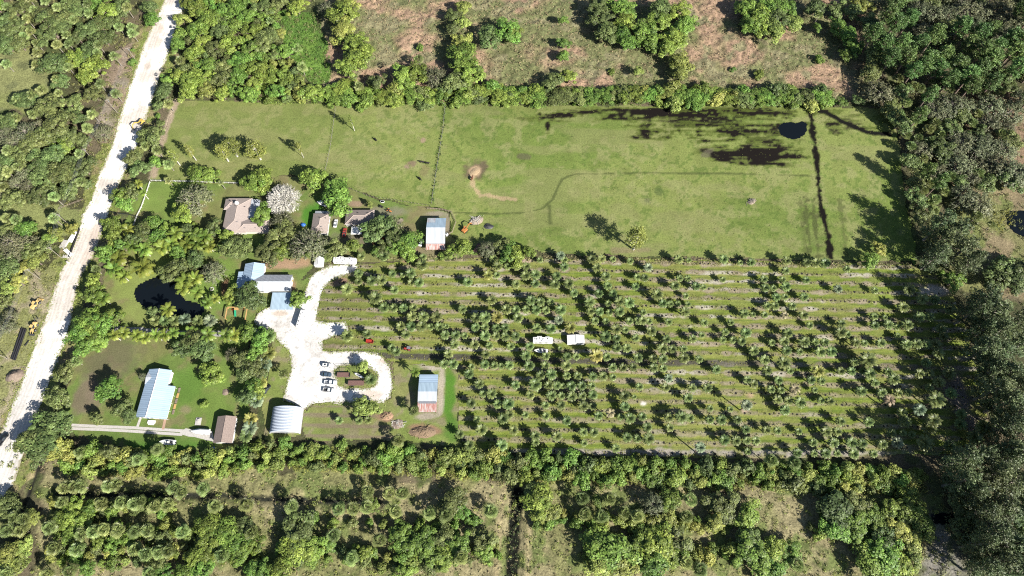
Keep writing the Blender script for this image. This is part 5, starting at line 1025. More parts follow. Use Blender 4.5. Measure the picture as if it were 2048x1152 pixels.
def gable(root, cx, cy, w, l, e, rise, axis, mats, over=.4, wallmat=None, seams=None):
    """two roof slopes and, under their ends, the gable walls"""
    mats = mats if isinstance(mats, (list, tuple)) else (mats, mats)
    if axis == 'Y':
        a, b, m = cx - w / 2 - over, cx + w / 2 + over, cx; y0, y1 = cy - l / 2 - over, cy + l / 2 + over
        slope(root, [(a, y0, e), (m, y0, e + rise), (m, y1, e + rise), (a, y1, e)], mats[0]); slope(root, [(m, y0, e + rise + .004), (b, y0, e + .004), (b, y1, e + .004), (m, y1, e + rise + .004)], mats[1])
        if wallmat: MB().add([(cx - w / 2, cy - l / 2, e - .1), (cx + w / 2, cy - l / 2, e - .1), (cx, cy - l / 2, e + rise - .25), (cx - w / 2, cy + l / 2, e - .1), (cx + w / 2, cy + l / 2, e - .1), (cx, cy + l / 2, e + rise - .25)], [(0, 1, 2), (3, 5, 4), (0, 2, 5, 3), (1, 4, 5, 2), (0, 3, 4, 1)]).build('gable_wall', wallmat, root)
        MB().tube((m, y0, e + rise + .03), (m, y1, e + rise + .03), .13, .13, 4).build('ridge_cap', mats[1], root)
    else:
        a, b, m = cy - l / 2 - over, cy + l / 2 + over, cy; x0, x1 = cx - w / 2 - over, cx + w / 2 + over
        slope(root, [(x0, a, e), (x1, a, e), (x1, m, e + rise), (x0, m, e + rise)], mats[0]); slope(root, [(x0, m, e + rise + .004), (x1, m, e + rise + .004), (x1, b, e + .004), (x0, b, e + .004)], mats[1])
        if wallmat: MB().add([(cx - w / 2, cy - l / 2, e - .1), (cx - w / 2, cy + l / 2, e - .1), (cx - w / 2, cy, e + rise - .25), (cx + w / 2, cy - l / 2, e - .1), (cx + w / 2, cy + l / 2, e - .1), (cx + w / 2, cy, e + rise - .25)], [(0, 1, 2), (3, 5, 4), (0, 2, 5, 3), (1, 4, 5, 2), (0, 3, 4, 1)]).build('gable_wall', wallmat, root)
        MB().tube((x0, m, e + rise + .03), (x1, m, e + rise + .03), .13, .13, 4).build('ridge_cap', mats[0], root)
def house(name, nw, se, z, label, cat='house'):
    cx, cy, w, l = rect(nw, se, z); r = empty(name, (cx, cy, 0)); tag(r, label, cat); return r, w, l
M['ridge'] = plain('ridge_tile', (.44, .36, .31), .9)
M['r_white'] = metal_roof('white_sheet_roof', (.47, .50, .53), axis='X', pitch=.6)
M['r_whiteY'] = metal_roof('white_sheet_roof_across', (.36, .475, .60), axis='Y', pitch=.9)
M['r_blue_and_shaded'] = metal_roof('pale_blue_and_shaded_sheet_roof', (.36, .47, .56), axis='X', pitch=.6)  # pale blue carport sheet; on both barns it paints the shaded north slopes
M['r_grey'] = metal_roof('grey_sheet_roof', (.33, .35, .38), axis='X', pitch=.6)
M['r_greyY'] = metal_roof('grey_sheet_roof_across', (.40, .43, .46), axis='Y', pitch=.6)
M['r_rust'] = metal_roof('rusted_sheet_roof', (.55, .50, .47), rust=.85, axis='X', pitch=.6, lo=.45)
M['r_rustspots'] = metal_roof('spotted_sheet_roof', (.50, .54, .57), rust=.9, axis='X', pitch=.6, lo=.55)
M['hut'] = plain('hut_sheet', (.44, .49, .56), .35, var=.1, scale=1.5)
M['r_tin'] = metal_roof('ribbed_tin', (.50, .50, .50), axis='Y', pitch=.9)

# pink-roofed L-shaped house
r, w, l = house('house', (458, 397), (491, 465), 2.7, 'large L-shaped house with pinkish hip roof beside the pale bare tree')
walls(r, 0, 0, w - .8, l - .8, 2.6, M['cream']); hip(r, 0, 0, w - .6, l - .6, 2.7, 2.1, M['shingle'])
o0 = Vector(r.location); cx, cy, w2, l2 = rect((478, 439), (536, 464), 2.7)
walls(r, cx - o0.x, cy - o0.y, w2 - .8, l2 - .8, 2.58, M['cream']); hip(r, cx - o0.x, cy - o0.y, w2 - .6, l2 - .6, 2.72, 1.75, M['shingle'])
hip(r, -w / 2 + 1.6, l / 2 - 3.6, 5.4, 5.6, 2.75, 1.3, M['shingle'])
MB().box((-.4, l / 2 - 4.2, 4.6), (1.5, 1.1, 1.6)).box((-.4, l / 2 - 4.2, 5.45), (1.7, 1.3, .14)).build('chimney', M['white'], r)
cx, cy, w3, l3 = rect((504, 399), (514, 437), 2.5); lx, ly = cx - o0.x, cy - o0.y
slope(r, [(lx - w3 / 2, ly - l3 / 2, 2.95), (lx + w3 / 2, ly - l3 / 2, 2.45), (lx + w3 / 2, ly + l3 / 2, 2.45), (lx - w3 / 2, ly + l3 / 2, 2.95)], M['r_greyY'], 'porch_roof')
for i in range(4): MB().tube((lx + w3 / 2 - .2, ly - l3 / 2 + .3 + i * (l3 - .6) / 3, 0), (lx + w3 / 2 - .2, ly - l3 / 2 + .3 + i * (l3 - .6) / 3, 2.4), .07).build('porch_post', M['white'], r)
for sd, pos in (('W', -6), ('W', -1), ('W', 4), ('S', -3), ('S', 1.5)): opening(r, sd, 0, 0, w - .8, l - .8, pos, 1.5, 1.3, 1.2)
opening(r, 'E', 0, 0, w - .8, l - .8, 2, 1.1, 1.0, 2.1, 'door', M['newwood'])
# tan hip-roofed cottage
r, w, l = house('house', (627, 427), (655, 467), 2.8, 'small tan hip-roofed house with white walls between white car and lawn')
walls(r, 0, 0, w - .9, l - .9, 2.7, M['white']); hip(r, 0, 0, w - .8, l - .8, 2.85, 1.9, M['shingle2'], .4)
for sd, pos in (('S', -2.2), ('S', 2.0), ('E', -3), ('E', 1.2), ('W', 0), ('N', 0)): opening(r, sd, 0, 0, w - .9, l - .9, pos, 1.5, 1.2, 1.1)
opening(r, 'E', 0, 0, w - .9, l - .9, 3.9, 1.05, .95, 2.05, 'door', M['steel'])
slope(r, [(-w / 2 + .6, l / 2, 2.55), (w / 2 - .1, l / 2, 2.55), (w / 2 - .1, l / 2 + 1.9, 2.2), (-w / 2 + .6, l / 2 + 1.9, 2.2)], M['r_grey'], 'porch_roof')
for sx in (-1, 1): MB().tube((sx * (w / 2 - .8), l / 2 + 1.8, 0), (sx * (w / 2 - .8), l / 2 + 1.8, 2.15), .06).build('porch_post', M['white'], r)
# grey-tan house with clutter
r, w, l = house('house', (693, 420), (746, 449), 2.8, 'wide grey-tan hip-roofed house half shaded by the olive tree')
walls(r, 0, 0, w - .9, l - .9, 2.7, M['offwhite']); hip(r, 0, 0, w - .8, l - .8, 2.85, 1.8, M['shingle3'], .45)
for sd, pos in (('S', -4), ('S', 1), ('S', 5), ('E', 0), ('W', 1), ('N', -3)): opening(r, sd, 0, 0, w - .9, l - .9, pos, 1.5, 1.2, 1.1)
opening(r, 'S', 0, 0, w - .9, l - .9, -1.6, 1.05, 1.0, 2.05, 'door', M['newwood'])
# white canopy tent in front of it
cx, cy, w, l = rect((703, 453), (723, 468), 2.5); r = empty('canopy', (cx, cy, 0)); tag(r, 'white peaked canopy tent in front of the grey-tan house', 'canopy')
MB().add([(-w / 2, -l / 2, 2.3), (w / 2, -l / 2, 2.3), (w / 2, l / 2, 2.3), (-w / 2, l / 2, 2.3), (0, 0, 3.1), (-w / 2, -l / 2, 2.05), (w / 2, -l / 2, 2.05), (w / 2, l / 2, 2.05), (-w / 2, l / 2, 2.05)], [(0, 1, 4), (1, 2, 4), (2, 3, 4), (3, 0, 4), (0, 5, 6, 1), (1, 6, 7, 2), (2, 7, 8, 3), (3, 8, 5, 0)]).build('canopy_top', M['white'], r)
for sx in (-1, 1):
    for sy in (-1, 1): MB().tube((sx * (w / 2 - .06), sy * (l / 2 - .06), 0), (sx * (w / 2 - .06), sy * (l / 2 - .06), 2.3), .05).build('leg', M['steel'], r)
# rusty barn beside the pasture
r, w, l = house('barn', (856, 437), (889, 486), 3.6, 'tall metal barn with white and red rusted roof sheets beside the pasture', 'barn')
walls(r, 0, 0, w - .5, l - .5, 3.5, M['steel']); e, rs_ = 3.6, 2.3
x0, x1, ya, ym, yb = -w / 2 - .3, w / 2 + .3, -l / 2 - .3, .6, l / 2 + .3
def on(y): return e + rs_ * (1 - abs(y - ym) / ((yb if y > ym else -ya + 0) - ym if y > ym else ym - ya))
slope(r, [(x0, ya, e), (x1, ya, e), (x1, ym, e + rs_), (x0, ym, e + rs_)], M['r_white'])
yn = ym + (yb - ym) * .52
slope(r, [(x0, ym, e + rs_ + .004), (x1, ym, e + rs_ + .004), (x1, yn, on(yn)), (x0, yn, on(yn))], M['r_blue_and_shaded'])  # upper north slope: its shade is put into the blue-grey sheet colour
slope(r, [(x0 + w * .48, yn, on(yn) - .01), (x1, yn, on(yn) - .01), (x1, yb, e), (x0 + w * .48, yb, e)], M['r_blue_and_shaded']); slope(r, [(x0, yn, on(yn) - .03), (x0 + w * .48, yn, on(yn) - .03), (x0 + w * .48, yb, e - .02), (x0, yb, e - .02)], M['r_rustspots'])  # lower north slope: painted shade on the right, rust-spotted sheet on the left
slope(r, [(x0, ya - 3.0, 2.6), (x1, ya - 3.0, 2.6), (x1, ya - .05, 3.45), (x0, ya - .05, 3.45)], M['r_rust'], 'lean_to_roof')
for i in range(4): MB().tube((x0 + .3 + i * (x1 - x0 - .6) / 3, ya - 2.9, 0), (x0 + .3 + i * (x1 - x0 - .6) / 3, ya - 2.9, 2.5), .08).build('post', M['wood'], r)
MB().add([(-w / 2 + .3, ya + .4, 3.4), (-w / 2 + .3, ym, 5.6), (-w / 2 + .3, yb - .4, 3.4), (w / 2 - .3, ya + .4, 3.4), (w / 2 - .3, ym, 5.6), (w / 2 - .3, yb - .4, 3.4)], [(0, 2, 1), (3, 4, 5), (0, 1, 4, 3), (1, 2, 5, 4), (0, 3, 5, 2)]).build('gable_wall', M['steel'], r)
opening(r, 'E', 0, 0, w - .5, l - .5, 0, 1.5, 3.2, 2.9, 'door', M['darksteel'], False); opening(r, 'S', 0, 0, w - .5, l - .5, 1, 1.5, 3.0, 2.8, 'door', M['darksteel'], False)
# white-roofed house by the drive
r, w, l = house('house', (491, 528), (522, 575), 3.0, 'white metal-roofed house with crossing gables between pond and drive'); o0 = Vector(r.location)
walls(r, 0, 0, w - .6, l - .6, 2.9, M['offwhite']); gable(r, 0, 0, w - .6, l - .6, 3.0, 1.8, 'Y', (M['r_whiteY'], M['r_whiteY']), .4, M['offwhite'])
cx, cy, w2, l2 = rect((512, 550), (580, 582), 3.0); lx, ly = cx - o0.x, cy - o0.y
walls(r, lx, ly, w2 - .6, l2 - .6, 2.88, M['offwhite']); gable(r, lx, ly, w2 - .6, l2 - .6, 3.02, 1.75, 'X', (M['r_white'], M['r_grey']), .4, M['offwhite'])
opening(r, 'E', lx, ly, w2 - .6, l2 - .6, -1.5, 1.5, 1.2, 1.1); opening(r, 'E', lx, ly, w2 - .6, l2 - .6, 2.2, 1.05, .95, 2.05, 'door', M['newwood']); opening(r, 'S', lx, ly, w2 - .6, l2 - .6, -5, 1.5, 1.3, 1.1)
cx, cy, w3, l3 = rect((477, 543), (491, 577), 2.6); lx, ly = cx - o0.x, cy - o0.y
slope(r, [(lx - w3 / 2, ly - l3 / 2, 2.45), (lx + w3 / 2, ly - l3 / 2, 3.0), (lx + w3 / 2, ly + l3 / 2, 3.0), (lx - w3 / 2, ly + l3 / 2, 2.45)], M['r_whiteY'], 'lean_to_roof')
walls(r, lx + .6, ly, w3 - 1.6, l3 - .6, 2.4, M['offwhite'])
cx, cy, w, l = rect((545, 585), (585, 619), 2.9); r = empty('carport', (cx, cy, 0)); tag(r, 'flat pale blue carport roof joining the white-roofed house to the drive', 'carport')
slope(r, [(-w / 2, -l / 2, 2.75), (w / 2, -l / 2, 2.75), (w / 2, l / 2, 2.95), (-w / 2, l / 2, 2.95)], M['r_blue_and_shaded'], 'roof')
for i in range(4):
    for sy in (-1, 1): MB().tube((-w / 2 + .3 + i * (w - .6) / 3, sy * (l / 2 - .3), 0), (-w / 2 + .3 + i * (w - .6) / 3, sy * (l / 2 - .3), 2.72), .08).build('post', M['white'], r)
# long metal-roofed house on the corner lawn
c = W(309, 787, 2.8); r = empty('house', (c.x, c.y, 0), R(-3)); tag(r, 'long house with pale blue-white metal roof on the corner lawn', 'house'); L_ = 23.0
walls(r, 0, 0, 9.6, L_ - .8, 2.75, M['white']); walls(r, 5.9, -3.4, 3.2, 15.4, 2.2, M['white'], 'porch_wall'); e = 2.85
y0, y1 = -L_ / 2, L_ / 2
slope(r, [(-5.6, y0, e), (0, y0, e + 1.9), (0, y1, e + 1.9), (-5.6, y1, e)], M['r_whiteY']); slope(r, [(0, y0, e + 1.904), (5.2, y0, e + .15), (5.2, y1, e + .15), (0, y1, e + 1.904)], M['r_whiteY'])
slope(r, [(5.2, y0, e + .14), (8.4, y0, e - .75), (8.4, y0 + 15.6, e - .75), (5.2, y0 + 15.6, e + .14)], M['r_whiteY'], 'porch_roof')
MB().tube((0, y0, e + 1.95), (0, y1, e + 1.95), .16, .16, 4).build('ridge_cap', M['white'], r)
MB().slab([(-5.7, y1 - 7.4, e + .05), (-5.7, y1 - 4.2, e + .9), (-2.9, y1 - 4.2, e + 1.05)], .08).slab([(-5.7, y1 - 4.2, e + .9), (-5.7, y1 - 1.2, e + .05), (-2.9, y1 - 4.2, e + 1.06)], .08).build('dormer', M['r_white'], r)
for i, yy in enumerate((-9, -5.5, -2, 2)): opening(r, 'E', 5.9, -3.4, 3.2, 15.4, yy + 3.4, 1.3, 1.5, 1.1)
for xx in (-3.2, 1.2): opening(r, 'S', 0, 0, 9.6, L_ - .8, xx, 1.5, 1.4, 1.2)
opening(r, 'S', 0, 0, 9.6, L_ - .8, -.9, 1.1, 1.0, 2.1, 'door', M['blue'])
for i in range(5): MB().box((9.6, y0 + 4.0 + i * 2.6, .15), (.9, 2.2, .3)).build('planter_box' if i else 'planter_box', M['newwood'] if i % 2 else M['dirt'], r)
for i in range(5): MB().tube((8.2, y0 + .3 + i * 3.7, 0), (8.2, y0 + .3 + i * 3.7, 2.0), .07).build('porch_post', M['white'], r)
MB().box((.9, y0 - 1.2, .25), (3.4, 1.5, .5)).box((.9, y0 - 2.2, .12), (2.6, .6, .24)).build('front_step', M['white'], r)
# brown-shingled garage
r, w, l = house('garage', (436, 833), (464, 886), 2.7, 'brown shingle-roofed garage beside the covered boat', 'garage')
walls(r, 0, 0, w - .8, l - .8, 2.6, M['white']); gable(r, 0, 0, w - .8, l - .8, 2.75, 1.7, 'Y', (M['brownshingle'], M['brownshingle']), .45, M['white'])
opening(r, 'S', 0, 0, w - .8, l - .8, 0, 1.2, 4.2, 2.3, 'door', M['offwhite']); opening(r, 'W', 0, 0, w - .8, l - .8, -2, 1.4, 1.1, 1.0)
# arched hut
cx, cy, w, l = rect((546, 815), (598, 866), 1.5); r = empty('arched_hut', (cx, cy, 0)); tag(r, 'white arched hut of ribbed metal at the end of the drive', 'hut')
ra, hh = w / 2, 5.2; n = 22; nr = 17
for k in range(nr):
    ya, yb2 = -l / 2 + l * k / nr, -l / 2 + l * (k + 1) / nr; mb = MB(); prof = ((0, -.12), (.15, .08), (.5, .20), (.85, .08), (1, -.12))
    vs = []; fs = []
    for s, (t, hgt) in enumerate(prof):
        for i in range(n + 1):
            a = math.pi * i / n; vs.append((math.cos(a) * (ra + hgt), ya + (yb2 - ya) * t, math.sin(a) ** .85 * (hh + hgt)))
    for s in range(len(prof) - 1):
        for i in range(n): fs.append((s * (n + 1) + i, s * (n + 1) + i + 1, (s + 1) * (n + 1) + i + 1, (s + 1) * (n + 1) + i))
    mb.add(vs, fs).build('arch_panel', M['hut'], r, True)
for sy in (-1, 1):
    ring = [(math.cos(math.pi * i / n) * (ra - .1), sy * (l / 2 - .25), math.sin(math.pi * i / n) ** .85 * (hh - .1)) for i in range(n + 1)]; MB().add(ring, [tuple(range(n + 1))]).build('end_wall', M['r_tin'], r)
    MB().box((0, sy * (l / 2 - .22), 1.7), (4.2, .12, 3.4)).build('door', M['grey_metal'], r)
for sx in (-1, 1): MB().box((sx * (ra + .1), 0, .15), (.5, l, .3)).build('footing', M['concrete'], r)
# barn beside the drive
r, w, l = house('barn', (839, 749), (873, 824), 3.3, 'long metal barn with red rust stripes at its lower end beside the drive', 'barn')
walls(r, 0, 1.0, w - .6, l - 2.6, 3.2, M['steel']); e, rs_ = 3.3, 1.5; x0, x1 = -w / 2, w / 2; ym = .3
def seg(y0, z0, y1, z1, mat): slope(r, [(x0, y0, z0), (x1, y0, z0), (x1, y1, z1), (x0, y1, z1)], mat)
h1 = l / 2; seg(ym, e + rs_ + .004, ym + (h1 - ym) * .52, e + rs_ * .48, M['r_blue_and_shaded']); seg(ym + (h1 - ym) * .52 + .01, e + rs_ * .48 - .03, h1, e - .02, M['r_whiteY'])  # upper half of north slope is coloured blue-grey to stand for shade
seg(-h1 + 4.6, e + .46, ym, e + rs_, M['r_white']); seg(-h1, e - .05, -h1 + 4.7, e + .43, M['r_rust'])
slope(r, [(x0 + w * .42, -h1 + 6.6, e + .72), (x0 + w * .70, -h1 + 6.6, e + .72), (x0 + w * .70, -h1 + 9.0, e + .98), (x0 + w * .42, -h1 + 9.0, e + .98)], M['r_rust'], 'patch_sheet', .03)
MB().add([(-w / 2 + .32, -h1 + .8, 3.1), (-w / 2 + .32, ym, 4.6), (-w / 2 + .32, h1 - .6, 3.1), (w / 2 - .32, -h1 + .8, 3.1), (w / 2 - .32, ym, 4.6), (w / 2 - .32, h1 - .6, 3.1)], [(0, 2, 1), (3, 4, 5), (0, 1, 4, 3), (1, 2, 5, 4), (0, 3, 5, 2)]).build('gable_wall', M['steel'], r)
for sx in (-1, 1): MB().tube((sx * (w / 2 - .3), -h1 + .3, 0), (sx * (w / 2 - .3), -h1 + .3, 3.2), .09).build('post', M['wood'], r)
opening(r, 'E', 0, 1, w - .6, l - 2.6, 0, 1.4, 3.0, 2.8, 'door', M['darksteel'], False); opening(r, 'W', 0, 1, w - .6, l - 2.6, 3, 1.4, 2.4, 2.6, 'door', M['darksteel'], False)
# small white sheds
for nw, se, lab in (((1134, 670), (1169, 687), 'white gabled canopy garage among the palms beside a camper'), ((630, 514), (645, 531), 'little white shed at the end of the drive beside the long camper')):
    r, w, l = house('shed', nw, se, 2.3, lab, 'shed'); walls(r, 0, 0, w - .2, l - .3, 2.25, M['white']); gable(r, 0, 0, w - .2, l - .3, 2.35, .75, 'Y', (M['white'], M['white']), .12, M['white'])
    opening(r, 'S', 0, 0, w - .2, l - .3, 0, 1.0, min(2.6, w * .5), 1.9, 'door', M['offwhite'])
# ================================================================== vehicles, boats, machines
_paint = {}
def paint(col, rough=.3):
    if col not in _paint: _paint[col] = plain('paint_%d' % len(_paint), col, rough, var=.03, spec=.6)
    return _paint[col]
def at(px, py, z=0.0): w = W(px, py, z); return (w.x, w.y, 0.05)
def box_ring(x, hw, z0, z1, r=.12): return [(x, -hw, z0 + r), (x, -hw + r, z0), (x, hw - r, z0), (x, hw, z0 + r), (x, hw, z1 - r), (x, hw - r * 1.4, z1), (x, -hw + r * 1.4, z1), (x, -hw, z1 - r)]
def wheel(root, x, y, r=.34, w=.24, name='wheel'):
    o = MB().tube((x, y - w / 2, r), (x, y + w / 2, r), r, r, 14).build(name, M['rubber'], root); MB().tube((x, y - w / 2 - .012, r), (x, y + w / 2 + .012, r), r * .58, r * .58, 10).build('rim', M['steel'], o); return o
def car(px, py, rz, col, kind, label, L=4.6, wd=1.82, cat=None, trim=None):
    """front towards +x"""
    r = empty({'pickup': 'pickup_truck', 'suv': 'suv', 'sedan': 'car'}[kind], at(px, py, .8), rz); tag(r, label, cat or {'pickup': 'pickup', 'suv': 'car', 'sedan': 'car'}[kind]); h = wd / 2; f = L / 2; p = paint(col)
    if kind == 'pickup':
        MB().loft([box_ring(f, h * .86, .45, .85), box_ring(f - .25, h * .97, .36, 1.06), box_ring(f - 1.35, h, .34, 1.14), box_ring(f - 1.5, h, .34, 1.16), box_ring(.02 - .55, h, .34, 1.16), box_ring(-.58, h, .34, .72), box_ring(-f + .1, h, .40, .72), box_ring(-f, h * .95, .46, .70)]).build('body', p, r, False)
        bed = MB()
        for sy in (-1, 1): bed.box((-(f + .6) / 2, sy * (h - .06), .92), (f - .62, .11, .5))
        bed.box((-f + .06, 0, .92), (.1, wd - .1, .5)); bed.build('bed_side', p, r); MB().box((-(f + .6) / 2, 0, .735), (f - .75, wd - .24, .03)).build('bed_floor', trim or M['darksteel'], r)
        c0, c1, top = -.55, f - 1.45, 1.82
    elif kind == 'suv':
        MB().loft([box_ring(f, h * .86, .45, .85), box_ring(f - .25, h * .97, .34, 1.02), box_ring(f - 1.2, h, .32, 1.10), box_ring(-f + .3, h, .32, 1.12), box_ring(-f, h * .9, .45, 1.0)]).build('body', p, r); c0, c1, top = -f + .12, f - 1.25, 1.72
    else:
        MB().loft([box_ring(f, h * .82, .42, .72), box_ring(f - .25, h * .96, .32, .88), box_ring(f - 1.25, h, .30, .98), box_ring(-f + 1.0, h, .30, 1.0), box_ring(-f + .2, h * .96, .34, .94), box_ring(-f, h * .85, .45, .80)]).build('body', p, r); c0, c1, top = -f + .75, f - 1.35, 1.45
    z = {'pickup': 1.10, 'suv': 1.06, 'sedan': .93}[kind]; back = .15 if kind != 'sedan' else .75
    a, b = c0 + back, c1 - .75
    MB().loft([[(c0, -h * .93, z), (c0, h * .93, z), (c1, h * .93, z), (c1, -h * .93, z)], [(a, -h * .74, top), (a, h * .74, top), (b, h * .74, top), (b, -h * .74, top)]]).build('windows', M['glass'], r)
    MB().loft([[(a - .05, -h * .77, top - .01), (a - .05, h * .77, top - .01), (b + .05, h * .77, top - .01), (b + .05, -h * .77, top - .01)], [(a + .08, -h * .68, top + .06), (a + .08, h * .68, top + .06), (b - .08, h * .68, top + .06), (b - .08, -h * .68, top + .06)]]).build('roof', p, r)
    for sx in (1, -1):
        for sy in (1, -1): wheel(r, sx * (f - (.85 if sx > 0 else .95)), sy * (h - .10))
    for sy in (1, -1): MB().box((f - .06, sy * h * .62, .72 if kind != 'sedan' else .62), (.14, .34, .16)).build('headlight', M['white'], r); MB().box((-f + .03, sy * h * .72, .8 if kind != 'sedan' else .72), (.08, .26, .16)).build('tail_light', M['red'], r); MB().box((c1 - .35, sy * (h + .1), z + .06), (.14, .2, .13)).build('mirror', p, r)
    if kind == 'suv': MB().box(((a + b) / 2 + .1, 0, top + .075), (.95, .8, .02)).build('sunroof', M['glass'], r)
    return r
car(654, 730.5, R(-2), (.66, .66, .64), 'suv', 'white car with dark sunroof, uppermost of four parked on the drive', 4.4)
car(652.7, 749, R(-3), (.055, .085, .12), 'sedan', 'dark blue-grey car parked between white car and white pickup', 4.9)
car(661, 765, R(-1), (.66, .67, .68), 'pickup', 'white pickup with cargo in bed, third of four parked vehicles', 5.9, 2.0, trim=M['steel'])
car(658, 780.5, R(-3), (.66, .66, .65), 'pickup', 'white pickup with empty black bed, lowest of four parked vehicles', 5.6, 1.95)
car(533, 778, R(62), (.012, .013, .015), 'suv', 'black car parked under the palms above the arched hut', 4.8)
car(5, 879, R(68), (.012, .014, .018), 'pickup', 'black pickup driving up the white road', 6.2, 2.05)
car(671, 446.5, R(86), (.62, .63, .62), 'sedan', 'white car parked beside the tan hip-roofed house', 4.9)
car(689, 465, R(88), (.30, .045, .035), 'pickup', 'faded red pickup in front of the grey-tan house', 5.2)
car(773, 479, R(5), (.28, .02, .02), 'suv', 'dark red car under the trees beside the orange tractor', 4.6)
car(842, 485, R(75), (.60, .62, .62), 'sedan', 'white car half hidden at the left side of the rusty barn', 4.4)
def camper(px, py, rz, L, wd, h, label, name='camper', slides=True, nose=True):
    r = empty(name, at(px, py, h), rz); tag(r, label, 'camper'); f = L / 2; hw = wd / 2
    rg = [box_ring(-f, hw * .96, .75, h - .12, .15), box_ring(-f + .2, hw, .6, h, .15), box_ring(f - 1.6, hw, .6, h, .15)] + ([box_ring(f - .5, hw, .9, h - .1, .15), box_ring(f, hw * .85, 1.3, h - .7, .15)] if nose else [box_ring(f - .1, hw, .6, h, .15), box_ring(f, hw * .96, .7, h - .1, .15)])
    MB().loft(rg).build('body', M['white'], r)
    for k, x in enumerate((-f * .55, f * .1)): MB().box((x, 0, h + .16), (1.0, .75, .30), 0, .85).build('air_conditioner', M['offwhite'], r)
    for k, (x, y) in enumerate(((-f * .8, .5), (-f * .15, -.55), (f * .45, .5), (f * .62, -.4), (-f * .35, .6))): MB().box((x, y, h + .07), (.42, .42, .14)).build('roof_vent', M['steel'] if k % 2 else M['black'], r)
    for sy in (-1, 1):
        for x in (-f * .7, -f * .25, f * .35): MB().box((x, sy * (hw + .012), h * .62), (1.0, .03, .55)).build('window', M['glass'], r)
        for x in (-.5, .5): wheel(r, x - f * .15, sy * (hw - .15), .36, .25)
        MB().box((0, sy * (hw + .008), .95), (L * .8, .02, .22)).build('stripe', M['steel'], r)
    MB().box((f * .02, -hw - .015, 1.45), (.7, .04, 1.7)).build('door', M['offwhite'], r); MB().tube((f * -.5, -hw - .10, h - .25), (f * .5, -hw - .10, h - .25), .09).build('awning', M['steel'], r)
    MB().tube((f - .1, .5, .6), (f + 1.2, 0, .55), .06).tube((f - .1, -.5, .6), (f + 1.2, 0, .55), .06).tube((f + 1.1, 0, 0), (f + 1.1, 0, .55), .05).build('hitch', M['darksteel'], r)
    if slides: MB().box((-f * .35, hw + .3, h * .55), (2.4, .6, h * .62)).build('slide_out', M['white'], r); MB().box((f * .45, hw + .25, h * .55), (1.9, .5, h * .6)).build('slide_out', M['white'], r)
    return r
camper(689, 519, R(-3), 11.6, 2.6, 3.6, 'long white camper at the top end of the drive beside the small shed')
camper(1086, 679, R(-1), 9.6, 2.55, 3.3, 'white camper among the palms beside the boat and canopy garage')
camper(601, 636, R(81), 8.8, 2.5, 3.2, 'white camper parked on the drive below the carport', slides=False, nose=False)
def boat(px, py, rz, L, wd, label, console=True, cover=False, cabin=False, trailer=True, col=None):
    r = empty('boat', at(px, py, 1.0), rz); tag(r, label, 'boat'); f = L / 2; b = .62 if trailer else .12
    def ring(x, hw, zk, zg): return [(x, -hw, zg), (x, -hw * .92, zg - .45), (x, 0, zk), (x, hw * .92, zg - .45), (x, hw, zg), (x, hw * .86, zg + .03), (x, -hw * .86, zg + .03)]
    H = wd / 2; rg = [ring(-f, H * .95, b + .12, b + .95), ring(-f * .3, H, b, b + 1.0), ring(f * .25, H * .95, b + .02, b + 1.06), ring(f * .6, H * .68, b + .2, b + 1.16), ring(f * .85, H * .32, b + .5, b + 1.24), ring(f, H * .04, b + .95, b + 1.28)]
    MB().loft(rg).build('hull', col or M['white'], r)
    zt = b + 1.06
    if cover: MB().loft([[(-f * .95, -H * .9, zt), (-f * .95, H * .9, zt), (-f * .95, H * .5, zt + .7), (-f * .95, -H * .5, zt + .7)], [(0, -H * .97, zt), (0, H * .97, zt), (0, H * .45, zt + 1.0), (0, -H * .45, zt + 1.0)], [(f * .9, -H * .2, zt + .18), (f * .9, H * .2, zt + .18), (f * .9, H * .1, zt + .3), (f * .9, -H * .1, zt + .3)]]).build('cover', M['white'], r)
    else:
        MB().box((-f * .25, 0, zt + .0), (L * .5, wd * .72, .04)).build('cockpit_floor', M['steel'], r)
        if console: MB().box((-f * .15, 0, zt + .4), (.9, .8, .8), 0, .8).build('console', M['offwhite'], r); MB().box((-f * .52, 0, zt + .25), (.6, 1.0, .45)).build('seat', M['black'], r); MB().box((f * -.02, 0, zt + .75), (.06, .75, .4)).build('windshield', M['glass'], r)
        if cabin: MB().loft([[(-.2, -H * .75, zt), (-.2, H * .75, zt), (f * .6, H * .5, zt), (f * .6, -H * .5, zt)], [(0, -H * .6, zt + .9), (0, H * .6, zt + .9), (f * .3, H * .45, zt + .9), (f * .3, -H * .45, zt + .9)]]).build('cabin', M['white'], r); MB().box((.1, 0, zt + 1.25), (1.8, H * 1.3, .08)).build('hardtop', M['white'], r); MB().box((.95, 0, zt + .62), (.5, H * 1.15, .42)).build('windshield', M['glass'], r)
    MB().box((-f - .35, 0, b + .75), (.5, .45, .95), 0, .8).build('outboard_motor', M['black'] if console else M['offwhite'], r)
    if trailer:
        t = MB()
        for sy in (-1, 1): t.box((-f * .1, sy * H * .55, .48), (L * .85, .1, .12))
        t.tube((f * .6, H * .5, .48), (f + 1.2, 0, .48), .05).tube((f * .6, -H * .5, .48), (f + 1.2, 0, .48), .05).build('trailer_frame', M['steel'], r)
        for sy in (-1, 1): wheel(r, -f * .35, sy * (H * .9), .32, .22)
    return r
boat(1082, 702.5, R(176), 6.6, 2.2, 'white open boat with grey cockpit on a trailer below the camper')
boat(336, 885, R(176), 7.2, 2.4, 'white open boat on grass below the concrete tracks', True)
boat(402, 863.5, R(178), 8.4, 2.6, 'large white covered boat beside the brown garage', False, True)
boat(645, 408, R(158), 5.6, 2.3, 'white cabin boat on the lawn above the tan house', False, False, True)
boat(720, 752, R(-28), 4.6, 1.1, 'slim white canoe lying on the drive island beside the trailers', False, False, False, False)
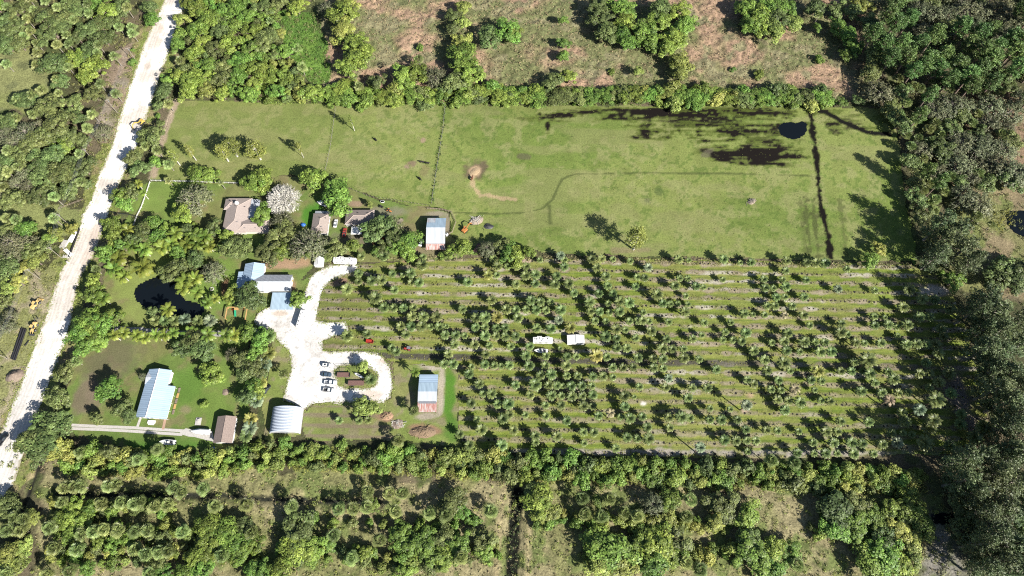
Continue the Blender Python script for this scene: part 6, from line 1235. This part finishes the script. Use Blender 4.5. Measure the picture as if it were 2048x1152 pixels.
def flatbed(px, py, rz, L, wd, label, mat):
    r = empty('flatbed_trailer', at(px, py, 1), rz); tag(r, label, 'trailer'); n = 9
    for k in range(n): MB().box((0, -wd / 2 + wd * (k + .5) / n, 1.0), (L, wd / n - .03, .08)).build('deck_plank', mat, r)
    fr = MB()
    for sy in (-1, 1): fr.box((0, sy * wd * .36, .85), (L, .12, .2))
    for k in range(5): fr.box((-L / 2 + L * (k + .5) / 5, 0, .87), (.1, wd, .14))
    fr.tube((L / 2, .5, .8), (L / 2 + 1.3, 0, .7), .06).tube((L / 2, -.5, .8), (L / 2 + 1.3, 0, .7), .06).build('frame', M['darksteel'], r)
    for sx in (-.9, .1):
        for sy in (-1, 1): wheel(r, sx - L * .15, sy * wd * .42, .4, .26)
    MB().box((-L / 2, 0, 1.3), (.08, wd, .6)).build('headboard', M['darksteel'], r)
flatbed(687, 749.5, R(180), 6.2, 2.3, 'upper of two brown flatbed trailers on the drive island', M['rustwood'])
flatbed(712, 766, R(0), 7.4, 2.4, 'lower of two brown flatbed trailers on the drive island', M['rustwood'])
flatbed(797, 446, R(52), 6.0, 2.0, 'grey flatbed trailer on the grass beside the cluttered house', M['wood'])
flatbed(954, 496, R(62), 5.5, 1.9, 'rusty brown trailer under trees at the pasture corner', M['rustwood'])
def tracks(r, L=3.2, w=.55, gap=1.9, h=.75):
    for sy in (-1, 1):
        ring = []; n = 14
        for i in range(n):
            a = 2 * math.pi * i / n; ring.append((math.copysign(L / 2 - h / 2, math.cos(a)) + math.cos(a) * h / 2, math.sin(a) * h / 2 + h / 2))
        MB().loft([[(x, sy * gap / 2 - w / 2, z) for x, z in ring], [(x, sy * gap / 2 + w / 2, z) for x, z in ring]]).build('track', M['rubber'], r)
def excavator(px, py, rz, mat, label, swing=0.0, sc=1.0):
    r = empty('excavator', at(px, py, 1.5), rz); tag(r, label, 'excavator'); r.scale = (sc,) * 3; tracks(r)
    MB().box((0, 0, .85), (1.4, 1.3, .3)).build('turntable', M['darksteel'], r)
    MB().loft([box_ring(-1.7, 1.0, 1.05, 1.9, .15), box_ring(-1.4, 1.2, 1.0, 2.1, .15), box_ring(.6, 1.2, 1.0, 1.8, .12), box_ring(1.1, 1.15, 1.0, 1.6, .12)]).build('engine_house', mat, r)
    MB().box((-1.55, 0, 1.35), (.6, 2.4, .7)).build('counterweight', mat, r)
    cab = MB().box((.55, .72, 2.0), (1.3, .9, 1.6), 0, .88).build('cab', M['glass'], r); MB().box((.55, .72, 2.84), (1.2, .84, .1)).build('cab_roof', mat, cab)
    def beam(p, q, a, c, nm):
        p, q = Vector(p), Vector(q); d = (q - p); o = MB().box((0, 0, 0), (d.length, a, c)).build(nm, mat, r); o.location = (p + q) / 2; o.rotation_euler = (0, -math.atan2(d.z, math.hypot(d.x, d.y)), math.atan2(d.y, d.x)); return o
    beam((.7, -.15, 1.5), (2.6, -.15, 3.5), .34, .5, 'boom'); beam((2.5, -.15, 3.5), (4.6, -.15, 3.2), .34, .42, 'boom_end'); beam((4.5, -.15, 3.35), (5.1, -.15, 1.3), .26, .32, 'stick')
    beam((1.0, -.15, 1.35), (2.6, -.15, 3.0), .12, .12, 'hydraulic_cylinder').data.materials[0] = M['steel']
    MB().loft([[(4.7, -.6, 1.35), (5.35, -.6, 1.35), (5.5, -.6, .75), (5.2, -.6, .35), (4.75, -.6, .55)], [(4.7, .3, 1.35), (5.35, .3, 1.35), (5.5, .3, .75), (5.2, .3, .35), (4.75, .3, .55)]]).build('bucket', M['darksteel'], r)
excavator(281, 244, R(-125), M['yellow'], 'yellow excavator working at the edge of the white road', sc=1.05)
excavator(930, 459, R(48), M['orange'], 'orange excavator on grass beside the rusty barn', sc=.95)
def tractor(px, py, rz, mat, label, canopy=True, sc=1.0, loader=False, cat='tractor'):
    r = empty('tractor', at(px, py, .8), rz); tag(r, label, cat); r.scale = (sc,) * 3
    MB().loft([box_ring(1.9, .34, .75, 1.35, .1), box_ring(1.7, .42, .6, 1.45, .1), box_ring(.4, .44, .6, 1.5, .1)]).build('hood', mat, r); MB().box((-.4, 0, .85), (1.8, .6, .5)).build('chassis', M['darksteel'], r); MB().box((-.6, 0, 1.3), (.55, .55, .5)).build('seat', M['black'], r)
    for sy in (-1, 1): wheel(r, -.75, sy * .82, .75, .42); wheel(r, 1.35, sy * .7, .42, .28); MB().box((-.75, sy * .78, 1.58), (1.1, .5, .08)).build('fender', mat, r)
    if canopy:
        for sx in (-1.15, .15):
            for sy in (-1, 1): MB().tube((sx, sy * .5, 1.2), (sx, sy * .5, 2.45), .04).build('canopy_post', M['darksteel'], r)
        MB().box((-.5, 0, 2.48), (1.7, 1.4, .08)).build('canopy', M['steel'], r)
    if loader:
        for sy in (-1, 1): MB().tube((.2, sy * .55, 1.2), (2.3, sy * .55, .9), .07).tube((2.3, sy * .55, .9), (2.7, sy * .55, .4), .06).build('loader_arm', mat, r)
        MB().loft([[(2.6, -.9, .15), (3.2, -.9, .1), (2.75, -.9, .8)], [(2.6, .9, .15), (3.2, .9, .1), (2.75, .9, .8)]]).build('bucket', M['darksteel'], r)
    return r
tractor(816, 697.5, R(172), M['red'], 'red tractor with grey canopy among the palms above the dirt track', loader=True)
tractor(746.5, 483, R(-80), M['orange'], 'orange tractor under trees below the cluttered house', canopy=True)
tractor(778, 421, R(-30), M['orange'], 'orange-red garden tractor beside the scrap above the cluttered house', False, .8)
tractor(762, 412.5, R(-20), M['black'], 'small black tractor in the scrap above the cluttered house', False, .65)
r = empty('farm_cart', at(739.5, 683, .7), R(-6)); tag(r, 'bright red farm cart on the grass above the drive loop', 'cart')
c_ = MB()
for sy in (-1, 1): c_.box((0, sy * .8, .95), (3.4, .08, .6))
for sx in (-1, 1): c_.box((sx * 1.7, 0, .95), (.08, 1.6, .6))
c_.build('cart_side', M['red'], r); MB().box((0, 0, .64), (3.4, 1.6, .08)).build('cart_floor', M['red'], r); MB().tube((1.7, .4, .6), (2.9, 0, .5), .05).tube((1.7, -.4, .6), (2.9, 0, .5), .05).build('drawbar', M['darksteel'], r)
for sy in (-1, 1): wheel(r, -.2, sy * .95, .4, .25)
def loader_machine(px, py, rz, mat, label, hoe=False, sc=1.0):
    r = empty('wheel_loader', at(px, py, 1.2), rz); tag(r, label, 'loader'); r.scale = (sc,) * 3
    MB().loft([box_ring(-2.8, .9, .8, 1.7, .15), box_ring(-2.4, 1.05, .7, 1.95, .15), box_ring(-.4, 1.0, .7, 1.9, .12)]).build('engine_cover', mat, r); MB().box((1.0, 0, 1.05), (2.0, 1.1, .8)).build('front_frame', mat, r)
    cb = MB().box((.0, 0, 2.2), (1.5, 1.4, 1.5), 0, .88).build('cab', M['glass'], r); MB().box((0, 0, 3.0), (1.5, 1.4, .12)).build('cab_roof', mat, cb)
    for sx in (-1.6, 1.3):
        for sy in (-1, 1): wheel(r, sx, sy * 1.05, .72, .5)
    for sy in (-1, 1): MB().tube((.9, sy * .55, 1.5), (2.6, sy * .55, 1.3), .11).tube((2.6, sy * .55, 1.3), (3.2, sy * .55, .6), .10).build('lift_arm', mat, r)
    MB().loft([[(3.0, -1.3, .1), (3.9, -1.3, .1), (3.6, -1.3, .35), (3.15, -1.3, 1.0)], [(3.0, 1.3, .1), (3.9, 1.3, .1), (3.6, 1.3, .35), (3.15, 1.3, 1.0)]]).build('bucket', mat if not hoe else M['darksteel'], r)
    if hoe: MB().tube((-2.8, 0, 1.4), (-3.9, 0, 3.1), .16).tube((-3.9, 0, 3.1), (-5.0, .1, 1.6), .13).tube((-5.0, .1, 1.6), (-4.7, .1, .6), .22).build('backhoe_arm', M['darksteel'], r)
loader_machine(71, 608, R(68), M['dullyellow'], 'faded yellow wheel loader, upper machine on the verge')
loader_machine(67, 655, R(-95), M['dullyellow'], 'faded yellow backhoe with black arm, lower machine on the verge', True)
# pipes and roadside materials
for i, (a, b) in enumerate((((45, 656), (24, 719)), ((49.5, 658), (27.5, 720)), ((53, 659), (31, 721)))):
    p, q = W(*a), W(*b); d = q - p; n = int(d.length / .45); rg = []
    for k in range(n * 2 + 1):
        x = -d.length / 2 + d.length * k / (n * 2); q_ = .40 if k % 2 else .36; rg.append([(x, math.cos(6.283 * j / 9) * q_, math.sin(6.283 * j / 9) * q_ + .42) for j in range(9)])
    o = MB().loft(rg).build('drain_pipe', M['black']); o.location = ((p.x + q.x) / 2, (p.y + q.y) / 2, 0); o.rotation_euler = (0, 0, math.atan2(d.y, d.x))
    tag(o, f'long black corrugated drain pipe, {ordinal(i)} from the scrub of three', 'pipe', 'black drain pipes on the verge')
def heap(px, py, rx, ry, h, mat, label, cat, seed, name='dirt_pile', logs=0, logmat=None, rz=0.0):
    w = W(px, py); k = ppm(py); r = np.random.default_rng(seed); n, m = 22, 8; mb = MB(); vs = []; fs = []
    for j in range(m + 1):
        t = j / m
        for i in range(n):
            a = 6.283 * i / n; q = t * (1 + .18 * math.sin(2 * a + seed) + r.uniform(-.08, .08)); vs.append((math.cos(a) * rx / k * q, math.sin(a) * ry / k * q, max(0, h * (1 - t ** 1.4)) * r.uniform(.82, 1.12) - (.05 if t > .98 else 0)))
    for j in range(m):
        for i in range(n): fs.append((j * n + i, j * n + (i + 1) % n, (j + 1) * n + (i + 1) % n, (j + 1) * n + i))
    mb.add(vs, fs)
    if not logs: o = mb.build(name, mat, None, True); o.location = (w.x, w.y, 0); o.rotation_euler = (0, 0, rz); tag(o, label, cat); return o
    root = empty(name, (w.x, w.y, 0), rz); tag(root, label, cat); mb.build('heap', mat, root, True)
    for q in range(logs):
        a = r.uniform(0, 6.28); x, y = r.normal() * rx / k * .45, r.normal() * ry / k * .45; L = r.uniform(.8, 2.6); z = max(.15, h * (1 - math.hypot(x / (rx / k), y / (ry / k)) ** 1.4)) + r.uniform(0, .25)
        MB().tube((x - math.cos(a) * L / 2, y - math.sin(a) * L / 2, z + r.uniform(-.2, .3)), (x + math.cos(a) * L / 2, y + math.sin(a) * L / 2, z + r.uniform(-.2, .3)), r.uniform(.05, .16), .04, 5).build('branch', logmat or M['greybark'], root)
    return root
heap(30, 752, 16, 16, 2.4, M['dirt'], 'brown dirt pile beside the white road', 'pile', 1)
heap(27, 563, 11, 9, .9, M['dirt'], 'low reddish rubble heap on the verge by a utility pole', 'pile', 2)
heap(846, 864, 26, 13, 1.3, plain('frond_litter', (.20, .14, .09), .95, var=.3), 'big reddish heap of cut palm fronds below the long barn', 'pile', 3, 'brush_pile', 46, M['deadfrond'], .2)
heap(773, 832, 15, 8, .8, plain('frond_litter_pale', (.30, .19, .12), .95, var=.3), 'smaller tan heap of cut fronds beside the green tree', 'pile', 4, 'brush_pile', 22, M['deadfrond'], .2)
heap(795, 848, 14, 9, .6, M['dirt'], 'tangle of pale stumps and logs between the frond heaps', 'pile', 5, 'brush_pile', 24, M['whitebark'])
heap(1503, 403, 9, 7, .8, M['wood'], 'grey heap of old branches alone in the pasture', 'pile', 6, 'brush_pile', 30, M['greybark'])
heap(953, 441, 13, 11, 1.2, M['wood'], 'pale grey heap of branches under the orange excavator arm', 'pile', 7, 'brush_pile', 42, M['whitebark'])
heap(977, 453, 9, 7, .8, M['darksteel'], 'dark heap of scrap iron right of the branch heap', 'pile', 8, 'scrap_heap', 18, M['darksteel'])
heap(772, 437, 12, 6, .7, M['wood'], 'cluttered scrap heap above the flatbed trailer', 'pile', 9, 'scrap_heap', 26, M['steel'])
heap(735, 474, 12, 5, .6, M['dirt'], 'clutter of boxes and metal below the white canopy', 'pile', 10, 'scrap_heap', 22, M['red'])
heap(451, 784, 8, 6, .4, M['dirt'], 'low round ash heap on the corner lawn', 'pile', 11)
heap(950, 343, 11, 9, .5, plain('old_hay', (.34, .25, .15), .95, var=.3), 'trampled tan hay heap in the pasture beside the brown horse', 'hay', 12, 'hay_heap')
# concrete culvert works by the road
r = empty('culvert_headwall', W(140, 489)); tag(r, 'broken white concrete culvert slabs beside the road', 'culvert'); b0 = W(140, 489)
for px, py, a, d in ((147, 474, .3, (2.2, 6.5, 1.0)), (129, 489, .25, (3.0, 5.0, .8)), (137, 505, -.9, (2.0, 5.5, .9)), (133, 513, .1, (3.4, 1.8, .6))): q = W(px, py); MB().box((q.x - b0.x, q.y - b0.y, d[2] / 2), d, -a, .9).build('slab', M['white'] if d[0] < 3 else M['concrete'], r)
p, q = W(160, 458), W(139, 515); d = q - p; o = MB().box((0, 0, .5), (d.length, .35, 1.0)).build('silt_barrier', M['black']); o.location = ((p.x + q.x) / 2, (p.y + q.y) / 2, 0); o.rotation_euler = (0, 0, math.atan2(d.y, d.x)); tag(o, 'black silt barrier along the road edge by the culvert', 'barrier')
o = MB().tube((0, 0, 0), (0, 0, 1.0), .55, .5, 10).tube((0, 0, 1.0), (0, 0, 1.05), .35, .35, 10).build('drain_inlet', M['concrete']); o.location = at(136, 525); tag(o, 'round concrete drain inlet at the road edge below the culvert', 'drain')

# ================================================================== animals
def animal(name, px, py, rz, mat, label, cat, sc=1.0, horse=False):
    h = 1.15 if horse else .95
    V = [(0, 0, h), (.55, 0, h + .02), (.85, 0, h + .12), (-.6, 0, h + .03), (-.85, 0, h + .02), (1.1, 0, h + (.55 if horse else .2)), (1.42, 0, h + (.55 if horse else .02)), (1.6, 0, h + (.3 if horse else -.2)),
         (.62, .24, h * .62), (.64, .24, h * .32), (.62, .24, .02), (.62, -.24, h * .62), (.60, -.24, h * .32), (.62, -.24, .02), (-.66, .25, h * .60), (-.78, .25, h * .36), (-.72, .25, .02), (-.66, -.25, h * .60), (-.78, -.25, h * .36), (-.72, -.25, .02), (-1.05, 0, h * .8), (-1.08, 0, h * .35), (1.36, .2, h + (.66 if horse else .14)), (1.36, -.2, h + (.66 if horse else .14))]
    E = [(0, 1), (1, 2), (0, 3), (3, 4), (2, 5), (5, 6), (6, 7), (1, 8), (8, 9), (9, 10), (1, 11), (11, 12), (12, 13), (3, 14), (14, 15), (15, 16), (3, 17), (17, 18), (18, 19), (4, 20), (20, 21), (6, 22), (6, 23)]
    rad = [.40, .37, .30, .38, .30, .2, .16, .11, .15, .09, .08, .15, .09, .08, .18, .10, .08, .18, .10, .08, .05, .05, .05, .05]
    me = bpy.data.meshes.new(name); me.from_pydata(V, E, []); o = link_mesh(name, me, mat); me.materials.clear(); me.materials.append(mat)
    sk = o.modifiers.new('skin', 'SKIN'); 
    for i, v in enumerate(me.skin_vertices[0].data): v.radius = (rad[i] * .9, rad[i]); v.use_root = (i == 0)
    o.modifiers.new('sub', 'SUBSURF').levels = 1; o.modifiers['sub'].render_levels = 1
    o.location = at(px, py, .8); o.rotation_euler = (0, 0, rz); o.scale = (sc,) * 3; tag(o, label, cat); return o
COW = plain('black_hide', (.014, .012, .012), .7); HORSE = plain('brown_hide', (.10, .035, .018), .6)
animal('cow', 751, 279, R(-50), COW, 'black cow alone in the upper part of the fenced pasture', 'cow', 1.15)
animal('cow', 844.5, 324, R(175), COW, 'black cow beside the bare patch, left of a pair', 'cow', 1.15)
animal('cow', 855, 326, R(-8), COW, 'black cow by the wire fence, right of a pair', 'cow', 1.1)
animal('cow', 839.5, 357, R(-50), COW, 'black cow below the pair in the fenced pasture', 'cow', 1.15)
animal('horse', 944, 357, R(70), HORSE, 'brown horse standing at the hay heap', 'horse', 1.15, True)

# ================================================================== fences, poles, yard things
def fence(pts, label, step=2.6, h=1.2, rails=2, mat=None, railmat=None, post=.09, wire=True, grp=None, name='fence'):
    P = poly(pts); o0 = P[0]; r = empty(name, (o0[0], o0[1], 0)); tag(r, label, 'fence'); mat = mat or M['wood']; rnd = random.Random(len(pts) * 7 + int(pts[0][0])); base = None
    for a, b in zip(P[:-1], P[1:]):
        d = b - a; L = np.hypot(*d); n = max(1, int(round(L / step)))
        for k in range(n + 1):
            q = a + d * k / n - o0
            if base is None: base = MB().tube((0, 0, 0), (0, 0, h), post, post * .85, 5).mesh('post'); base.materials.append(mat)
            put(base, 'post', r, (q[0], q[1], 0), (1, 1, rnd.uniform(.92, 1.1)), (rnd.uniform(-.05, .05), rnd.uniform(-.05, .05), 0))
        for k in range(rails):
            z = h * (.4 + .5 * k / max(1, rails - 1)) if rails > 1 else h * .8; u = a - o0; v = b - o0
            if wire: MB().tube((u[0], u[1], z), (v[0], v[1], z), .018, .018, 3).build('wire', M['steel'], r)
            else: rr = MB().box((0, 0, 0), (L, .05, .14)).build('rail', railmat or mat, r); rr.location = ((u[0] + v[0]) / 2, (u[1] + v[1]) / 2, z); rr.rotation_euler = (0, 0, math.atan2(d[1], d[0]))
    return r
fence([(672, 216), (668, 243), (662, 290), (655, 325), (649, 350)], 'weathered post-and-wire fence down the middle of the small pasture', 2.2, 1.4, 3)
fence([(890, 212), (886, 260), (878, 310), (870, 360), (863, 408)], 'overgrown wire fence between cow pasture and wet pasture', 2.2, 1.4, 3)
fence([(649, 352), (668, 357), (700, 378), (740, 394), (790, 401), (830, 408), (860, 412)], 'crooked post-and-wire fence along the bottom of the cow pasture', 2.0, 1.2, 2)
fence([(303, 362), (380, 364), (440, 366), (476, 367)], 'white rail fence above the pink-roofed house', 2.5, 1.2, 2, M['white'], M['white'], wire=False)
fence([(301, 365), (293, 390), (284, 415), (275, 433), (268, 452)], 'white rail fence beside the roadside trees', 2.5, 1.2, 3, M['white'], M['white'], wire=False)
fence([(119, 418), (140, 410), (167, 400)], 'upper rail of dark boards beside the road in the grass strip', 2.5, 1.2, 2, M['wood'], M['wood'], wire=False)
fence([(222, 425), (240, 429), (256, 430), (284, 437)], 'dark boarded entrance fence of the pink-roofed house', 2.0, 1.5, 3, M['darksteel'], M['darksteel'], wire=False)
fence([(855, 418), (885, 420), (903, 425), (912, 445), (905, 465), (895, 472)], 'wooden corral fence around the rusty barn', 1.6, 1.5, 3, M['wood'], M['wood'], .11, False)
fence([(85, 857), (110, 845), (120, 840)], 'white rail gate at the corner house entrance', 2.0, 1.1, 3, M['white'], M['white'], wire=False)
# shrubs and trash growing along the wire fence
pts = WA(*zip(*[(np.interp(y, [212, 260, 310, 360, 408], [890, 886, 878, 870, 863]), y) for y in np.linspace(213, 405, 70)])); pts += np.random.default_rng(2).normal(size=pts.shape) * .5
clump_stuff('weeds', pts, .3, .9, .4, 1.3, 16, .2, G['o'], 'dark weeds grown through the pasture fence', 'weeds', 91)
def utility_pole(px, py, label, h=11.5, arm=0.4):
    w = W(px, py); r = empty('utility_pole', (w.x, w.y, 0), arm); tag(r, label, 'utility pole', 'utility poles along the road')
    MB().tube((0, 0, 0), (0, 0, h), .17, .11, 8).build('pole', M['greybark'], r); MB().box((0, 0, h - .6), (2.4, .12, .14)).build('crossarm', M['wood'], r)
    for x in (-1.0, -.35, .35, 1.0): MB().tube((x, 0, h - .53), (x, 0, h - .3), .06, .05, 6).build('insulator', M['white'], r)
    MB().tube((.22, .1, h - 2.2), (.22, .1, h - 1.3), .24, .24, 8).build('transformer', M['steel'], r)
    return r
POLES = [(274, 124), (235, 226), (190, 323), (140, 451), (124, 516), (82, 559), (16, 718)]
LM = ['topmost utility pole, on the sandy strip beside the road', 'utility pole on the sandy strip across from the pasture corner', 'utility pole at the edge of the woods across the road', 'utility pole beside the dark rail fence at the grass strip', 'utility pole beside the broken culvert slabs', 'utility pole above the two yellow machines', 'utility pole beside the black drain pipes']
for i, ((x, y), t) in enumerate(zip(POLES, LM)): utility_pole(x, y, t)
for i, ((x0, y0), (x1, y1)) in enumerate(zip(POLES[:-1], POLES[1:])):
    if i == 4: continue
    a, b = W(x0, y0), W(x1, y1); r = empty('power_line', ((a.x + b.x) / 2, (a.y + b.y) / 2, 0)); tag(r, f'power line wires, {ordinal(i)} span from the top of the road', 'wires', 'power line spans')
    for k in (-1.0, -.35, .35, 1.0):
        ps = []
        for t in range(9):
            f = t / 8; ps.append((a.x + (b.x - a.x) * f - r.location.x + math.cos(.4) * k, a.y + (b.y - a.y) * f - r.location.y + math.sin(.4) * k, 11.2 - 1.3 * 4 * f * (1 - f)))
        MB().path(ps, .022, 3).build('wire', M['steel'], r)
# timber swing set with green slide
r = empty('swing_set', at(473, 626)); tag(r, 'timber-framed swing set with green slide on the lawn', 'swing set'); b0 = W(473, 626)
def loc(px, py, z=0): q = W(px, py, z); return (q.x - b0.x, q.y - b0.y, z)
for a, b in (((454, 614), (451, 637)), ((494, 615), (491, 639))): MB().box((0, 0, 0), (.45, (Vector(loc(*a)) - Vector(loc(*b))).length, .3)).build('side_beam', M['newwood'], r).location = tuple((Vector(loc(*a, 2.2)) + Vector(loc(*b, 2.2))) / 2)
MB().box((Vector(loc(454, 614, 2.2)) + Vector(loc(494, 615, 2.2))) / 2, ((Vector(loc(454, 614)) - Vector(loc(494, 615))).length, .45, .3)).build('top_beam', M['newwood'], r)
for p in ((454, 614), (451, 637), (494, 615), (491, 639)): q = loc(*p, 2.2); MB().box((q[0], q[1], 1.05), (.2, .2, 2.1)).build('post', M['newwood'], r)
for px in (462, 486): q = loc(px, 621, 2.2); MB().tube((q[0] - .3, q[1] + 1.4, 2.2), (q[0] - .3, q[1] + .9, .6), .02, .02, 3).tube((q[0] + .3, q[1] + 1.4, 2.2), (q[0] + .3, q[1] + .9, .6), .02, .02, 3).box((q[0], q[1] + .9, .58), (.7, .3, .05)).build('swing', M['red'] if px < 470 else M['orange'], r)
q = loc(471, 626, 1); MB().slab([(q[0] - .4, q[1] - 1.6, .25), (q[0] + .4, q[1] - 1.6, .25), (q[0] + .4, q[1] + 1.2, 1.8), (q[0] - .4, q[1] + 1.2, 1.8)], .06).box((q[0] - .42, q[1] - .2, 1.12), (.06, 3.1, .25), rx=.506).box((q[0] + .42, q[1] - .2, 1.12), (.06, 3.1, .25), rx=.506).build('slide', M['green'], r)
q = loc(474, 619, 1); MB().box((q[0], q[1], 1.8), (2.2, 1.4, .1)).build('platform', M['newwood'], r)
# fire ring
r = empty('fire_ring', at(424, 578)); tag(r, 'round stone fire ring on the lawn left of the white-roofed house', 'fire ring')
for k in range(12): a = 6.283 * k / 12; MB().box((math.cos(a) * .85, math.sin(a) * .85, .18), (.42, .30, .36), a + 1.57, .85).build('stone', M['concrete'], r)
# pipe rack on the drive island
r = empty('pipe_rack', at(700, 740)); tag(r, 'black pipe rack standing on the drive island above the trailers', 'rack'); b0 = W(700, 740)
pp = [loc(680, 739), loc(701, 740), loc(719, 740)]
for p in pp: MB().tube((p[0], p[1], 0), (p[0], p[1], 3.2), .07, .07, 6).tube((p[0], p[1] - 1.1, .05), (p[0], p[1], 1.2), .05, .05, 5).build('post', M['black'], r)
for a, b in zip(pp[:-1], pp[1:]): MB().tube((a[0], a[1], 3.2), (b[0], b[1], 3.2), .07, .07, 6).build('top_rail', M['black'], r)
# concrete pad, tarp and oddments
o = MB().box((0, 0, .12), (2.6, 3.4, .24)).box((.2, .4, .5), (1.0, 1.2, .6)).build('equipment_pad', M['concrete']); o.location = at(397, 843); tag(o, 'square concrete pad above the covered boat', 'pad')
o = heap(426, 897, 6, 4, 1.0, M['tarp'], 'blue tarp-covered load below the brown garage', 'tarp', 14, 'tarp_load')
o = heap(606, 449, 5, 5, .9, M['tarp'], 'blue tarp in the shade left of the tan house', 'tarp', 15, 'tarp_load')
r = empty('water_tank', at(894, 471)); tag(r, 'white water tank at the right side of the rusty barn', 'tank'); MB().tube((0, 0, 0), (0, 0, 1.5), .75, .75, 14).tube((0, 0, 1.5), (0, 0, 1.75), .7, .25, 14).build('tank', M['white'], r); MB().tube((0, 0, 1.75), (0, 0, 1.85), .22, .22, 10).build('lid', M['black'], r)
o = MB().tube((0, 0, .1), (3.0, .4, .1), .35, .3, 8).build('culvert_pipe', M['black']); o.location = at(50, 692); o.rotation_euler = (0, 0, R(60)); tag(o, 'short black culvert pipe lying right of the long pipes', 'pipe')
r = empty('water_trough', at(765, 404)); tag(r, 'white oval water trough at the bottom fence of the cow pasture', 'trough'); MB().loft([[(math.cos(6.283 * k / 14) * 1.1, math.sin(6.283 * k / 14) * .6, 0) for k in range(14)], [(math.cos(6.283 * k / 14) * 1.2, math.sin(6.283 * k / 14) * .7, .6) for k in range(14)]]).build('trough', M['white'], r); MB().loft([[(math.cos(6.283 * k / 14) * 1.05, math.sin(6.283 * k / 14) * .56, .585) for k in range(14)], [(math.cos(6.283 * k / 14) * 1.05, math.sin(6.283 * k / 14) * .56, .61) for k in range(14)]]).build('water', M['water'], r)
